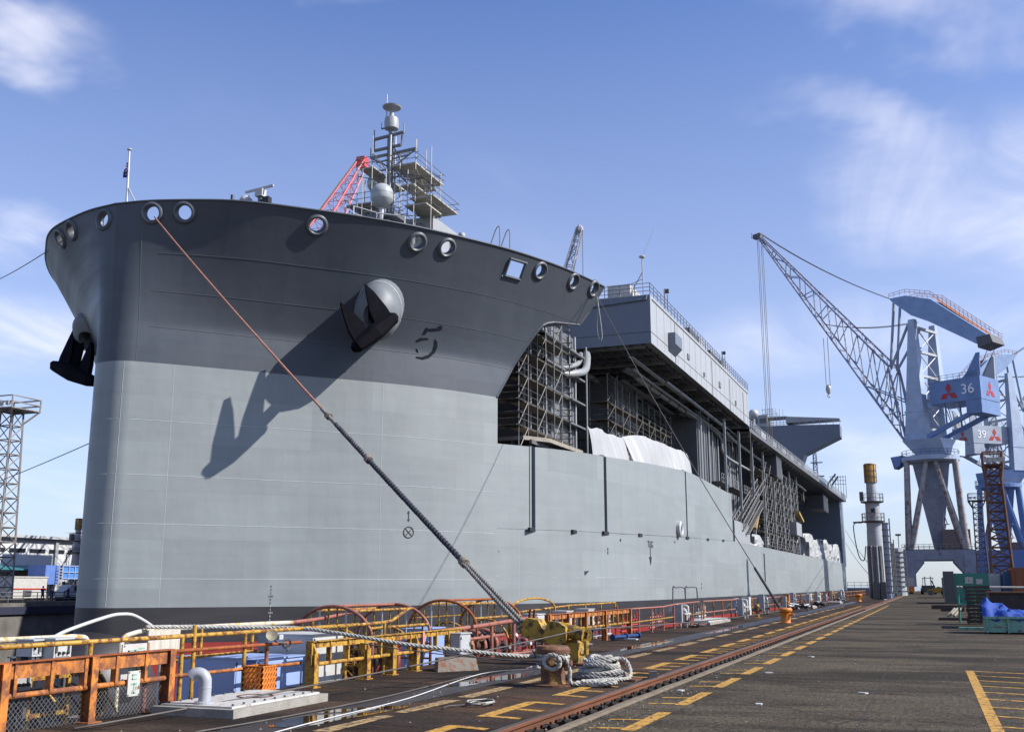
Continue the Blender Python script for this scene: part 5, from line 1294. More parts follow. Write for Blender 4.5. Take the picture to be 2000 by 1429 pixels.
    MB().add([Q(-2, -1.7, 70.8), Q(-2, 1.7, 70.8), Q(-14.5, 1.7, 59.3), Q(-14.5, -1.7, 59.3)], [(0, 1, 2, 3)]).build('head_walkway', m_rust, cr)
    for s, z in ((5.5, 71.6), (1, 69), (-4, 66)): MB().bar(Q(s, -1.7, z), Q(s, 1.7, z), .8, .8).build('head_tie', m1, cr)
    MB().prism([Q(-12.6, -3, 56.2), Q(-16.2, -3, 57), Q(-15.6, -3, 59), Q(-12.4, -3, 58.8)], Q(0, 6, 0) - Q(0, 0, 0)).build('counterweight', m_dgrey, cr)
    mb = MB(); top_ = [(8.9, 72.6), (4.5, 72.9), (-2, 71.0), (-14.9, 59.2), (-16, 58.5)]
    for w_ in (-3.0, 3.0):
        for h in (.6, 1.2): mb.path([Q(s, w_, z + h) for s, z in top_], .05, 4)
        for a, b in zip(top_, top_[1:]):
            n = max(1, int(math.hypot(b[0] - a[0], b[1] - a[1]) / 1.3))
            for q in range(n): s, z = a[0] + (b[0] - a[0]) * q / n, a[1] + (b[1] - a[1]) * q / n; mb.tube(Q(s, w_, z), Q(s, w_, z + 1.2), .05, 4)
    mb.build('head_railing', m_rust, cr)
    for w_ in (-1.5, 1.5):
        MB().tube(Q(8.5, w_, 71.6), Q(10.7, w_, 54.9), .34 * k, 8).build('boom_rod', m_crane2, cr)
        MB().tube(Q(4.2, w_ * 2, 65.2), Q(10.7, w_, 54.9), .34 * k, 8).build('boom_rod', m_crane2, cr)
        MB().tube(Q(-14.6, w_, 56.6), Q(-10.9, w_, 50), .08, 4).build('head_rope', m_wire, cr)
    # boom
    bm = MB().build('boom', m1, cr) if False else None
    foot, node, tip = (7.2, 35.6), (10.7, 54.7), (49.6, 100.0)
    def lo(t, w_): return Q(foot[0] + (tip[0] - foot[0]) * t, w_ * (2.6 - 2.0 * t), foot[1] + (tip[1] - foot[1]) * t)
    def hi(t, w_): return Q(node[0] + (tip[0] - node[0]) * t, w_ * (2.4 - 1.8 * t), node[1] + (tip[1] - node[1]) * t + .9)
    mbm = M('boom_paint', (.30, .36, .52), .5, rust=.38, rscale=.9, rustcol=(.24, .07, .06))
    mg = M('boom_web', (.33, .38, .50), .5)
    b0 = MB(); b0.tube(lo(0, -1), lo(1, -1), .34 * k, 8, .22 * k); boom = b0.build('boom_chord', mbm, cr, smooth=40)
    for f, w_ in ((lo, 1), (hi, -1), (hi, 1)): MB().tube(f(0, w_), f(1, w_), .32 * k, 8, .2 * k).build('boom_chord', mbm, cr, smooth=40)
    for w_ in (-1, 1):
        MB().tube(lo(0, w_), hi(0, w_), .3 * k, 8).build('boom_chord', mbm, cr)
        mb = MB(); n = 9
        for q in range(n):
            t0 = q / n * .96
            tt = lambda q_: 1 - (1 - q_ / n) ** 1.0
            a, b, c = lo(tt(q) * .97 + .03, w_), hi(tt(q) * .97, w_), lo(min(1, tt(q + 1) * .97 + .03), w_)
            mb.tube(a, b, .17 * k, 5); mb.tube(b, c, .14 * k, 5)
        mb.build('boom_web', mg, cr)
        mb = MB(); 
        for q in range(12):
            t = q / 12; mb.tube(lo(t, -1), lo(t, 1), .12 * k, 4) if w_ > 0 else mb.tube(hi(t, -1), hi(t, 1), .12 * k, 4)
            f = lo if w_ > 0 else hi; mb.tube(f(t, -1), f(t + 1 / 12, 1), .09 * k, 4)
        mb.build('boom_lacing', mg, cr)
    c_ = [(8.6, 45), (7.8, 39.5)]
    for w_ in (-1, 1): MB().tube(lo(.25, w_), Q(3, w_ * 4, 44), .16, 5).build('boom_web', mg, cr)
    mb = MB()
    for w_ in (-1, 1):
        mb.tube(hi(0, w_), lo(.18, w_), .2, 5); mb.tube(hi(0, w_), lo(.08, w_), .16, 5); mb.tube(lo(.12, w_), Q(8.6, w_ * 2.4, 44), .14, 5)
    mb.build('boom_web', mg, cr)
    mb = MB(); mb.box(Q(49.8, 0, 100.4), (2.6 * k, 1.6 * k, 1.3 * k), math.atan2(ey, ex)); mb.tube(Q(49, 0, 100.8), Q(52.2, 0, 100.6), .12, 5); mb.tube(Q(52, 0, 100.6), Q(52, 0, 102), .1, 5); mb.build('boom_head', m_dgrey, cr)
    mb = MB()
    for w_ in (-.7, .7):
        mb.path(sag(Q(49.2, w_, 101.2), Q(8.9, w_, 72.6), 1.6, 20), .09, 4)
    mb.build('luffing_rope', m_wire, cr)
    mb = MB()
    for w_ in (-.5, .5): mb.path(sag(Q(29.6, w_, 70.4), Q(3.5, w_, 66), 1.2, 16), .08, 4)
    mb.build('luffing_rope', m_wire, cr)
    mb = MB()
    for s in (49.9, 48.6):
        for w_ in (-.35, .35): mb.tube(Q(s, w_, 100), Q(s, w_, 38), .07, 4)
    mb.build('hoist_rope', m_wire, cr)
    mb = MB()
    for s in (29.2, 30.4): mb.tube(Q(s, 0, 66.8), Q(s, 0, 53.6), .07, 4)
    mb.build('hoist_rope', m_wire, cr)
    h = MB(); h.lathe([(.01, -1.5), (.5, -1.2), (.75, -.3), (.65, .6), (.35, 1.0), (.01, 1.1)], Q(29.8, 0, 52.9), 12); h.path([Q(29.8, 0, 51.6), Q(30.2, 0, 51.0), Q(29.9, 0, 50.5), Q(29.5, 0, 50.8)], .14, 6); h.build('hook_block', m_lgrey, cr, smooth=40)
    MB().prism([Q(9, -2.5, 33), Q(12, -2.5, 32.8), Q(11.2, -2.5, 29.8), Q(9.6, -2.5, 30.6)], Q(0, 2.2, 0) - Q(0, 0, 0)).build('operator_cab', m1, cr)
    return cr
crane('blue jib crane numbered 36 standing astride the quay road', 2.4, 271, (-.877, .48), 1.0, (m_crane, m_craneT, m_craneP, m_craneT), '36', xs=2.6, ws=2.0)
crane('paler blue jib crane numbered 39 farther off behind crane 36', 20.5, 332, (.80, .60), .94, (M('crane_pale_hazed_paint', (.40, .46, .56), .5, var=.18, scale=.35, rust=.22, rscale=1.2), m_crane, m_crane, m_craneT), '39')  # haze on the farther crane is put into its paler paint
def far_boom(label, tipp, base, w0, w1, n, r, mat, lean=0):
    c = thing('lattice_crane', label, 'crane', (base[0], base[1], 0), 'cranes beyond the ship')
    MB().lattice((base[0], base[1], 25), tipp, w0, w1, n, r).build('boom', mat, c)
    MB().ab((base[0] - 4, base[1] - 4, 0), (base[0] + 4, base[1] + 4, 25)).build('crane_body', m_crane2, c)
    mb = MB(); t = Vector(tipp); mb.tube(t, (base[0] - 8, base[1], 26), .12, 4); mb.tube(t + Vector((1, 0, 0)), (t.x + 1, t.y, 30), .12, 4); mb.build('boom_rope', m_wire, c)
    MB().lathe([(w1 * .3, -w1), (w1 * .75, -w1 * .5), (w1 * .7, w1 * .2), (w1 * .25, w1 * .7), (.01, w1 * .75)], t, 8).build('boom_head', mat, c); return c
t1 = (-104.000,331.524,123.073); far_boom('pale grey lattice crane jib rising behind the bulwark beside the block', t1, (t1[0] - 26, t1[1] - 4), 9, 1.8, 22, .26, M('jib_grey', (.40, .40, .46), .5))
t1 = (-104.000,180.786,88.339); t2 = (-104.000,170.721,74.486)
m_rj = M('jib_red', (.62, .07, .08), .5)
c = thing('lattice_crane', 'red lattice crane jib slanting up behind the forward mast', 'crane', (t2[0], t2[1], 0), 'cranes beyond the ship')
d = (Vector(t2) - Vector(t1)).normalized(); e0 = Vector(t1) + d * ((t1[2] - 20) / -d.z)
MB().lattice(e0, t1, 9, 1.5, 26, .2, .06).build('boom', m_rj, c); MB().box(t1, (1.9, 1.9, 2.2)).build('boom_head', m_rj, c)
MB().ab((e0.x - 5, e0.y - 5, 0), (e0.x + 5, e0.y + 5, 24)).build('crane_body', m_rj, c)
mb = MB()
for q in range(4): mb.tube(Vector(t1) + Vector((-1, 0, 1.5)), (e0.x - 4, e0.y - 4 + q, 24), .10, 4)
mb.build('boom_rope', m_wire, c)

# ================================================================== TOWERS ON THE QUAYS
def lamp_tower(label, bx, by, h, w0, w1, n, mat, head=3.2, r=.09, name='floodlight_tower'):
    t = thing(name, label, 'tower', (bx, by, 0), 'floodlight towers')
    MB().lattice((bx, by, 0), (bx, by, h - 1.6), w0, w1, n, r).build('lattice_mast', mat, t)
    MB().add([(bx - head / 2, by - head / 2, h - 1.4), (bx + head / 2, by - head / 2, h - 1.4), (bx + head / 2, by + head / 2, h - 1.4), (bx - head / 2, by + head / 2, h - 1.4)], [(0, 1, 2, 3)]).build('head_platform', mat, t)
    mb = MB()
    for x in (-1, 1):
        for y in (-1, 1): mb.tube((bx + x * w1 / 2, by + y * w1 / 2, h - 3), (bx + x * head / 2, by + y * head / 2, h - 1.4), r, 5); mb.tube((bx + x * head / 2, by + y * head / 2, h - 1.4), (bx + x * head / 2, by + y * head / 2, h), r * .8, 5)
    for z in (h - 1.4, h - .7, h):
        mb.path([(bx - head / 2, by - head / 2, z), (bx + head / 2, by - head / 2, z), (bx + head / 2, by + head / 2, z), (bx - head / 2, by + head / 2, z)], r * .8, 4, True)
    mb.build('head_frame', mat, t)
    for q in range(4): MB().box((bx - head / 2 + head * (q + .5) / 4, by - head / 2 - .1, h - .9), (.45, .3, .5)).build('floodlight', m_dwhite, t)
    return t
p = (-99.000,92.265,2.570); lamp_tower('tall grey lattice floodlight tower on the far quay at the left edge', -99, p[1], (-99.000,92.366,23.351)[2], 2.6, 1.7, 13, M('tower_grey', (.30, .29, .28), .6, rust=.35), 4.2, .12)
lamp_tower('rusty brown lattice tower standing before crane 39', 7.6, 130, (7.603,130.000,16.529)[2], 2.3, 1.5, 15, M('tower_rust', (.20, .10, .075), .8, var=.4, scale=4), 2.0, .13)
lamp_tower('slim grey lattice floodlight tower beside crane 36', 10.2, 235, (10.170,235.000,20.182)[2], 2.2, 1.6, 16, M('tower_dark', (.17, .14, .14), .7), 3.2, .11)
def round_tower(label, bx, by, k=1.0, group='yellow capped round towers'):
    t = thing('service_tower', label, 'tower', (bx, by, 0), group)
    def ln(pr, nm, mat, n=22): return MB().lathe([(r * k, z * k) for r, z in pr], (bx, by, 0), n).build(nm, mat, t, smooth=35)
    m_tw = M('tower_white', (.40, .42, .45), .45, rust=.22, rscale=1.2)
    ln([(1.0, 0), (1.0, 7), (.94, 9), (.92, 9.2)], 'lower_shaft', m_tw); ln([(.92, 9.2), (.92, 12.9)], 'middle_shaft', m_tw); ln([(.68, 12.9), (.62, 15.4)], 'upper_shaft', m_tw)
    cap_ = ln([(.74, 15.4), (.76, 17.9), (.70, 18.0), (.01, 18.0)], 'cap', m_yel, 16)
    mb = MB()
    for z in (15.45, 16.2, 17.0, 17.85): mb.ring([(.76 * k, -.04), (.80 * k, -.04), (.80 * k, .04), (.76 * k, .04)], (bx, by, z * k), (0, 0, 1), 16)
    for a in range(8): mb.tube((bx + .78 * k * math.cos(a * .785), by + .78 * k * math.sin(a * .785), 15.4 * k), (bx + .78 * k * math.cos(a * .785), by + .78 * k * math.sin(a * .785), 17.9 * k), .04, 4)
    mb.build('cap_ribs', m_dgrey, cap_)
    for z in (10.3, 12.9):
        ln([(1.0, z - .25), (1.45, z - .15), (1.5, z), (.9, z + .02)], 'platform', m_dgrey)
        mb = MB()
        for h in (.5, 1.0): mb.path([(bx + 1.45 * k * math.cos(a * .393), by + 1.45 * k * math.sin(a * .393), (z + h) * k) for a in range(16)], .03, 4, True)
        for a in range(16): mb.tube((bx + 1.45 * k * math.cos(a * .393), by + 1.45 * k * math.sin(a * .393), z * k), (bx + 1.45 * k * math.cos(a * .393), by + 1.45 * k * math.sin(a * .393), (z + 1) * k), .03, 4)
        mb.build('platform_railing', m_galvd, t)
    MB().box((bx + .05, by - 1.0 * k, 11.6 * k), (.75 * k, .3, .95 * k)).build('hatch', m_lgrey, t); MB().box((bx + .05, by - 1.17 * k, 11.6 * k), (.5 * k, .06, .65 * k)).build('hatch_opening', m_black, t)
    MB().box((bx - 1.3 * k, by - .3, 13.6 * k), (.5, .6, 1.2)).build('control_box', m_dgrey, t)
    for a in range(7):
        an = RAD(-150 + a * 18); mb = MB(); mb.path(smoothpts([(bx + 1.16 * k * math.cos(an), by + 1.16 * k * math.sin(an), .2), (bx + 1.15 * k * math.cos(an), by + 1.15 * k * math.sin(an), 5.5 * k), (bx + 1.12 * k * math.cos(an), by + 1.12 * k * math.sin(an), 6.6 * k), (bx + 1.1 * k * math.cos(an), by + 1.1 * k * math.sin(an), 7.0 * k)], 4), .10 * k, 6)
        mb.build('riser_pipe', m_galvd if a % 2 else m_lgrey, t, smooth=True)
    for a in (-95, -60): 
        an = RAD(a); MB().box((bx + 1.5 * k * math.cos(an), by + 1.5 * k * math.sin(an), 1.2), (.7, .5, 2.2)).build('valve_box', m_dgrey, t)
    MB().path(smoothpts([(bx - 1.5 * k, by, 10.1 * k), (bx - 2.5 * k, by - .2, 9.9 * k), (bx - 2.5 * k, by - .2, 8 * k), (bx - 2.1 * k, by - .2, 5.6 * k), (bx - 1.5 * k, by, 5.2 * k), (bx - 1.2 * k, by, 7 * k)], 6), .07, 6).build('hose', m_black, t, smooth=True)
    MB().bar((bx - 1.2 * k, by, 10.2 * k), (bx - 2.6 * k, by - .2, 10.15 * k), .2, .2).build('hose_arm', m_black, t)
    return t
round_tower('white round tower with yellow cap on the near quay', -6.4, 150, 1.0)
p = (-118.000,124.273,11.676); round_tower('far round tower with yellow cap half hidden behind the stem', -118, p[1], (p[2] - .0) / 18.0)
# pipe posts and racks beyond the round tower
for (px_, y, h, w, lb, mt) in (((-5.487,165.000,0.601), 165, (-4.771,165.000,10.883)[2], .9, 'blue grey round post directly behind the white round tower', m_crane2), ((-5.386,215.000,0.714), 215, (-4.812,215.000,8.792)[2], 2.2, 'ribbed grey stair tower left of the crane portal', m_lgrey), ((-5.772,200.000,0.788), 200, (-5.179,200.000,9.206)[2], .5, 'thin dark post left of the ribbed stair tower', m_dgrey)):
    t = thing('service_post', lb, 'post', (px_[0], y, 0)); MB().lathe([(w / 2 * 1.3, 0), (w / 2 * 1.3, .6), (w / 2, .7), (w / 2, h), (.01, h)], (px_[0], y, 0), 10).build('shaft', mt, t)
    mb = MB()
    for q in range(int(h / .9)): mb.ring([(w / 2 * 1.02, 0), (w / 2 * 1.25, 0), (w / 2 * 1.25, .12), (w / 2 * 1.02, .12)], (px_[0], y, .8 + q * .9), (0, 0, 1), 10)
    mb.build('hoop', m_galvd, t)
    mb = MB(); mb.tube((px_[0] + w * .7, y - .3, 0), (px_[0] + w * .7, y - .3, h + .6), .1, 5); mb.tube((px_[0] - w * .8, y - .3, 0), (px_[0] - w * .8, y - .3, h + 1.4), .1, 5); mb.build('side_pipe', m_dgrey, t)
p = (-4.909,215.000,11.291); t = thing('lamp_post', 'thin lamp post with a single lamp above the ribbed stair tower', 'lamp post', (p[0], 212, 0)); MB().tube((p[0], 212, 0), p, .08, 6).build('pole', m_galvd, t); MB().box(p, (1.0, .5, .35)).build('lamp_head', m_dgrey, t)

# ================================================================== LEFT BACKGROUND ON THE FAR QUAY
wh = thing('warehouse', 'long pale grey warehouse behind the far quay', 'building', (-150, 150, 0))
m_whw = M('warehouse_cladding', (.70, .72, .74), .6, var=.12, scale=1, stretch=(1, .4, .1))
yl, yr = 95, 240; zt_ = 9.1
MB().ab((-190, yl, 0), (-131, yr, zt_)).build('wall', m_whw, wh)
MB().prism([(-130, yl - 1, zt_), (-191, yl - 1, zt_), (-191, yl - 1, zt_ + .4), (-160, yl - 1, zt_ + 1.2), (-130, yl - 1, zt_ + .4)], (0, yr - yl + 2, 0)).build('roof', m_lgrey, wh)
for k in range(36): MB().ab((-130.99, yl + 1 + k * 4, 6.9), (-130.9, yl + 4.2 + k * 4, 7.5)).build('window', m_glass, wh)
for k in range(12): MB().ab((-131, yl + 2 + k * 12, 0), (-130.6, yl + 2.6 + k * 12, zt_)).build('pilaster', m_grey, wh)
for k in range(6): MB().ab((-130.99, yl + 6 + k * 23, 0), (-130.9, yl + 11 + k * 23, 4.4)).build('door', m_grey, wh)
MB().prism([(-130.9, 118, 4.6), (-126, 118, 4.1), (-126, 118, 4.3), (-130.9, 118, 4.9)], (0, 16, 0)).build('canopy', M('teal_paint', (.03, .20, .25), .5), wh)
a, b = (-107.000,102.547,2.838), (-107.000,107.987,0.726)
cb = thing('site_cabin', 'white site cabin with a red stripe on the far quay', 'cabin', (-108.5, (a[1] + b[1]) / 2, 0))
MB().ab((-110.5, a[1], .3), (-107, b[1], a[2])).build('wall', m_white, cb); MB().ab((-110.6, a[1] - .1, a[2]), (-106.9, b[1] + .1, a[2] + .15)).build('roof', m_dwhite, cb)
MB().ab((-106.98, a[1], 1.35), (-106.93, b[1], 1.5)).build('stripe', m_red, cb); MB().ab((-106.99, a[1] + 1.6, .5), (-106.9, a[1] + 2.9, 1.25)).build('door', m_dgrey, cb); MB().ab((-109.5, a[1] - .3, 1.6), (-108.4, a[1], 2.2)).build('air_unit', m_lgrey, cb)
a, b = (-108.000,108.552,4.467), (-108.000,111.110,2.367)
bb = thing('blue_tank_box', 'blue steel box tanks stacked on a frame beside the stem', 'tank', (-99, a[1], 0))
MB().ab((-111, a[1], 2.0), (-108, b[1], a[2])).build('tank', m_blue, bb); c_ = (-108.000,114.183,4.498)
MB().ab((-111, b[1] + .1, 2.6), (-107.8, c_[1] + 2, a[2])).build('tank', M('bright_blue', (.10, .28, .70), .45), bb)
mb = MB()
for k in range(4): y = b[1] + .1 + k * 1.1; mb.ab((-107.8, y, 2.6), (-107.68, y + .12, a[2]))
for z in (2.7, (a[2] + 2.6) / 2, a[2] - .1): mb.ab((-107.8, b[1], z), (-107.66, c_[1] + 2, z + .12))
mb.build('tank_ribs', m_lblue, bb)
mb = MB()
for y in (a[1] + .2, b[1], c_[1]): mb.ab((-110.5, y, 0), (-110.2, y + .3, 2.4)); mb.ab((-108.3, y, 0), (-108, y + .3, 2.4))
mb.build('stand', m_dgrey, bb)
mb = MB()
for q in range(11): mb.tube((-107.5, b[1] - .7, .3 + q * .38), (-107.5, b[1] - .1, .3 + q * .38), .05, 4)
for dy in (-.7, -.1): mb.tube((-107.5, b[1] + dy, 0), (-107.5, b[1] + dy, 4.8), .06, 4)
mb.build('ladder', m_dwhite, bb)
# van behind the workers
v = (-101.000,106.070,1.389); vn = thing('parked_van', 'grey van parked behind the workers on the far quay', 'van', (-102, v[1], 0))
MB().prism([(-100.8, v[1] - 1.6, .45), (-100.8, v[1] + 2.6, .45), (-100.8, v[1] + 2.6, 1.9), (-100.8, v[1] - .2, 1.95), (-100.8, v[1] - .9, 1.25), (-100.8, v[1] - 1.6, 1.1)], (-1.7, 0, 0)).build('body', m_lgrey, vn)
for q in (-.8, 1.7): MB().tube((-100.7, v[1] + q, .35), (-102.6, v[1] + q, .35), .35, 12).build('wheel', m_black, vn)
MB().ab((-100.79, v[1] + .2, 1.2), (-100.76, v[1] + 1.9, 1.75)).build('window', m_glass, vn)
# far quay railing and fender beam
def fence(label, pts, h, step, mats, rails=(.5, 1.0), r=.03, rp=.035, group=None, name='railing', jit=0.0, cat='railing'):
    P = [Vector(p) for p in pts]; t = thing(name, label, cat, P[0], group); j = random.Random(int(P[0].y * 7)); mp, mr = mats
    for k, z in enumerate(rails):
        MB().path([p + Vector((j.uniform(-jit, jit), 0, h * z + j.uniform(-jit, jit))) for p in P], r, 8).build('rail', mr, t, smooth=True)
    for a, b in zip(P, P[1:]):
        n = max(1, int(round((b - a).length / step)))
        for i in range(n + (1 if b == P[-1] else 0)):
            c = a + (b - a) * (i / n); MB().tube(c, c + Vector((0, 0, h)), rp, 8).build('post', mp, t, smooth=40)
    return t
fence('long dark railing along the edge of the far quay', [(-92.4, 70, 0), (-92.4, 130, 0)], 1.1, 2.0, (m_galvd, m_galvd), (.33, .66, 1), .04, .05)
fb = MB().ab((-92.2, 40, -1.2), (-91.7, 160, -.4)).build('fender_beam', M('fender_navy', (.03, .035, .07), .5)); tag(fb, 'dark blue fender beam along the far dock wall', 'fender')
# workers in blue
def worker(label, loc, pose, rz, seed):
    w = thing('person', label, 'person', loc, 'workers on the far quay')
    J = {'hip': (0, 0, .95), 'chest': (0, 0, 1.32), 'neck': (0, 0, 1.50), 'lk': (.10, .02, .5), 'la': (.12, 0, .08), 'lt': (.13, -.16, .04), 'rk': (-.10, .02, .5), 'ra': (-.12, 0, .08), 'rt': (-.13, -.16, .04),
         'ls': (.2, 0, 1.42), 'le': (.27, -.02, 1.15), 'lh': (.25, -.18, .95), 'rs': (-.2, 0, 1.42), 're': (-.27, -.02, 1.15), 'rh': (-.25, -.18, .95)}
    if pose == 'bend': J.update(hip=(0, .12, .88), chest=(0, -.22, 1.12), neck=(0, -.38, 1.18), ls=(.19, -.28, 1.15), rs=(-.19, -.28, 1.15), le=(.24, -.38, .92), lh=(.18, -.52, .75), re=(-.24, -.38, .92), rh=(-.18, -.52, .75), lk=(.11, -.08, .5), rk=(-.11, -.08, .5))
    if pose == 'reach': J.update(le=(.26, -.24, 1.22), lh=(.2, -.48, 1.2), re=(-.26, -.22, 1.2), rh=(-.16, -.46, 1.12), lk=(.12, -.12, .52), la=(.13, -.05, .08), lt=(.13, -.22, .04))
    K = list(J); V = [J[k] for k in K]; ix = {k: i for i, k in enumerate(K)}
    E = [('hip', 'chest'), ('chest', 'neck'), ('hip', 'lk'), ('lk', 'la'), ('la', 'lt'), ('hip', 'rk'), ('rk', 'ra'), ('ra', 'rt'), ('chest', 'ls'), ('ls', 'le'), ('le', 'lh'), ('chest', 'rs'), ('rs', 're'), ('re', 'rh')]
    me = bpy.data.meshes.new('body'); me.from_pydata(V, [(ix[a], ix[b]) for a, b in E], [])
    o = bpy.data.objects.new('body', me); COL.objects.link(o)
    md = o.modifiers.new('skin', 'SKIN'); sv = me.skin_vertices[0].data
    RR = {'hip': .17, 'chest': .19, 'neck': .07, 'lk': .085, 'rk': .085, 'la': .06, 'ra': .06, 'lt': .05, 'rt': .05, 'ls': .085, 'rs': .085, 'le': .06, 're': .06, 'lh': .045, 'rh': .045}
    for k in K: sv[ix[k]].radius = (RR[k], RR[k] * .85); sv[ix[k]].use_root = (k == 'hip')
    o.modifiers.new('sub', 'SUBSURF').levels = 1
    dg = bpy.context.evaluated_depsgraph_get(); m2 = bpy.data.meshes.new_from_object(o.evaluated_get(dg)); bpy.data.objects.remove(o)
    m2.materials.clear(); m2.materials.append(M('overalls_navy', (.02, .03, .14), .8)); b = bpy.data.objects.new('body', m2); COL.objects.link(b); b.parent = w
    n = J['neck']; hd = (n[0], n[1] - .03, n[2] + .15)
    MB().lathe([(.001, -.13), (.06, -.11), (.085, -.03), (.09, .04), (.06, .10), (.001, .12)], hd, 12).build('head', M('skin', (.45, .28, .2), .6), w, smooth=True, local=True)
    MB().lathe([(.15, .02), (.12, .03), (.115, .09), (.07, .14), (.001, .16)], hd, 14).build('helmet', M('helmet_pale', (.55, .6, .6), .4) if seed != 1 else M('helmet_navy', (.03, .04, .12), .4), w, smooth=True, local=True)
    w.rotation_euler = (0, 0, rz); return w
for p, lb, ps, rz, sd2 in (((-95.500,95.841,0.846), 'worker in dark blue overalls standing beside the white cabin', 'reach', 1.2, 1), ((-95.000,96.728,0.841), 'worker in dark blue overalls bending below the blue tanks', 'bend', .9, 2), ((-95.500,99.791,0.817), 'worker in blue overalls with pale helmet nearest the stem', 'reach', -.6, 3)):
    worker(lb, (p[0], p[1], 0), ps, rz, sd2)

# ================================================================== RIGHT SIDE OF THE ROAD
def bollard(label, loc, mat, k=1.0, group='orange bollards', name='bollard'):
    b = thing(name, label, 'bollard', loc, group)
    MB().lathe([(.26 * k, 0), (.25 * k, .05), (.235 * k, .08), (.235 * k, .48 * k), (.27 * k, .55 * k), (.34 * k, .60 * k), (.345 * k, .68 * k), (.30 * k, .74 * k), (.01, .76 * k)], loc, 24).build('post', mat, b, smooth=40)
    MB().tube((loc[0] + .2 * k, loc[1] - .1, .42 * k), (loc[0] + .42 * k, loc[1] - .12, .44 * k), .06 * k, 8).build('horn', mat, b, smooth=40)
    MB().lathe([(.42 * k, 0), (.42 * k, .03), (.3 * k, .04)], loc, 20).build('base_plate', m_drust, b); return b
bollard('orange bollard with a mooring line round it, nearest of the orange ones', (OB1[0], OB1[1], 0), m_orange, 1.0)
p = (-7.739,147.702,0.000); bollard('orange bollard before the white round tower', (p[0], 130, 0), m_orange, 1.15)
p = (-7.110,230.000,0.838); bollard('small far orange bollard right of the round tower', (p[0], 230, 0), m_orange, 1.3)
a, b = (2.438,118.000,3.154), (5.808,118.000,2.936)
gc = container('large green container with two pale notices beside the road', a[0], 118, 0, b[0] - a[0], 12, (a[2] + b[2]) / 2, m_green, 'green containers by the road', 'container', False)
for (l, r_) in (((3.360,117.900,2.690), (4.117,117.900,2.028)), ((4.392,117.900,2.484), (5.014,117.900,1.977))): MB().ab((l[0], 117.93, r_[2]), (r_[0], 117.98, l[2])).build('notice', m_dwhite, gc)
MB().ab((a[0] - 1.1, 117.5, 0), (a[0] - .1, 121, a[2] + .1)).build('shaded_side', m_dgrey, gc)  # dark box added for the container's shaded side face
a, b = (1.904,175.000,3.054), (2.552,175.000,3.052); container('far green container beyond the large green one', a[0], 175, 0, 6, 12, a[2], m_green, 'green containers by the road', ribs=False)
a, b = (6.639,100.000,3.311), (7.935,100.000,3.303); container('rust orange container at the right edge', a[0], 100, .0, 6.5, 6, a[2], M('container_orange', (.30, .095, .03), .6, rust=.2), None)
a, b = (5.130,105.000,2.856), (5.800,105.000,2.854); container('pale grey cabinet right of the large green container', a[0], 105, 0, b[0] - a[0], 2, a[2], m_lgrey, None, 'cabinet', False)
a, b = (6.114,103.000,3.008), (6.766,103.000,3.005); container('blue container between the cabinet and the orange one', a[0], 103, 0, b[0] - a[0], 4, a[2], M('container_blue', (.05, .14, .30), .5), None)
a, b = (11.781,300.000,10.802), (21.252,300.000,10.689); container('long blue shed far behind the towers', a[0], 300, 0, b[0] - a[0] + 14, 20, a[2], m_blue, None, 'shed', True)
# pallets
pd = (1.281,57.919,0.000); pal0 = None
m_pal = M('pallet_wood', (.085, .066, .045), .9, var=.5, scale=6)
PAL = ['bottom pallet of the tall pallet stack', 'second pallet from the bottom of the stack', 'third pallet from the bottom of the stack', 'fourth pallet from the bottom of the stack', 'fifth pallet from the bottom of the stack', 'sixth pallet from the bottom of the stack', 'seventh pallet from the bottom of the stack', 'third pallet from the top of the stack', 'second pallet from the top of the stack', 'top pallet of the tall pallet stack']
for k in range(10):
    loc = (1.55 + (k % 3) * .03 - (.04 if k > 7 else 0), 55.6 + (k % 2) * .04, .05 + k * .178)
    if pal0 is None:
        pal0 = thing('pallet', PAL[0], 'pallet', loc, 'stacked pallets')
        sh = None
        for q in range(6):
            if sh is None: o = MB().ab((-.02, 0, .125), (.14, 1.1, .15)).build('deck_board', m_pal, pal0, local=True); sh = o
            else: o = sh.copy(); COL.objects.link(o); o.parent = pal0; o.location = (q * .2, 0, 0)
        for y in (0, .48, .98): MB().ab((0, y, .02), (1.12, y + .1, .125)).build('bearer', m_pal, pal0, local=True)
        for q in (0, .48, .98): MB().ab((q, 0, 0), (q + .12, 1.1, .02)).build('bottom_board', m_pal, pal0, local=True)
    else: dup(pal0, loc, PAL[k])
# dark steel boxes, skip with blue sheet, props
sb = thing('steel_box', 'large dark rusted steel box behind the blue covered skip', 'box', (4.5, 52, 0))
m_dsb = M('dark_steel', (.030, .018, .018), .6, var=.5, scale=2, rust=.3)
z1 = (1.709,50.500,1.486)[2]; MB().ab((2.35, 50.5, .15), (4.4, 53.5, z1)).build('box', m_dsb, sb); MB().ab((2.3, 50.4, z1), (4.45, 53.6, z1 + .06)).build('lid', m_drust, sb)
z2 = (3.309,50.500,1.404)[2]
sb2 = thing('steel_box', 'second dark steel box at the right edge behind the skip', 'box', (6.2, 52, 0)); MB().ab((4.5, 50.7, .1), (8.5, 53.4, z2)).build('box', m_dsb, sb2); MB().ab((4.45, 50.6, z2), (8.6, 53.5, z2 + .06)).build('lid', m_dwhite, sb2); MB().bar((5.2, 50.4, .3), (5.05, 50.5, 1.6), .08, .08).build('prop', m_yel2, sb2)
sk = thing('skip', 'pale green rusty open skip heaped with blue sheeting', 'skip', (3, 45.8, 0))
zk = .62
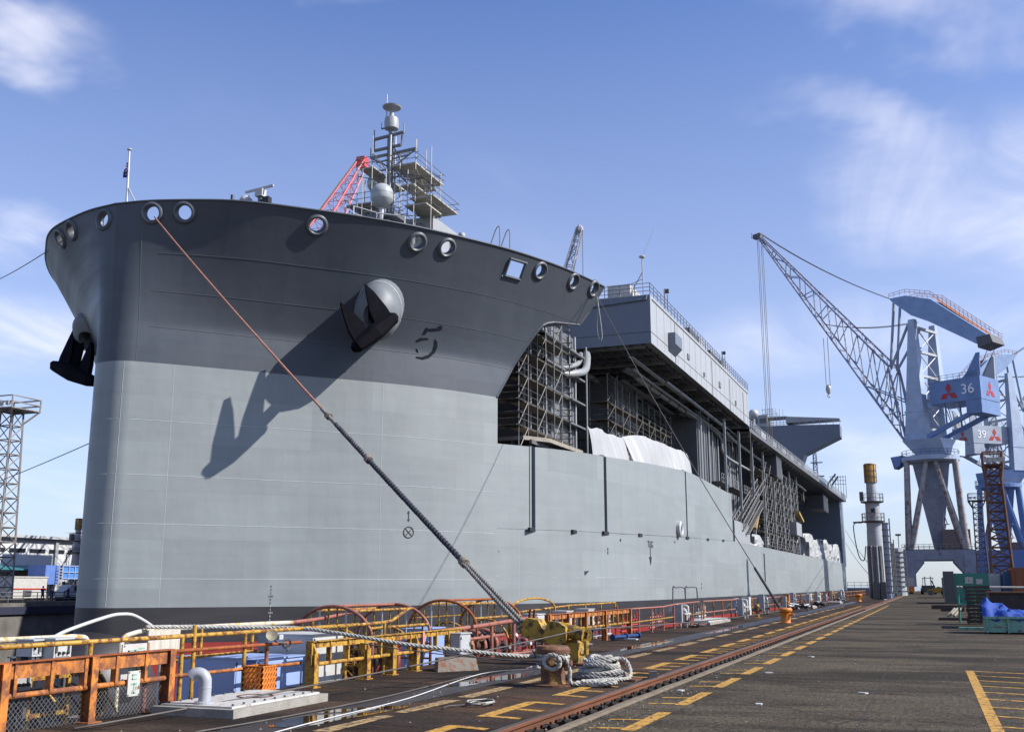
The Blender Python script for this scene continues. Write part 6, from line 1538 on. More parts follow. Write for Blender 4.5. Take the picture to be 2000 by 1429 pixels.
for nm, A_, B_ in (('front', (1.95, 45.3, .06), (5.2, 45.38, zk)), ('back', (1.95, 47.1, .06), (5.2, 47.18, zk)), ('end', (1.88, 45.3, .06), (1.95, 47.18, zk)), ('floor', (1.95, 45.38, .06), (5.2, 47.1, .12))): MB().ab(A_, B_).build(nm + '_panel', m_green2, sk)
MB().ab((1.82, 45.22, zk - .06), (5.25, 45.3, zk + .03)).build('rim', m_green2, sk)
for q in range(5): MB().ab((1.9 + q * .75, 45.23, .04), (1.98 + q * .75, 45.31, zk)).build('stiffener', m_green2, sk)
mb = MB(); rows = []; rr = random.Random(4)
for j in range(15):
    row = []
    for i in range(31):
        u, v = i / 30, j / 14; hgt = .10 + .22 * math.sin(v * math.pi) + .14 * math.sin(u * 9 + 1) * math.sin(v * 3) + .22 * math.exp(-((u - .06) / .05) ** 2) * math.sin(v * 3.1) + .2 * math.exp(-((u - .22) / .04) ** 2) * math.sin(v * 3.1) + .09 * math.sin(u * 31 + 5 * v) * math.sin(v * 11 + u * 7) + rr.uniform(-.06, .06)
        row.append((1.80 + 3.4 * u, 45.26 + 1.9 * v, zk + hgt - (.16 if j == 0 else 0)))
    rows.append(row)
mb.grid(rows); tg = mb.build('blue_sheet', m_btarp, None, smooth=50); tag(tg, 'crumpled bright blue sheeting heaped over the green skip', 'tarpaulin')
pf = thing('tube_rack', 'thin green pipe frame standing beside the pallet stack', 'frame', (1.2, 58, 0))
for x in (1.28, 2.0): MB().tube((x, 58, 0), (x, 58, 1.75), .05, 8).build('post', m_green, pf)
MB().tube((1.25, 58, 1.75), (4.8, 58, 1.72), .05, 8).build('top_rail', m_dwhite, pf); MB().tube((1.28, 58, .9), (2, 58, .9), .04, 8).build('mid_rail', m_green, pf)
for i, (x, y, dx, dy, h, lb) in enumerate(((.3, 62, 1.5, .25, .14, 'dark steel beam lying on the road nearest the pallets'), (.0, 92, 2.2, .4, .3, 'dark steel beam lying on the road past the pallets'), (.6, 84, 1.6, .3, .25, 'short dark beam lying between the others on the road'), (1.0, 48.6, 1.2, .4, .12, 'pale green plate lying on the road by the skip'))):
    tag(MB().ab((x, y, 0), (x + dx, y + dy, h)).build('steel_beam', m_dsb if i < 3 else m_green2), lb, 'beam')
pr = thing('bundle_of_pipes', 'bundle of tan wrapped pipes by the green container', 'pipes', (1.1, 66, 0))
for q in range(3): MB().tube((.85 + q * .16, 66, .12 + (q % 2) * .1), (1.25 + q * .16, 68, .5), .07, 8).build('pipe', m_wood, pr)
# vehicle far down the road: a loader seen from the front
f = (-0.323,250.000,1.637); fl_ = thing('forklift', 'dark forklift truck far down the quay road under the crane portal', 'forklift', (f[0], 250, 0)); x = f[0]
MB().ab((x - 1.4, 250, .5), (x + 1.4, 254, 1.9)).build('chassis', m_dgrey, fl_)
for s in (-1, 1):
    MB().tube((x + s * 1.0, 250.6, .65), (x + s * 1.6, 250.6, .65), .65, 12).build('wheel', m_black, fl_); MB().tube((x + s * 1.0, 253.4, .65), (x + s * 1.6, 253.4, .65), .65, 12).build('wheel', m_black, fl_)
    MB().ab((x + s * .6 - .1, 249.6, .3), (x + s * .6 + .1, 249.8, 3.8)).build('mast_rail', m_dgrey, fl_); MB().ab((x + s * .55 - .08, 248.2, .3), (x + s * .55 + .08, 249.6, .4)).build('fork', m_black, fl_)
    MB().tube((x + s * 1.1, 250.6, 1.9), (x + s * 1.0, 250.9, 3.4), .07, 5).build('cab_post', m_lgrey, fl_)
MB().ab((x - 1.2, 250.5, 3.4), (x + 1.2, 252.8, 3.55)).build('cab_roof', m_lgrey, fl_)
y_ = (1.263,220.000,1.657); yt = thing('yellow_roller', 'small yellow machine parked at the roadside far off', 'machine', (y_[0], 220, 0))
MB().prism([(y_[0] - 1.8, 220, .5), (y_[0] + 1.6, 220, .5), (y_[0] + 1.6, 220, 1.3), (y_[0] + .2, 220, 1.7), (y_[0] - .6, 220, 1.3), (y_[0] - 1.8, 220, 1.1)], (0, 2, 0)).build('body', m_yel, yt)
MB().tube((y_[0] - 1.2, 219.9, .5), (y_[0] - 1.2, 222.1, .5), .5, 12).build('drum', m_dgrey, yt); MB().tube((y_[0] + 1.1, 219.9, .5), (y_[0] + 1.1, 222.1, .5), .5, 12).build('wheel', m_black, yt); MB().bar((y_[0] - .4, 221, 1.4), (y_[0] - .9, 221, 2.8), .25, .2).build('jib', m_black, yt)
# dock gate walkway beyond the stern
gt = thing('dock_gate_walkway', 'pale railed walkway across the dock gate beyond the stern', 'walkway', (-40, 352, 0)); MB().ab((-90, 352, -12), (-11, 356, 1.2)).build('gate', m_grey, gt)
mb = MB()
for k in range(40): mb.tube((-88 + k * 2, 352, 1.2), (-88 + k * 2, 352, 2.9), .07, 4)
mb.build('posts', m_lgrey, gt)
for h in (2.0, 2.9): MB().tube((-90, 352, h), (-11, 352, h), .07, 4).build('rail', m_lgrey, gt)

# ================================================================== QUAY EDGE, FOREGROUND
FX = -10.7
def guard(label, y0, y1, posts, mat, mr, ztop_=.86, zb=.62, zl=.46, x=FX, stiff=.55, group='beam guards along the dock edge', plate=False):
    t = thing('beam_guard', label, 'barrier', (x, y0, 0), group)
    MB().ab((x - .03, y0, zb), (x + .03, y1, ztop_)).build('top_beam', mat, t)
    MB().ab((x - .07, y0, ztop_), (x + .07, y1, ztop_ + .015)).build('top_flange', m_rust if mat is m_org else mat, t)
    MB().tube((x, y0, zl), (x, y1, zl), .038, 10).build('lower_pipe', mr, t, smooth=40)
    for y in posts:
        p = MB()
        if plate: p.prism([(x + .10, y, 0), (x + .10, y, .60), (x + .02, y, .80), (x - .12, y, .82), (x - .12, y, 0)], (0, .05, 0)); p.ab((x + .085, y - .05, 0), (x + .105, y + .10, .6))
        else: p.ab((x - .08, y - .01, 0), (x + .08, y + .01, ztop_)); p.ab((x + .07, y - .06, 0), (x + .09, y + .06, ztop_)); p.ab((x - .09, y - .06, 0), (x - .07, y + .06, ztop_))
        po = p.build('post', mat, t); MB().ab((x - .14, y - .12, 0), (x + .14, y + .14, .015)).build('foot_plate', mat, po)
    n = max(1, int((y1 - y0) / stiff))
    for k in range(n + 1):
        y = y0 + (y1 - y0) * k / n; MB().ab((x - .045, y - .025, zl), (x + .05, y + .025, ztop_ - .01)).build('stiffener', mr if k % 2 else mat, t)
    return t
g1 = guard('orange rusty beam guard nearest the camera at the left', 8.6, 13.36, (10.2, 11.7, 13.3), m_org, m_org, .86, .67)
mb = MB()
for k in range(64):
    y = 8.6 + k * .075
    if y + .44 < 13.36: mb.bar((FX - .04, y, .01), (FX - .04, y + .42, .43), .006, .006)
    if y - .44 > 8.6: mb.bar((FX - .046, y, .01), (FX - .046, y - .42, .43), .006, .006)
stuff(mb.build('wire_mesh', m_galvd, g1))
g2 = guard('yellow beam guard with plate posts beside the white cabinet', 17.0, 23.6, (17.05, 19.0, 20.1, 21.2, 23.4), m_yel, m_yel, .80, .69, .40, FX + .15, .62, plate=True)
g3 = guard('rust orange beam guard beyond the yellow mooring hook', 29.2, 38.4, (29.3, 31.0, 32.8, 35.0, 38.2), m_org, m_yel2, .98, .84, .50, -10.3, .6)
# pipe railings
def prail(label, paths, posts, group='pipe railings along the dock edge', name='pipe_railing'):
    """paths: (points, radius, material); posts: (x, y, z0, z1, radius, material)"""
    p0 = paths[0][0][0]; t = thing(name, label, 'railing', (p0[0], p0[1], 0), group)
    for pts, r, mt in paths: MB().path(pts, r, 10).build('rail', mt, t, smooth=True)
    for x, y, z0, z1, r, mt in posts:
        o = MB().tube((x, y, z0), (x, y, z1), r, 10).build('post', mt, t, smooth=40); MB().lathe([(r * 1.9, z0), (r * 1.9, z0 + .015), (r, z0 + .02)], (x, y, 0), 10).build('foot_flange', mt, o)
    return t
X2 = FX - .1
prail('yellow pipe railing above the orange beam guard', [([(X2, 8.4, 1.06), (X2, 15.6, 1.035), (X2, 18.8, 1.03)], .034, m_yel), ([(X2, 18.8, 1.03), (X2, 20.2, 1.045), (X2 - .1, 20.8, 1.06), (X2 - .1, 21.6, 1.3)], .034, m_yel2), ([(X2 + .05, 13.35, .83), (X2 + .05, 17.0, .80)], .03, m_rust), ([(X2 + .05, 13.35, .47), (X2 + .05, 17.0, .43)], .03, m_org), ([(X2 - .15, 13.9, .70), (X2 - .15, 15.9, .70)], .025, m_yel)],
      [(X2, 11.78, 0, 1.05, .034, m_yel), (X2, 13.72, -.6, 1.04, .034, m_yel), (X2 + .02, 13.98, -.6, 1.2, .034, m_yel), (X2, 15.35, -.6, 1.04, .034, m_yel), (X2, 16.0, -.6, .82, .034, m_org), (X2, 18.7, -.6, 1.03, .034, m_yel), (X2, 20.3, -.6, 1.03, .034, m_yel)])
prail('faded red pipe post and rail between the guards', [([(FX, 22.4, .76), (FX, 25, .80), (FX + .1, 29, .92)], .055, m_redpipe), ([(FX - .05, 24.0, .50), (FX - .05, 27.0, .52)], .04, m_redpipe)], [(FX, 24.2, 0, .78, .05, m_redpipe), (FX, 26.0, 0, .80, .05, m_redpipe), (FX, 27.6, 0, .86, .05, m_redpipe), (-10.82, 12.95, -.3, .98, .035, m_redpipe)])
XB = -12.5
m_wpipe = M('white_yellow_pipe', (.66, .62, .50), .5, rust=.42, rustcol=(.45, .26, .03), rscale=6)
prail('white and yellow pipe railing on the dock side ledge at the left', [(smoothpts([(XB, 9, 1.06), (XB, 12.6, 1.03), (XB, 13.3, 1.02), (XB, 13.55, .95), (XB, 13.6, .6), (XB, 13.6, -.6)], 4), .042, m_wpipe), ([(XB, 9, .5), (XB, 13.5, .5)], .03, m_yel2), (smoothpts([(XB - .3, 13.0, .95), (XB - .3, 13.4, 1.1), (XB - .3, 14.2, 1.28), (XB - .3, 14.6, 1.33), (XB - .3, 15.0, 1.28), (XB - .3, 15.6, .98), (XB - .3, 15.7, .6)], 5), .03, m_white)], [(XB, 10.6, -.6, 1.04, .035, m_yel), (XB, 12.2, -.6, 1.03, .035, m_yel), (XB - .3, 15.7, -.6, .7, .035, m_white)])
prail('white pipe railing on the ledge behind the sign boards', [(smoothpts([(XB, 14.3, .6), (XB, 14.35, .92), (XB, 14.6, 1.02), (XB, 15.3, 1.06), (XB, 18.2, 1.06), (XB, 19.4, 1.05)], 4), .042, m_wpipe), ([(XB, 14.3, .5), (XB, 19.4, .5)], .03, m_yel2), (smoothpts([(XB, 19.4, 1.05), (XB, 20.6, 1.10), (XB, 22.0, 1.22), (XB, 22.6, 1.25)], 4), .042, m_redpipe)], [(XB, 14.3, -.6, .7, .035, m_wpipe), (XB, 16.4, -.6, 1.05, .035, m_yel), (XB, 18.0, -.6, 1.05, .035, m_yel), (XB, 20.2, -.6, 1.08, .035, m_yel2)])
# hoop cages
def cage(label, x0, x1, y0, y1, z1, mats, group='hoop cages over the capstans'):
    t = thing('hoop_cage', label, 'guard', ((x0 + x1) / 2, y0, -.6), group); ma, mb_ = mats; xc, r = (x0 + x1) / 2, abs(x1 - x0) / 2
    def arc(y, k0=0, k1=24): return [(x0, y, -.5)] + [(xc - r * math.cos(math.pi * k / 24), y, z1 - .75 + .75 * math.sin(math.pi * k / 24)) for k in range(25)] + [(x1, y, -.5)]
    for y in (y0, y1): MB().path(arc(y), .038, 8).build('hoop', ma, t, smooth=True)
    for k in (3, 8, 12, 16, 21):
        x = xc - r * math.cos(math.pi * k / 24); z = z1 - .75 + .75 * math.sin(math.pi * k / 24)
        MB().tube((x, y0, z), (x, y1, z), .03, 8).build('long_bar', ma if k == 12 else mb_, t, smooth=40)
    for y in (y0, y1):
        for k in range(1, 9):
            x = x0 + (x1 - x0) * k / 9; q = (x - xc) / r; z = z1 - .75 + .75 * math.sqrt(max(0, 1 - q * q))
            MB().tube((x, y, -.5), (x, y, z), .022, 6).build('upright', mb_ if k % 3 else m_white, t)
        MB().tube((x0, y, .45), (x1, y, .45), .025, 6).build('cross_bar', mb_, t)
        MB().tube((x0, y, .1), (x1, y, .1), .025, 6).build('cross_bar', mb_, t)
    # spoked reel ends seen through the hoops
    for y in (y0 + .35, y1 - .35):
        rw = MB().path([(xc + .72 * math.cos(a * .2618), y, .12 + .72 * math.sin(a * .2618)) for a in range(24)], .03, 6, True).build('reel_rim', mb_, t, smooth=True)
        for a in range(10): MB().tube((xc, y, .12), (xc + .72 * math.cos(a * .6283), y, .12 + .72 * math.sin(a * .6283)), .02, 5).build('spoke', mb_, rw)
    MB().tube((xc, y0 + .3, .12), (xc, y1 - .3, .12), .16, 12).build('reel_axle', m_drust, t)
    for q in range(6): MB().path([(xc + (.40 + .03 * (q % 2)) * math.cos(a * .2618), y0 + .6 + q * (y1 - y0 - 1.2) / 5, .12 + (.40 + .03 * (q % 2)) * math.sin(a * .2618)) for a in range(24)], .07, 6, True).build('hose_turn', m_redpipe if q % 2 else m_black, t, smooth=True)
    # the drum it guards
    d = MB().lathe([(.55, -.6), (.55, -.45), (.3, -.4), (.28, .2), (.5, .3), (.5, .4), (.01, .42)], (xc, (y0 + y1) / 2, 0), 20).build('capstan_drum', m_drust, t, smooth=40)
    return t
cage('rusty hoop cage over a capstan, the one nearer the camera', -13.3, -11.3, 20.7, 23.6, 1.36, (m_redpipe, m_yel2))
cage('rusty hoop cage over a capstan, the farther of the two', -13.2, -11.2, 26.2, 29.6, 1.42, (m_rust, m_yel2))
prail('yellow arched pipe handrail just behind the mooring hook', [(smoothpts([(-11.6, 29.6, .5), (-11.6, 29.7, 1.15), (-11.6, 30.5, 1.36), (-11.6, 31.6, 1.42), (-11.6, 32.6, 1.38), (-11.6, 33.6, 1.16), (-11.6, 33.7, .5)], 5), .035, m_yel)], [(-11.6, 29.6, -.6, .6, .03, m_yel), (-11.6, 33.7, -.6, .6, .03, m_yel)])
prail('yellow sloping pipe railing beyond the arched handrail', [([(-11.9, 31, 1.0), (-11.9, 36, 1.12), (-11.9, 42.0, 1.14), (-11.9, 43.2, .3)], .035, m_yel2), ([(-11.9, 31, .5), (-11.9, 42.4, .62)], .03, m_yel2)], [(-11.9, y, -.6, 1.1, .032, m_yel2) for y in (32, 34, 36, 38, 40, 42)])
prail('faded pink pipe railing past the rust orange guard', [([(-10.4, 38.5, .96), (-10.4, 44, .95), (-10.45, 47, 1.02), (-10.5, 52, 1.05)], .036, m_redpipe), ([(-10.4, 38.5, .46), (-10.45, 52, .5)], .03, m_yel2), ([(-10.7, 38.5, .25), (-10.7, 52, .25)], .03, m_redpipe)], [(-10.4, y, 0, .96, .034, m_yel2 if y % 2 else m_redpipe) for y in (40, 42, 44, 46, 48, 50, 52)])
prail('thin pipe railing running on past the near orange bollard', [([(-10.5, 53, 1.05), (-10.5, 70, 1.0), (-10.5, 95, 1.0)], .04, m_redpipe), ([(-10.5, 53, .5), (-10.5, 95, .5)], .035, m_redpipe)], [(-10.5, 53 + k * 2.6, 0, 1.02, .04, m_yel2 if k % 3 == 0 else m_rust) for k in range(17)])
prail('far pipe railing fading along the dock edge towards the round tower', [([(-10.6, 97, 1.0), (-10.6, 200, 1.0)], .05, m_yel2), ([(-10.6, 97, .5), (-10.6, 200, .5)], .04, m_rust)], [(-10.6, 97 + k * 3.4, 0, 1.02, .05, m_yel2 if k % 2 else m_rust) for k in range(31)])
prail('pair of tall ladder hoops rising at the dock edge', [(smoothpts([(-11.2, 49.4, -.5), (-11.2, 49.45, 1.6), (-11.1, 49.6, 1.72), (-10.9, 50.4, 1.72), (-10.85, 50.5, 1.5), (-10.85, 50.6, 0)], 4), .03, m_dgrey), (smoothpts([(-11.2, 52.2, -.5), (-11.2, 52.25, 1.6), (-11.1, 52.4, 1.72), (-10.9, 53.2, 1.72), (-10.85, 53.3, 1.5), (-10.85, 53.4, 0)], 4), .03, m_dgrey)], [(-11.2, 51, -.6, .9, .02, m_dgrey)], None)
# ledge platform with its painted edge beam
pl_ = thing('ledge_platform', 'low slatted timber platform on the dock ledge with blue and yellow edge beam', 'platform', (-11.8, 10, -.6))
for k in range(14): MB().ab((-12.3, 8.2 + k * .36, -.16), (-10.98, 8.52 + k * .36, -.12)).build('plank', m_wood if k % 3 else m_drust, pl_)
MB().ab((-10.98, 8.0, -.3), (-10.92, 13.3, -.02)).build('edge_beam', M('edge_blue', (.22, .36, .46), .6, rust=.5), pl_)
for k in range(4): MB().ab((-10.919, 9 + k * 1.15, -.28), (-10.912, 9.4 + k * 1.15, -.04)).build('edge_stripe', m_yel2, pl_)
pl2 = thing('ledge_platform', 'timber platform on the dock ledge below the sign boards', 'platform', (-11.8, 14, -.6))
for k in range(8): MB().ab((-12.2, 13.4 + k * .2, -.36), (-10.98, 13.57 + k * .2, -.32)).build('plank', m_wood, pl2)
# sign boards with faded green lettering strokes
def board(label, a, b, x, marks, mat=m_white, th=.02):
    t = thing('sign_board', label, 'sign', (x, a[0], a[1]), 'white boards on the railing'); MB().ab((x - th, a[0], a[1]), (x, b[0], b[1])).build('panel', mat, t)
    mg_ = M('faded_green_print', (.22, .50, .38), .7)
    for (u0, v0, u1, v1) in marks:
        L_ = lambda u: a[0] + (b[0] - a[0]) * u; V_ = lambda v: a[1] + (b[1] - a[1]) * v
        MB().ab((x + .001, L_(u0), V_(v0)), (x + .004, L_(u1), V_(v1))).build('lettering', mg_, t)
    for u in (.06, .94):
        for v in (.05, .95): MB().box((x + .003, a[0] + (b[0] - a[0]) * u, a[1] + (b[1] - a[1]) * v), (.008, .02, .02)).build('screw', m_dgrey, t)
    return t
def at_y(p): return (p[1], p[2])
sq = lambda u, v, w, h, t=.05: [(u, v, u + w, v + t), (u, v + h - t, u + w, v + h), (u, v, u + t, v + h), (u + w - t, v, u + w, v + h)]
board('white board with faded green squares behind the orange guard', at_y((-10.900,12.415,0.471)), at_y((-10.900,12.981,0.980)), -10.80, sq(.2, .55, .28, .28) + sq(.55, .6, .3, .2) + sq(.25, .22, .22, .22) + sq(.55, .25, .25, .22) + [(.50, .2, .53, .85), (.60, .84, .82, .88)])
board('small weathered board with green letters hung lower on the guard', at_y((-10.620,12.365,0.276)), at_y((-10.620,12.612,0.619)), -10.62, [(.3, .1, .7, .16), (.45, .1, .55, .5), (.25, .45, .75, .52), (.3, .65, .7, .70), (.3, .82, .7, .87), (.3, .65, .38, .87)], m_dwhite)
wb = MB().ab((-11.82, (-11.800,14.119,0.734)[1], (-11.800,14.119,0.734)[2]), (-11.78, (-11.800,14.904,1.088)[1], (-11.800,14.904,1.088)[2])).build('timber_hoarding', M('bleached_timber', (.60, .56, .48), .85, var=.25, stretch=(1, 12, 1))); tag(wb, 'bleached timber panel behind the yellow railing posts', 'panel')
# cabinets and boxes on the ledge
def cabinet(label, x0, x1, y0, y1, z0, z1, mat, legs=True, extras=0, group='cabinets on the dock ledge', name='control_cabinet', zl=-.6):
    t = thing(name, label, 'cabinet', ((x0 + x1) / 2, (y0 + y1) / 2, zl if legs else z0), group)
    MB().ab((x0, y0, z0), (x1, y1, z1)).build('body', mat, t); MB().ab((x0 - .02, y0 - .02, z1), (x1 + .03, y1 + .02, z1 + .025)).build('lid', mat, t)
    d = MB().ab((x1, y0 + .03, z0 + .04), (x1 + .012, y1 - .03, z1 - .04)).build('door', mat, t); MB().ab((x1 + .012, y1 - .09, (z0 + z1) / 2 - .05), (x1 + .035, y1 - .06, (z0 + z1) / 2 + .05)).build('handle', m_dgrey, d)
    for z in (z0 + .1, z1 - .12): MB().ab((x1 + .01, y0 + .02, z), (x1 + .025, y0 + .05, z + .06)).build('hinge', m_dgrey, d)
    for k in range(extras): MB().lathe([(.025, 0), (.02, .03), (.001, .035)], (x1 + .012, y0 + (y1 - y0) * (k + 1) / (extras + 1), z0 + (z1 - z0) * .32), 10, Vector((1, 0, 0)).to_track_quat('Z', 'Y').to_matrix()).build('knob', m_black, t)
    if legs:
        for y in (y0 + .05, y1 - .05): MB().ab((x0 + .02, y - .03, zl), (x0 + .08, y + .03, z0)).build('leg', m_dgrey, t); MB().ab((x1 - .08, y - .03, zl), (x1 - .02, y + .03, z0)).build('leg', m_dgrey, t)
    return t
a, b = (-11.900,12.255,0.752), (-11.900,12.591,1.031); cabinet('white control cabinet with black knobs behind the left railing', -12.25, -11.9, a[1], b[1], a[2], b[2], m_white, True, 3)
a, b = (-12.100,12.047,0.803), (-12.100,12.231,1.022); cabinet('small grey cabinet just left of the white control cabinet', -12.4, -12.1, a[1], b[1], a[2], b[2], m_lgrey)
a, b = (-11.200,10.746,0.456), (-11.200,11.182,0.691); cabinet('weathered grey valve panel with dials behind the wire mesh', -11.45, -11.2, a[1], b[1], a[2], b[2], M('weathered_panel', (.42, .43, .43), .7, rust=.3), True, 5)
a, b = (-11.500,11.519,0.423), (-11.500,11.740,0.711); cabinet('pale cabinet beside the weathered valve panel', -11.8, -11.5, a[1], b[1], a[2], b[2], m_lgrey)
a = (-11.150,15.599,-0.041); b = (-11.150,15.926,0.577); cabinet('pale blue cabinet with studded door beside the vent pipe', -12.35, -11.15, a[1], b[1], -.55, b[2], m_lblue, False, 0, 'pale blue cabinets on the dock ledge')
a2 = (-11.100,16.132,-0.020); b2 = (-11.100,17.648,0.511); cabinet('longer pale blue cabinet behind the orange crate', -12.4, -11.1, a2[1], b2[1], -.55, b2[2], m_lblue, False, 0, 'pale blue cabinets on the dock ledge')
a = (-11.000,17.816,-0.056); b = (-11.000,18.949,0.872); cabinet('tall white cabinet behind the yellow plate posts', -12.0, -11.0, a[1], b[1], -.55, b[2], m_white, False, 0)
a = (-11.900,18.341,0.258); b = (-11.900,19.157,0.860); cabinet('grey blue cabinet half hidden behind the tall white one', -12.6, -11.9, a[1], b[1], -.55, b[2], m_grey, False, 0)
a = (-10.250,23.186,0.183); b = (-10.250,23.594,0.699); cabinet('light grey electric box on legs beside the faded red rail', -10.6, -10.25, a[1] - .2, b[1], .22, b[2], m_lgrey, True, 0, None, 'electric_box', 0)
a = (-12.000,28.210,0.150); b = (-12.000,32.614,0.567); cabinet('pale blue locker inside the farther hoop cage', -12.6, -12.0, 24.6, 25.9, -.5, .72, m_lblue, False, 0, None, 'locker')
for k, (y, z, lb) in enumerate(((30.4, .95, 'white air unit behind the mooring hook'), (33.2, .98, 'white meter box past the mooring hook'), (35.6, 1.0, 'white meter box by the end of the rust orange guard'))):
    cabinet(lb, -11.5, -11.05, y, y + .7, .35, z, m_white, True, 0, 'white boxes past the hook', 'meter_box')
# valves and hoses behind the mesh
hr = thing('hose_rack', 'yellow rack with coiled dark hoses behind the orange guard', 'hose', (-11.4, 12.2, -.6))
for (p0, p1) in (((-11.3, 11.25, .1), (-11.3, 11.25, .58)), ((-11.3, 11.95, .1), (-11.3, 11.95, .58)), ((-11.3, 11.25, .58), (-11.3, 11.95, .58)), ((-11.3, 11.25, .1), (-11.3, 11.95, .1)), ((-11.3, 11.25, -.6), (-11.3, 11.25, .1)), ((-11.3, 11.95, -.6), (-11.3, 11.95, .1))): MB().bar(p0, p1, .05, .05).build('frame', m_yel2, hr)
for k in range(9):
    mb = MB(); y = 12.1 + k * .05; mb.path(smoothpts([(-11.5 + k * .02, y - .3, .56), (-11.4, y, .62 + .02 * (k % 3)), (-11.35, y + .25, .4), (-11.4, y + .3, .05), (-11.5, y + .1 * (k % 4), -.35)], 5), .018, 6); mb.build('hose', m_black if k % 2 else m_yel2, hr, smooth=True)
vr = thing('valve_row', 'row of small dark hand valves on a white tray at the left edge', 'valves', (-11.6, 10.2, .4)); MB().ab((-11.9, 9.2, .62), (-11.3, 11.6, .66)).build('tray', m_dwhite, vr)
for k in range(6):
    o = MB().tube((-11.6, 9.4 + k * .36, .66), (-11.6, 9.4 + k * .36, .86), .02, 8).build('valve_stem', m_dgrey, vr); MB().ring([(.035, -.01), (.055, -.01), (.055, .01), (.035, .01)], (-11.6, 9.4 + k * .36, .86), (0, 0, 1), 14).build('hand_wheel', m_dgrey, o); MB().box((-11.6, 9.4 + k * .36, .70), (.1, .14, .08)).build('valve_body', m_galvd, o)
# concrete hatch slab and gooseneck vent
sl = thing('hatch_slab', 'concrete hatch slab with a white steel cover near the vent pipe', 'hatch', (-9.8, 13.9, 0), 'hatch slabs on the quay')
MB().ab((-10.5, 12.75, 0), (-9.1, 15.25, .12)).build('concrete_base', m_conc, sl); MB().ab((-10.42, 12.85, .12), (-9.2, 15.15, .148)).build('cover_plate', m_dwhite, sl)
for k in range(9):
    for x in (-10.36, -9.26): MB().tube((x, 12.95 + k * .26, .148), (x, 12.95 + k * .26, .175), .02, 6).build('bolt', m_dgrey, sl)
MB().ring([(.25, 0), (.28, 0), (.28, .01), (.25, .01)], (-9.75, 14.2, .149), (0, 0, 1), 24).build('manhole_ring', m_drust, sl)
vb_ = Vector((-9.824,13.054,0.150)); vb_.x = max(vb_.x, -10.35)
gv = thing('gooseneck_vent', 'light grey gooseneck vent pipe standing on the hatch slab', 'vent', vb_)
m_gv = M('vent_grey', (.46, .48, .52), .4, var=.1)
ld = Vector((-.93, -.36, 0)); r_ = .115
pts = [vb_ + Vector((0, 0, z)) for z in (.0, .1, .2, .3)] + [vb_ + Vector((0, 0, .30)) + ld * (r_ * (1 - math.cos(t))) + Vector((0, 0, r_ * math.sin(t))) for t in [i * math.pi / 14 for i in range(1, 12)]]
MB().path(pts, .088, 18).build('bent_pipe', m_gv, gv, smooth=50)
MB().lathe([(.14, 0), (.14, .03), (.09, .035)], vb_, 18).build('flange', m_gv, gv); e = pts[-1] + (pts[-1] - pts[-2]) * .04
MB().lathe([(.075, 0), (.001, .001)], e, 16, (pts[-1] - pts[-2]).to_track_quat('Z', 'Y').to_matrix()).build('mouth', m_black, gv)
MB().ring([(.086, -.006), (.093, -.006), (.093, .006), (.086, .006)], vb_ + Vector((0, 0, .22)), (0, 0, 1), 18).build('weld_ring', m_lgrey, gv)
# orange lattice crate on the railing
oc = thing('plastic_crate', 'bright orange perforated plastic crate hung on the railing', 'crate', (-10.42, 15.5, .04))
m_oc = M('crate_orange', (.72, .22, .035), .45, var=.08); cx0, cx1, cy0, cy1, cz0, cz1 = -10.62, -10.26, 15.1, 15.5, .06, .50
def lat(p, u, v, nu, nv):
    mb = MB(); p, u, v = Vector(p), Vector(u), Vector(v); n_ = u.cross(v).normalized(); th = .008
    for k in range(nu + nv + 1):
        # slanted strips
        for sgn in (1,):
            a0 = max(0, k / nv - 1) ; 
            s0, t0 = (k / (nu + nv)) * 2 - 1, 0
            s1 = s0 + 1
            q0s, q0t = (s0, 0) if s0 >= 0 else (0, -s0); q1s, q1t = (s1, 1) if s1 <= 1 else (1, 1 - (s1 - 1))
            if q0t >= 1 or q1t <= 0 or q0s >= 1: continue
            mb.bar(p + u * q0s + v * q0t, p + u * q1s + v * q1t, .030, .030)
    for k in range(nv + 1): mb.bar(p + v * (k / nv), p + u + v * (k / nv), .022, .026)
    mb.bar(p, p + v, .022, .022); mb.bar(p + u, p + u + v, .022, .022); mb.bar(p + v, p + u + v, .03, .03); mb.bar(p, p + u, .03, .03)
    return mb
for nm, p, u in (('front_wall', (cx0, cy0, cz0), (cx1 - cx0, 0, 0)), ('side_wall', (cx1, cy0, cz0), (0, cy1 - cy0, 0)), ('back_wall', (cx0, cy1, cz0), (cx1 - cx0, 0, 0)), ('side_wall', (cx0, cy0, cz0), (0, cy1 - cy0, 0))): lat(p, u, (0, 0, cz1 - cz0), 5, 5).build(nm, m_oc, oc)
MB().ab((cx0, cy0, cz0), (cx1, cy1, cz0 + .015)).build('base', m_oc, oc)
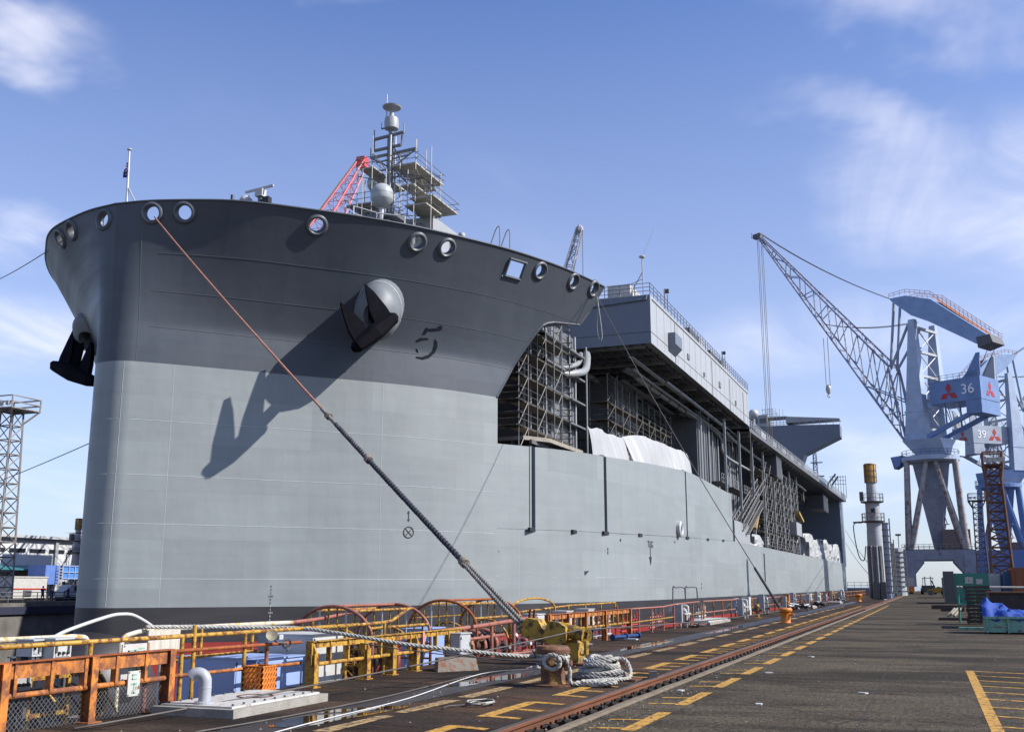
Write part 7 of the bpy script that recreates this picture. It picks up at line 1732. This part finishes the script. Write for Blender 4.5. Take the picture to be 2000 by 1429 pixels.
# cluster lamp on the railing
lm = thing('work_lamp', 'scallop-shaped work lamp with tangled cable clamped on the railing', 'lamp', (FX, 16.3, .9))
c = Vector((-10.650,15.912,0.965)); d_ = Vector((.5, -.8, .3)).normalized()
MB().lathe([(.02, -.08), (.045, -.05), (.095, .02), (.10, .03), (.07, .02), (.001, .0)], c, 18, d_.to_track_quat('Z', 'Y').to_matrix()).build('shade', M('lamp_cream', (.36, .32, .22), .5), lm, smooth=40)
MB().box(c + Vector((.08, .1, -.03)), (.1, .12, .08)).build('bracket', m_lgrey, lm)
c2 = Vector((-10.620,16.338,0.808)); mb = MB()
for k in range(6): mb.ring([(.07 + k * .006, -.006), (.08 + k * .006, -.006), (.08 + k * .006, .006), (.07 + k * .006, .006)], c2, (.7 + .1 * k, -.6 + .12 * k, .2 * (k - 3)), 18)
stuff(mb.build('cable_coil', m_dgrey, lm)); MB().path(smoothpts([c, c + Vector((0, .15, -.12)), c2, c2 + Vector((0, .02, -.15))], 6), .012, 6).build('cable', m_galvd, lm, smooth=True)
MB().ab((-10.52, 17.08, .28), (-10.51, 17.2, .48)).build('number_tag', m_white, g2)
rb_ = MB().ab((-10.49, (-10.500,21.537,0.733)[1] - .03, .42), (-10.48, (-10.500,21.537,0.733)[1] + .03, .80)).build('ribbon', M('pink_ribbon', (.75, .25, .5), .7)); tag(rb_, 'pink plastic ribbon tied to the yellow beam guard', 'ribbon')
# steel wedge ramp
wr = MB(); p0, p1 = Vector((-9.909,21.075,0.000)), Vector((-9.314,21.904,0.000))
wr.prism([p0, p1, p1 + Vector((-.18, .25, .28)), p0 + Vector((-.1, .25, .26))], (-.25, .35, 0)); tag(wr.build('steel_wedge', M('rusty_grey', (.17, .155, .13), .8, rust=.5)), 'grey steel wedge plate lying below the electric box', 'wedge')

# mooring bollard with ropes
BL = Vector((-6.62, 19.08, 0))
fb_ = bollard('rusty brown mooring bollard in front wound with pale rope', tuple(BL), M('bollard_rust', (.15, .062, .03), .75, rust=.4, rustcol=(.30, .18, .03), var=.4, scale=5, bump=.2), .96, None)
MB().tube(BL + Vector((.02, -.2, .44)), BL + Vector((.12, -.42, .46)), .075, 12).build('side_horn', MATS['bollard_rust'], fb_, smooth=40)
hp = [(-12.400,14.779,1.118), (-12.000,15.835,1.095), (-11.500,16.663,1.065), (-10.900,17.085,1.040), (-10.200,17.184,0.973), (-8.900,17.505,0.775), (-8.000,17.979,0.661), (-7.150,18.610,0.545)]
hp2 = [Vector(p) for p in hp] + [BL + Vector((-.24, .1, .52)), BL + Vector((0, .27, .52)), BL + Vector((.26, .05, .53)), BL + Vector((.1, -.27, .5))]
tw = twist(smoothpts(hp2, 8), .036, .24).build('mooring_rope', m_rope, smooth=True); tag(tw, 'thick pale laid rope stretched from the railing to the rusty bollard', 'rope')
rp = thing('rope_coil', 'large heap of thick pale rope coiled beside the rusty bollard', 'rope', (-6.1, 20.3, 0))
for k in range(3):
    z = .36 + k * .075; twist([BL + Vector((.285 * math.cos(a * .35), .285 * math.sin(a * .35), z + a * .004)) for a in range(19)], .04, .25).build('turn', m_rope if k else M('grey_strand', (.25, .25, .25), .9), rp, smooth=True)
mb_l = [BL + Vector(p) for p in ((.1, -.26, .54), (.3, -.2, .5), (.36, -.12, .3), (.37, -.1, .08), (.5, -.05, .045), (.62, .05, .045))]
twist(smoothpts(mb_l, 8), .04, .25).build('bight', m_rope, rp, smooth=True)
lp = [BL + Vector((.14 + .0 * a, -.40, .45)) + Vector((.16 * math.cos(a * .449), -.05, .13 * math.sin(a * .449))) for a in range(15)]
twist(lp, .038, .24).build('horn_loop', m_rope, rp, smooth=True)
rr = random.Random(11); PC = Vector((-6.15, 20.6, 0))
for k in range(11):
    a_, b_ = .47 - .022 * k + rr.uniform(-.05, .05), .30 - .010 * k + rr.uniform(-.04, .04); z = .05 + k * .036; ph = rr.uniform(-.25, .25) + .5; cc = PC + Vector((rr.uniform(-.06, .06), rr.uniform(-.06, .06), z)); pts = []
    for q in range(25):
        t = q * 2 * math.pi / 24; x_, y_ = a_ * math.cos(t), b_ * math.sin(t); pts.append(cc + Vector((x_ * math.cos(ph) - y_ * math.sin(ph), x_ * math.sin(ph) + y_ * math.cos(ph), .03 * math.sin(2 * t + k))))
    twist(pts, .042, .26).build('loop', m_rope if k > 2 else MATS['grey_strand'], rp, smooth=True)
tail = [PC + Vector(p) for p in ((.25, .25, .40), (.45, .22, .36), (.58, .08, .16), (.58, -.12, .05), (.42, -.40, .045), (.20, -.70, .045), (.0, -.95, .045))]
twist(smoothpts(tail, 8), .042, .26).build('tail', m_rope, rp, smooth=True)
for k in range(4):
    cc = BL + Vector((.62 + .12 * k, .12 - .02 * k, .045 + .03 * (k % 2))); twist([cc + Vector((.2 * math.cos(t * .4), .17 * math.sin(t * .4), .012 * math.sin(t))) for t in range(17)], .038, .24).build('loop', m_rope, rp, smooth=True)
tm_ = MB().ab((PC.x - .5, PC.y - .25, 0), (PC.x + .75, PC.y + .3, .035)).build('timber_skid', m_drust); tag(tm_, 'dark timber skid under the heap of rope', 'skid')
blk_ = MB().box((-5.25, 21.2, .07), (.16, .16, .14), .3).build('steel_block', m_galvd); tag(blk_, 'small grey steel block beside the rope heap', 'block')
# quick release mooring hook
m_hk = M('hook_yellow', (.56, .34, .03), .6, rust=.56, rscale=5, rustcol=(.10, .06, .03))
hk = thing('mooring_hook', 'worn yellow quick-release mooring hook unit holding the bow hawser', 'mooring hook', (-8.3, 24.2, 0))
def pol(pp, y, th, nm, mat): MB().prism([Vector(q) for q in pp], (.12 * th, th, 0)).build(nm, mat, hk)
pol([(-9.194,24.000,0.817), (-8.985,24.000,1.056), (-8.701,24.000,1.012), (-8.574,24.000,0.802), (-8.167,24.000,0.715), (-8.119,24.000,0.461), (-8.640,24.000,0.497), (-9.064,24.000,0.607)], 24, .35, 'hook_arm', m_hk)
pol([(-8.521,23.850,0.669), (-8.392,23.850,0.996), (-8.164,23.850,0.976), (-7.964,23.850,0.863), (-7.943,23.850,0.563), (-8.069,23.850,0.400), (-8.446,23.850,0.485)], 24, .12, 'cheek_plate', m_hk)
pol([(-8.718,24.400,0.643), (-8.585,24.400,0.978), (-8.352,24.400,0.957), (-8.148,24.400,0.841), (-8.126,24.400,0.535), (-8.255,24.400,0.368), (-8.641,24.400,0.455)], 24, .12, 'cheek_plate', m_hk)
MB().tube((-8.234,24.200,0.823), (-7.529,24.000,0.679), .155, 16).build('release_cylinder', m_hk, hk, smooth=40)
for q in ((-8.008,24.130,0.782), (-7.844,24.090,0.740)):
    v1 = (Vector((-7.529,24.000,0.679)) - Vector((-8.234,24.200,0.823))).normalized() * .03; MB().tube(Vector(q) - v1, Vector(q) + v1, .17, 16).build('cylinder_band', m_hk, hk)
ce = Vector((-7.529,24.000,0.679)); MB().ring([(.08, -.06), (.17, -.06), (.17, .06), (.08, .06)], ce, (.3, -.95, 0), 20).build('end_ring', m_hk, hk); MB().tube(ce + Vector((.05, -.1, -.12)), ce + Vector((.05, -.1, -.42)), .06, 10).build('damper', m_hk, hk)
pol([(-8.254,24.100,0.546), (-7.799,24.100,0.578), (-7.654,24.100,0.257), (-8.308,24.100,0.173)], 24, .4, 'pedestal', m_hk)
MB().ab((-8.6, 23.8, 0), (-7.4, 24.8, .05)).build('base_plate', m_drust, hk)
for (p0, p1) in (((-8.982,24.200,0.979), (-8.955,24.200,1.266)), ((-8.914,24.300,0.953), (-8.887,24.300,1.240))): MB().bar(p0, p1, .09, .06, .05, .04).build('release_lever', m_drust, hk)
MB().ab((-8.2, 24.0, .0), (-7.7, 24.5, .5)).build('column', m_hk, hk)
rb2 = MB().box((-6.9, 24.6, .08), (.3, .22, .16), .2).build('red_box', m_redpipe); tag(rb2, 'small red box on the quay right of the mooring hook', 'box')
# steel wires and lines
rope('taut steel wire running from the near quay edge up to the mooring hook', sag((-10.25, 11.0, .03), (-7.620,23.900,0.808), .06, 20), .016, m_wire, 'steel_wire')
rope('steel wire leading on from the mooring hook towards the orange bollard', sag((-7.620,23.900,0.808), (OB1[0] - .2, OB1[1] - .3, .62), .1, 20), .018, m_wire, 'steel_wire')
rope('thin white line lying across the quay to the rusty bollard', smoothpts([(-7.715,11.612,0.020), (-7.844,13.157,0.020), (-8.014,15.985,0.020), (-8.395,19.874,0.100), BL + Vector((-.2, 0, .3))], 6), .009, m_ropew, 'white_line')
rope('second dark wire lying along the drain beside the strip', smoothpts([(-8.658,11.344,0.020), (-8.498,13.151,0.020), (-8.477,16.154,0.020), (-8.836,20.382,0.020)], 6), .013, m_wire, 'steel_wire')
for k, q in enumerate((.42, .38)):
    rope(('upper' if k else 'lower') + ' slim wire stretched along to the rusty bollard', sag((-10.400,17.353,0.763) if False else (-10.3, 18.4 + k, .72), BL + Vector((-.25, 0, q)), .05, 14), .011, m_wire, 'steel_wire')
sc0 = Vector((-6.590,15.566,0.020)); cl_ = thing('line_coil', 'small loose coil of thin grey line lying on the quay', 'rope', sc0)
for k in range(6):
    rr = random.Random(k); MB().path([sc0 + Vector((.19 * math.cos(t * .33 + k) + rr.uniform(-.02, .02), .30 * math.sin(t * .33 + k) + rr.uniform(-.02, .02), .012 + .006 * k)) for t in range(19)], .011, 6).build('loop', m_rope if k % 2 else m_wire, cl_, smooth=True)
MB().path(smoothpts([sc0 + Vector(p) for p in ((-.1, -.25, .01), (-.3, -.5, .01), (-.25, -.8, .01))], 6), .011, 6).build('tail', m_wire, cl_, smooth=True)
# hydrants and valves near the hook
def hydrant(label, loc, mats, k=1.0, group='hydrants and valves by the hook'):
    h = thing('hydrant', label, 'hydrant', loc, group); a_, b_ = mats
    MB().lathe([(.13 * k, 0), (.13 * k, .03), (.07 * k, .05), (.07 * k, .32 * k), (.1 * k, .34 * k), (.1 * k, .42 * k), (.05 * k, .48 * k), (.001, .49 * k)], loc, 16).build('barrel', a_, h, smooth=40)
    for s in (-1, 1): MB().tube((loc[0] + s * .05 * k, loc[1], loc[2] + .27 * k), (loc[0] + s * .19 * k, loc[1] - .03, loc[2] + .27 * k), .05 * k, 10).build('outlet', b_, h, smooth=40)
    MB().ring([(.09 * k, -.012), (.12 * k, -.012), (.12 * k, .012), (.09 * k, .012)], (loc[0], loc[1] - .12 * k, loc[2] + .3 * k), (0.2, -1, 0), 18).build('hand_wheel', b_, h); return h
p = (-10.302,27.354,0.000); hydrant('red and white hydrant left of the mooring hook', p, (m_red, m_white), 1.1)
p = (-11.285,29.209,0.000); hydrant('grey valve with red cap behind the red hydrant', p, (m_galv, m_red), 1.0)
p = (-10.418,26.191,0.000); hydrant('rusty valve stub beside the faded red rail', p, (m_drust, m_galv), .9)
bp_ = thing('blue_pump', 'blue pump pipe lying on the quay before the rust orange guard', 'pump', (-10.067,36.810,-0.000)); a, b = Vector((-9.978,34.878,0.120)), Vector((-9.574,36.627,0.120))
m_bp = M('pump_blue', (.012, .04, .15), .4, rust=.1); MB().tube(a, b, .065, 14).build('barrel', m_bp, bp_, smooth=40)
for c in (a, b, (a + b) / 2): d2 = (b - a).normalized() * .03; MB().tube(c - d2, c + d2, .11, 14).build('flange', m_bp, bp_)
MB().box((a + b) / 2 - Vector((0, 0, .09)), (.8, .3, .04)).build('skid', m_lgrey, bp_)
# pipe stands, cabinets and slabs along the edge farther on
def pstand(label, x, y, mat, k=1.0, group='pipe stands along the quay edge', seed=0):
    t = thing('pipe_stand', label, 'pipes', (x, y, 0), group); r_ = random.Random(seed)
    for i in range(4):
        dx, dy = r_.uniform(-.25, .1), i * .28; h = r_.uniform(.6, .95) * k
        MB().path(smoothpts([(x + dx, y + dy, 0), (x + dx, y + dy, h * .8), (x + dx - .05, y + dy + .02, h), (x + dx - .35, y + dy + .05, h), (x + dx - .45, y + dy, h * .7)], 4), .05 * k, 8).build('pipe', mat, t, smooth=True)
        o = MB().tube((x + dx - .06, y + dy, h * .4), (x + dx + .12, y + dy, h * .4), .06 * k, 8).build('valve', m_dgrey if i % 2 else mat, t); MB().ring([(.07, -.01), (.10, -.01), (.10, .01), (.07, .01)], (x + dx + .14, y + dy, h * .4), (1, 0, 0), 14).build('hand_wheel', m_red if i % 2 else m_dgrey, o)
    MB().ab((x - .5, y - .1, .55 * k), (x + .05, y + 1.1, .6 * k)).build('tie_bar', mat, t)
    MB().ab((x - .35, y - .35, .25), (x - .05, y - .12, .95 * k)).build('box', m_grey, t); return t
p = (-10.065,46.587,0.000); pstand('white pipe stand with grey box right of the faded pink railing start', p[0], p[1], m_white, 1.05, seed=1)
p = (-10.528,62.440,0.000); pstand('white pipe stand behind the second hatch slab', p[0], p[1] + 1, m_dwhite, 1.1, seed=2)
a, b = (-9.791,50.624,0.000), (-9.142,57.187,0.000)
s2 = thing('hatch_slab', 'flat pale hatch slab beyond the faded pink railing', 'hatch', (-9.4, a[1] + 2, 0), 'hatch slabs on the quay'); MB().ab((a[0] - 1.4, a[1], 0), (a[0] + .05, a[1] + 5.5, .12)).build('concrete_base', m_conc, s2); MB().ab((a[0] - 1.3, a[1] + .15, .12), (a[0] - .05, a[1] + 5.3, .2)).build('cover_plate', m_white, s2)
OR = ['first', 'second', 'third', 'fourth', 'fifth', 'sixth', 'seventh', 'eighth', 'ninth', 'tenth', 'eleventh', 'twelfth']
for k in range(10):
    y = 60 + k * 8.5 + (k % 3); x = -9.6 - .2 * (k % 2)
    mt = (m_dwhite, m_galv, m_yel2, m_grey, m_white)[k % 5]
    pstand('%s pipe stand past the near orange bollard along the quay edge' % OR[k], x, y, mt, 1.15 + .2 * (k % 2), 'pipe stands past the orange bollard', seed=10 + k)
    if k % 2 == 0: cabinet('%s narrow cabinet past the near orange bollard along the quay edge' % OR[k // 2], x - .7, x - .3, y + 3.4, y + 4.2, .1, 1.15, (m_white, m_org, m_lgrey, m_red, m_white)[k // 2], False, 0, 'narrow cabinets past the orange bollard', 'switch_cabinet')
    if k in (3, 6):
        s3 = thing('hatch_slab', ('nearer' if k == 3 else 'farther') + ' pale hatch slab past the near orange bollard', 'hatch', (x, y + 5, 0), 'hatch slabs on the quay'); MB().ab((x - .6, y + 4.4, 0), (x + .9, y + 7.5, .15)).build('concrete_base', m_conc, s3); MB().ab((x - .5, y + 4.6, .15), (x + .8, y + 7.3, .2)).build('cover_plate', m_white, s3)
    if k in (2, 4, 7):
        hh = thing('hose_heap', '%s heap of dark hoses past the near orange bollard' % OR[(2, 4, 7).index(k)], 'hose', (x + .6, y + 2, 0), 'hose heaps past the orange bollard')
        for q in range(6):
            rr = random.Random(k * 10 + q); MB().path(smoothpts([(x + .5 + rr.uniform(-.7, .7), y + 1.5 + rr.uniform(0, 2.4), .06 + rr.uniform(0, .45)) for _ in range(6)], 5), .05, 6).build('hose', m_black if q % 3 else m_lgrey, hh, smooth=True)
p = (-9.349,62.900,0.000); hydrant('stubby yellow valve head on the quay past the second hatch slab', (p[0], p[1], 0), (m_yel2, m_dgrey), 1.6, None)
p = (-7.460,110.747,0.000); ringb = MB().path([(-8.8 + .0, 88 + .3 * math.cos(a * .5), .3 + .3 * math.sin(a * .5)) for a in range(13)], .05, 6).build('mooring_ring', m_drust, smooth=True); tag(ringb, 'rusty mooring ring standing on the quay before the far orange bollard', 'ring')
# litter on the road
for k, (x, y) in enumerate(((-2.6, 17.2), (-1.2, 19.6), (-3.3, 23.4), (-4.2, 18.9), (-3.0, 29.0))):
    o = MB().box((x, y, .012), (.09, .16, .02), k).build('litter', m_dwhite); tag(o, 'flat pale scrap of litter on the road, %s nearest the camera' % OR[k] if k else 'flat pale scrap of litter on the road nearest the camera', 'litter', 'litter on the road')

# more gear between the mooring hook and the near orange bollard
m_pink = M('pink_primer', (.50, .22, .17), .6, rust=.25)
for k, (x, y, h, mt, lb) in enumerate(((-11.5, 31.4, .95, m_pink, 'pink pipe manifold just behind the rust orange guard'), (-11.3, 36.6, .9, m_lgrey, 'grey pipe manifold behind the end of the rust orange guard'), (-11.4, 41.0, .8, m_red, 'red pipe manifold behind the faded pink railing'), (-11.3, 45.2, .85, m_pink, 'pink pipe manifold before the ladder hoops'), (-11.4, 55.5, .8, m_white, 'white pipe manifold past the ladder hoops'))):
    t = thing('pipe_manifold', lb, 'pipes', (x, y, -.6), 'pipe manifolds on the dock ledge')
    for z in (.05, .3, .55): MB().tube((x, y, z * h), (x, y + 2.6, z * h), .045, 8).build('header_pipe', mt, t, smooth=40)
    for q in range(6):
        yy = y + .2 + q * .45; o = MB().tube((x, yy, -.6), (x, yy, h * (.7 + .12 * (q % 3))), .04, 8).build('riser', mt if q % 2 else m_galvd, t, smooth=40)
        MB().ring([(.06, -.01), (.085, -.01), (.085, .01), (.06, .01)], (x + .07, yy, h * .62), (1, 0, .2), 12).build('hand_wheel', m_dgrey if q % 2 else m_red, o)
for k, (x, y, lb) in enumerate(((-9.9, 30.2, 'tangle of dark hoses on the quay before the rust orange guard'), (-9.7, 26.4, 'tangle of dark hoses beside the faded red rail'), (-9.8, 47.5, 'tangle of dark hoses before the second hatch slab'))):
    t = thing('hose_heap', lb, 'hose', (x, y, 0))
    for q in range(5):
        rr = random.Random(k * 31 + q); MB().path(smoothpts([(x + rr.uniform(-.5, .35), y + rr.uniform(-.6, 1.1), .03 + rr.uniform(0, .12)) for _ in range(7)], 6), .022, 6).build('hose', (m_black, m_redpipe, m_galvd)[q % 3], t, smooth=True)
for k in range(7):
    y = 10.9 + k * .34; o = MB().path(smoothpts([(-12.0, y, .45), (-11.7, y + .1, .3), (-11.5, y + .25, -.1), (-11.6, y + .2, -.55)], 5), .02, 6).build('loose_hose', m_yel2 if k % 3 == 0 else m_black, smooth=True); tag(o, '%s loose hose from the left drooping behind the wire mesh' % OR[k], 'hose', 'loose hoses behind the wire mesh')
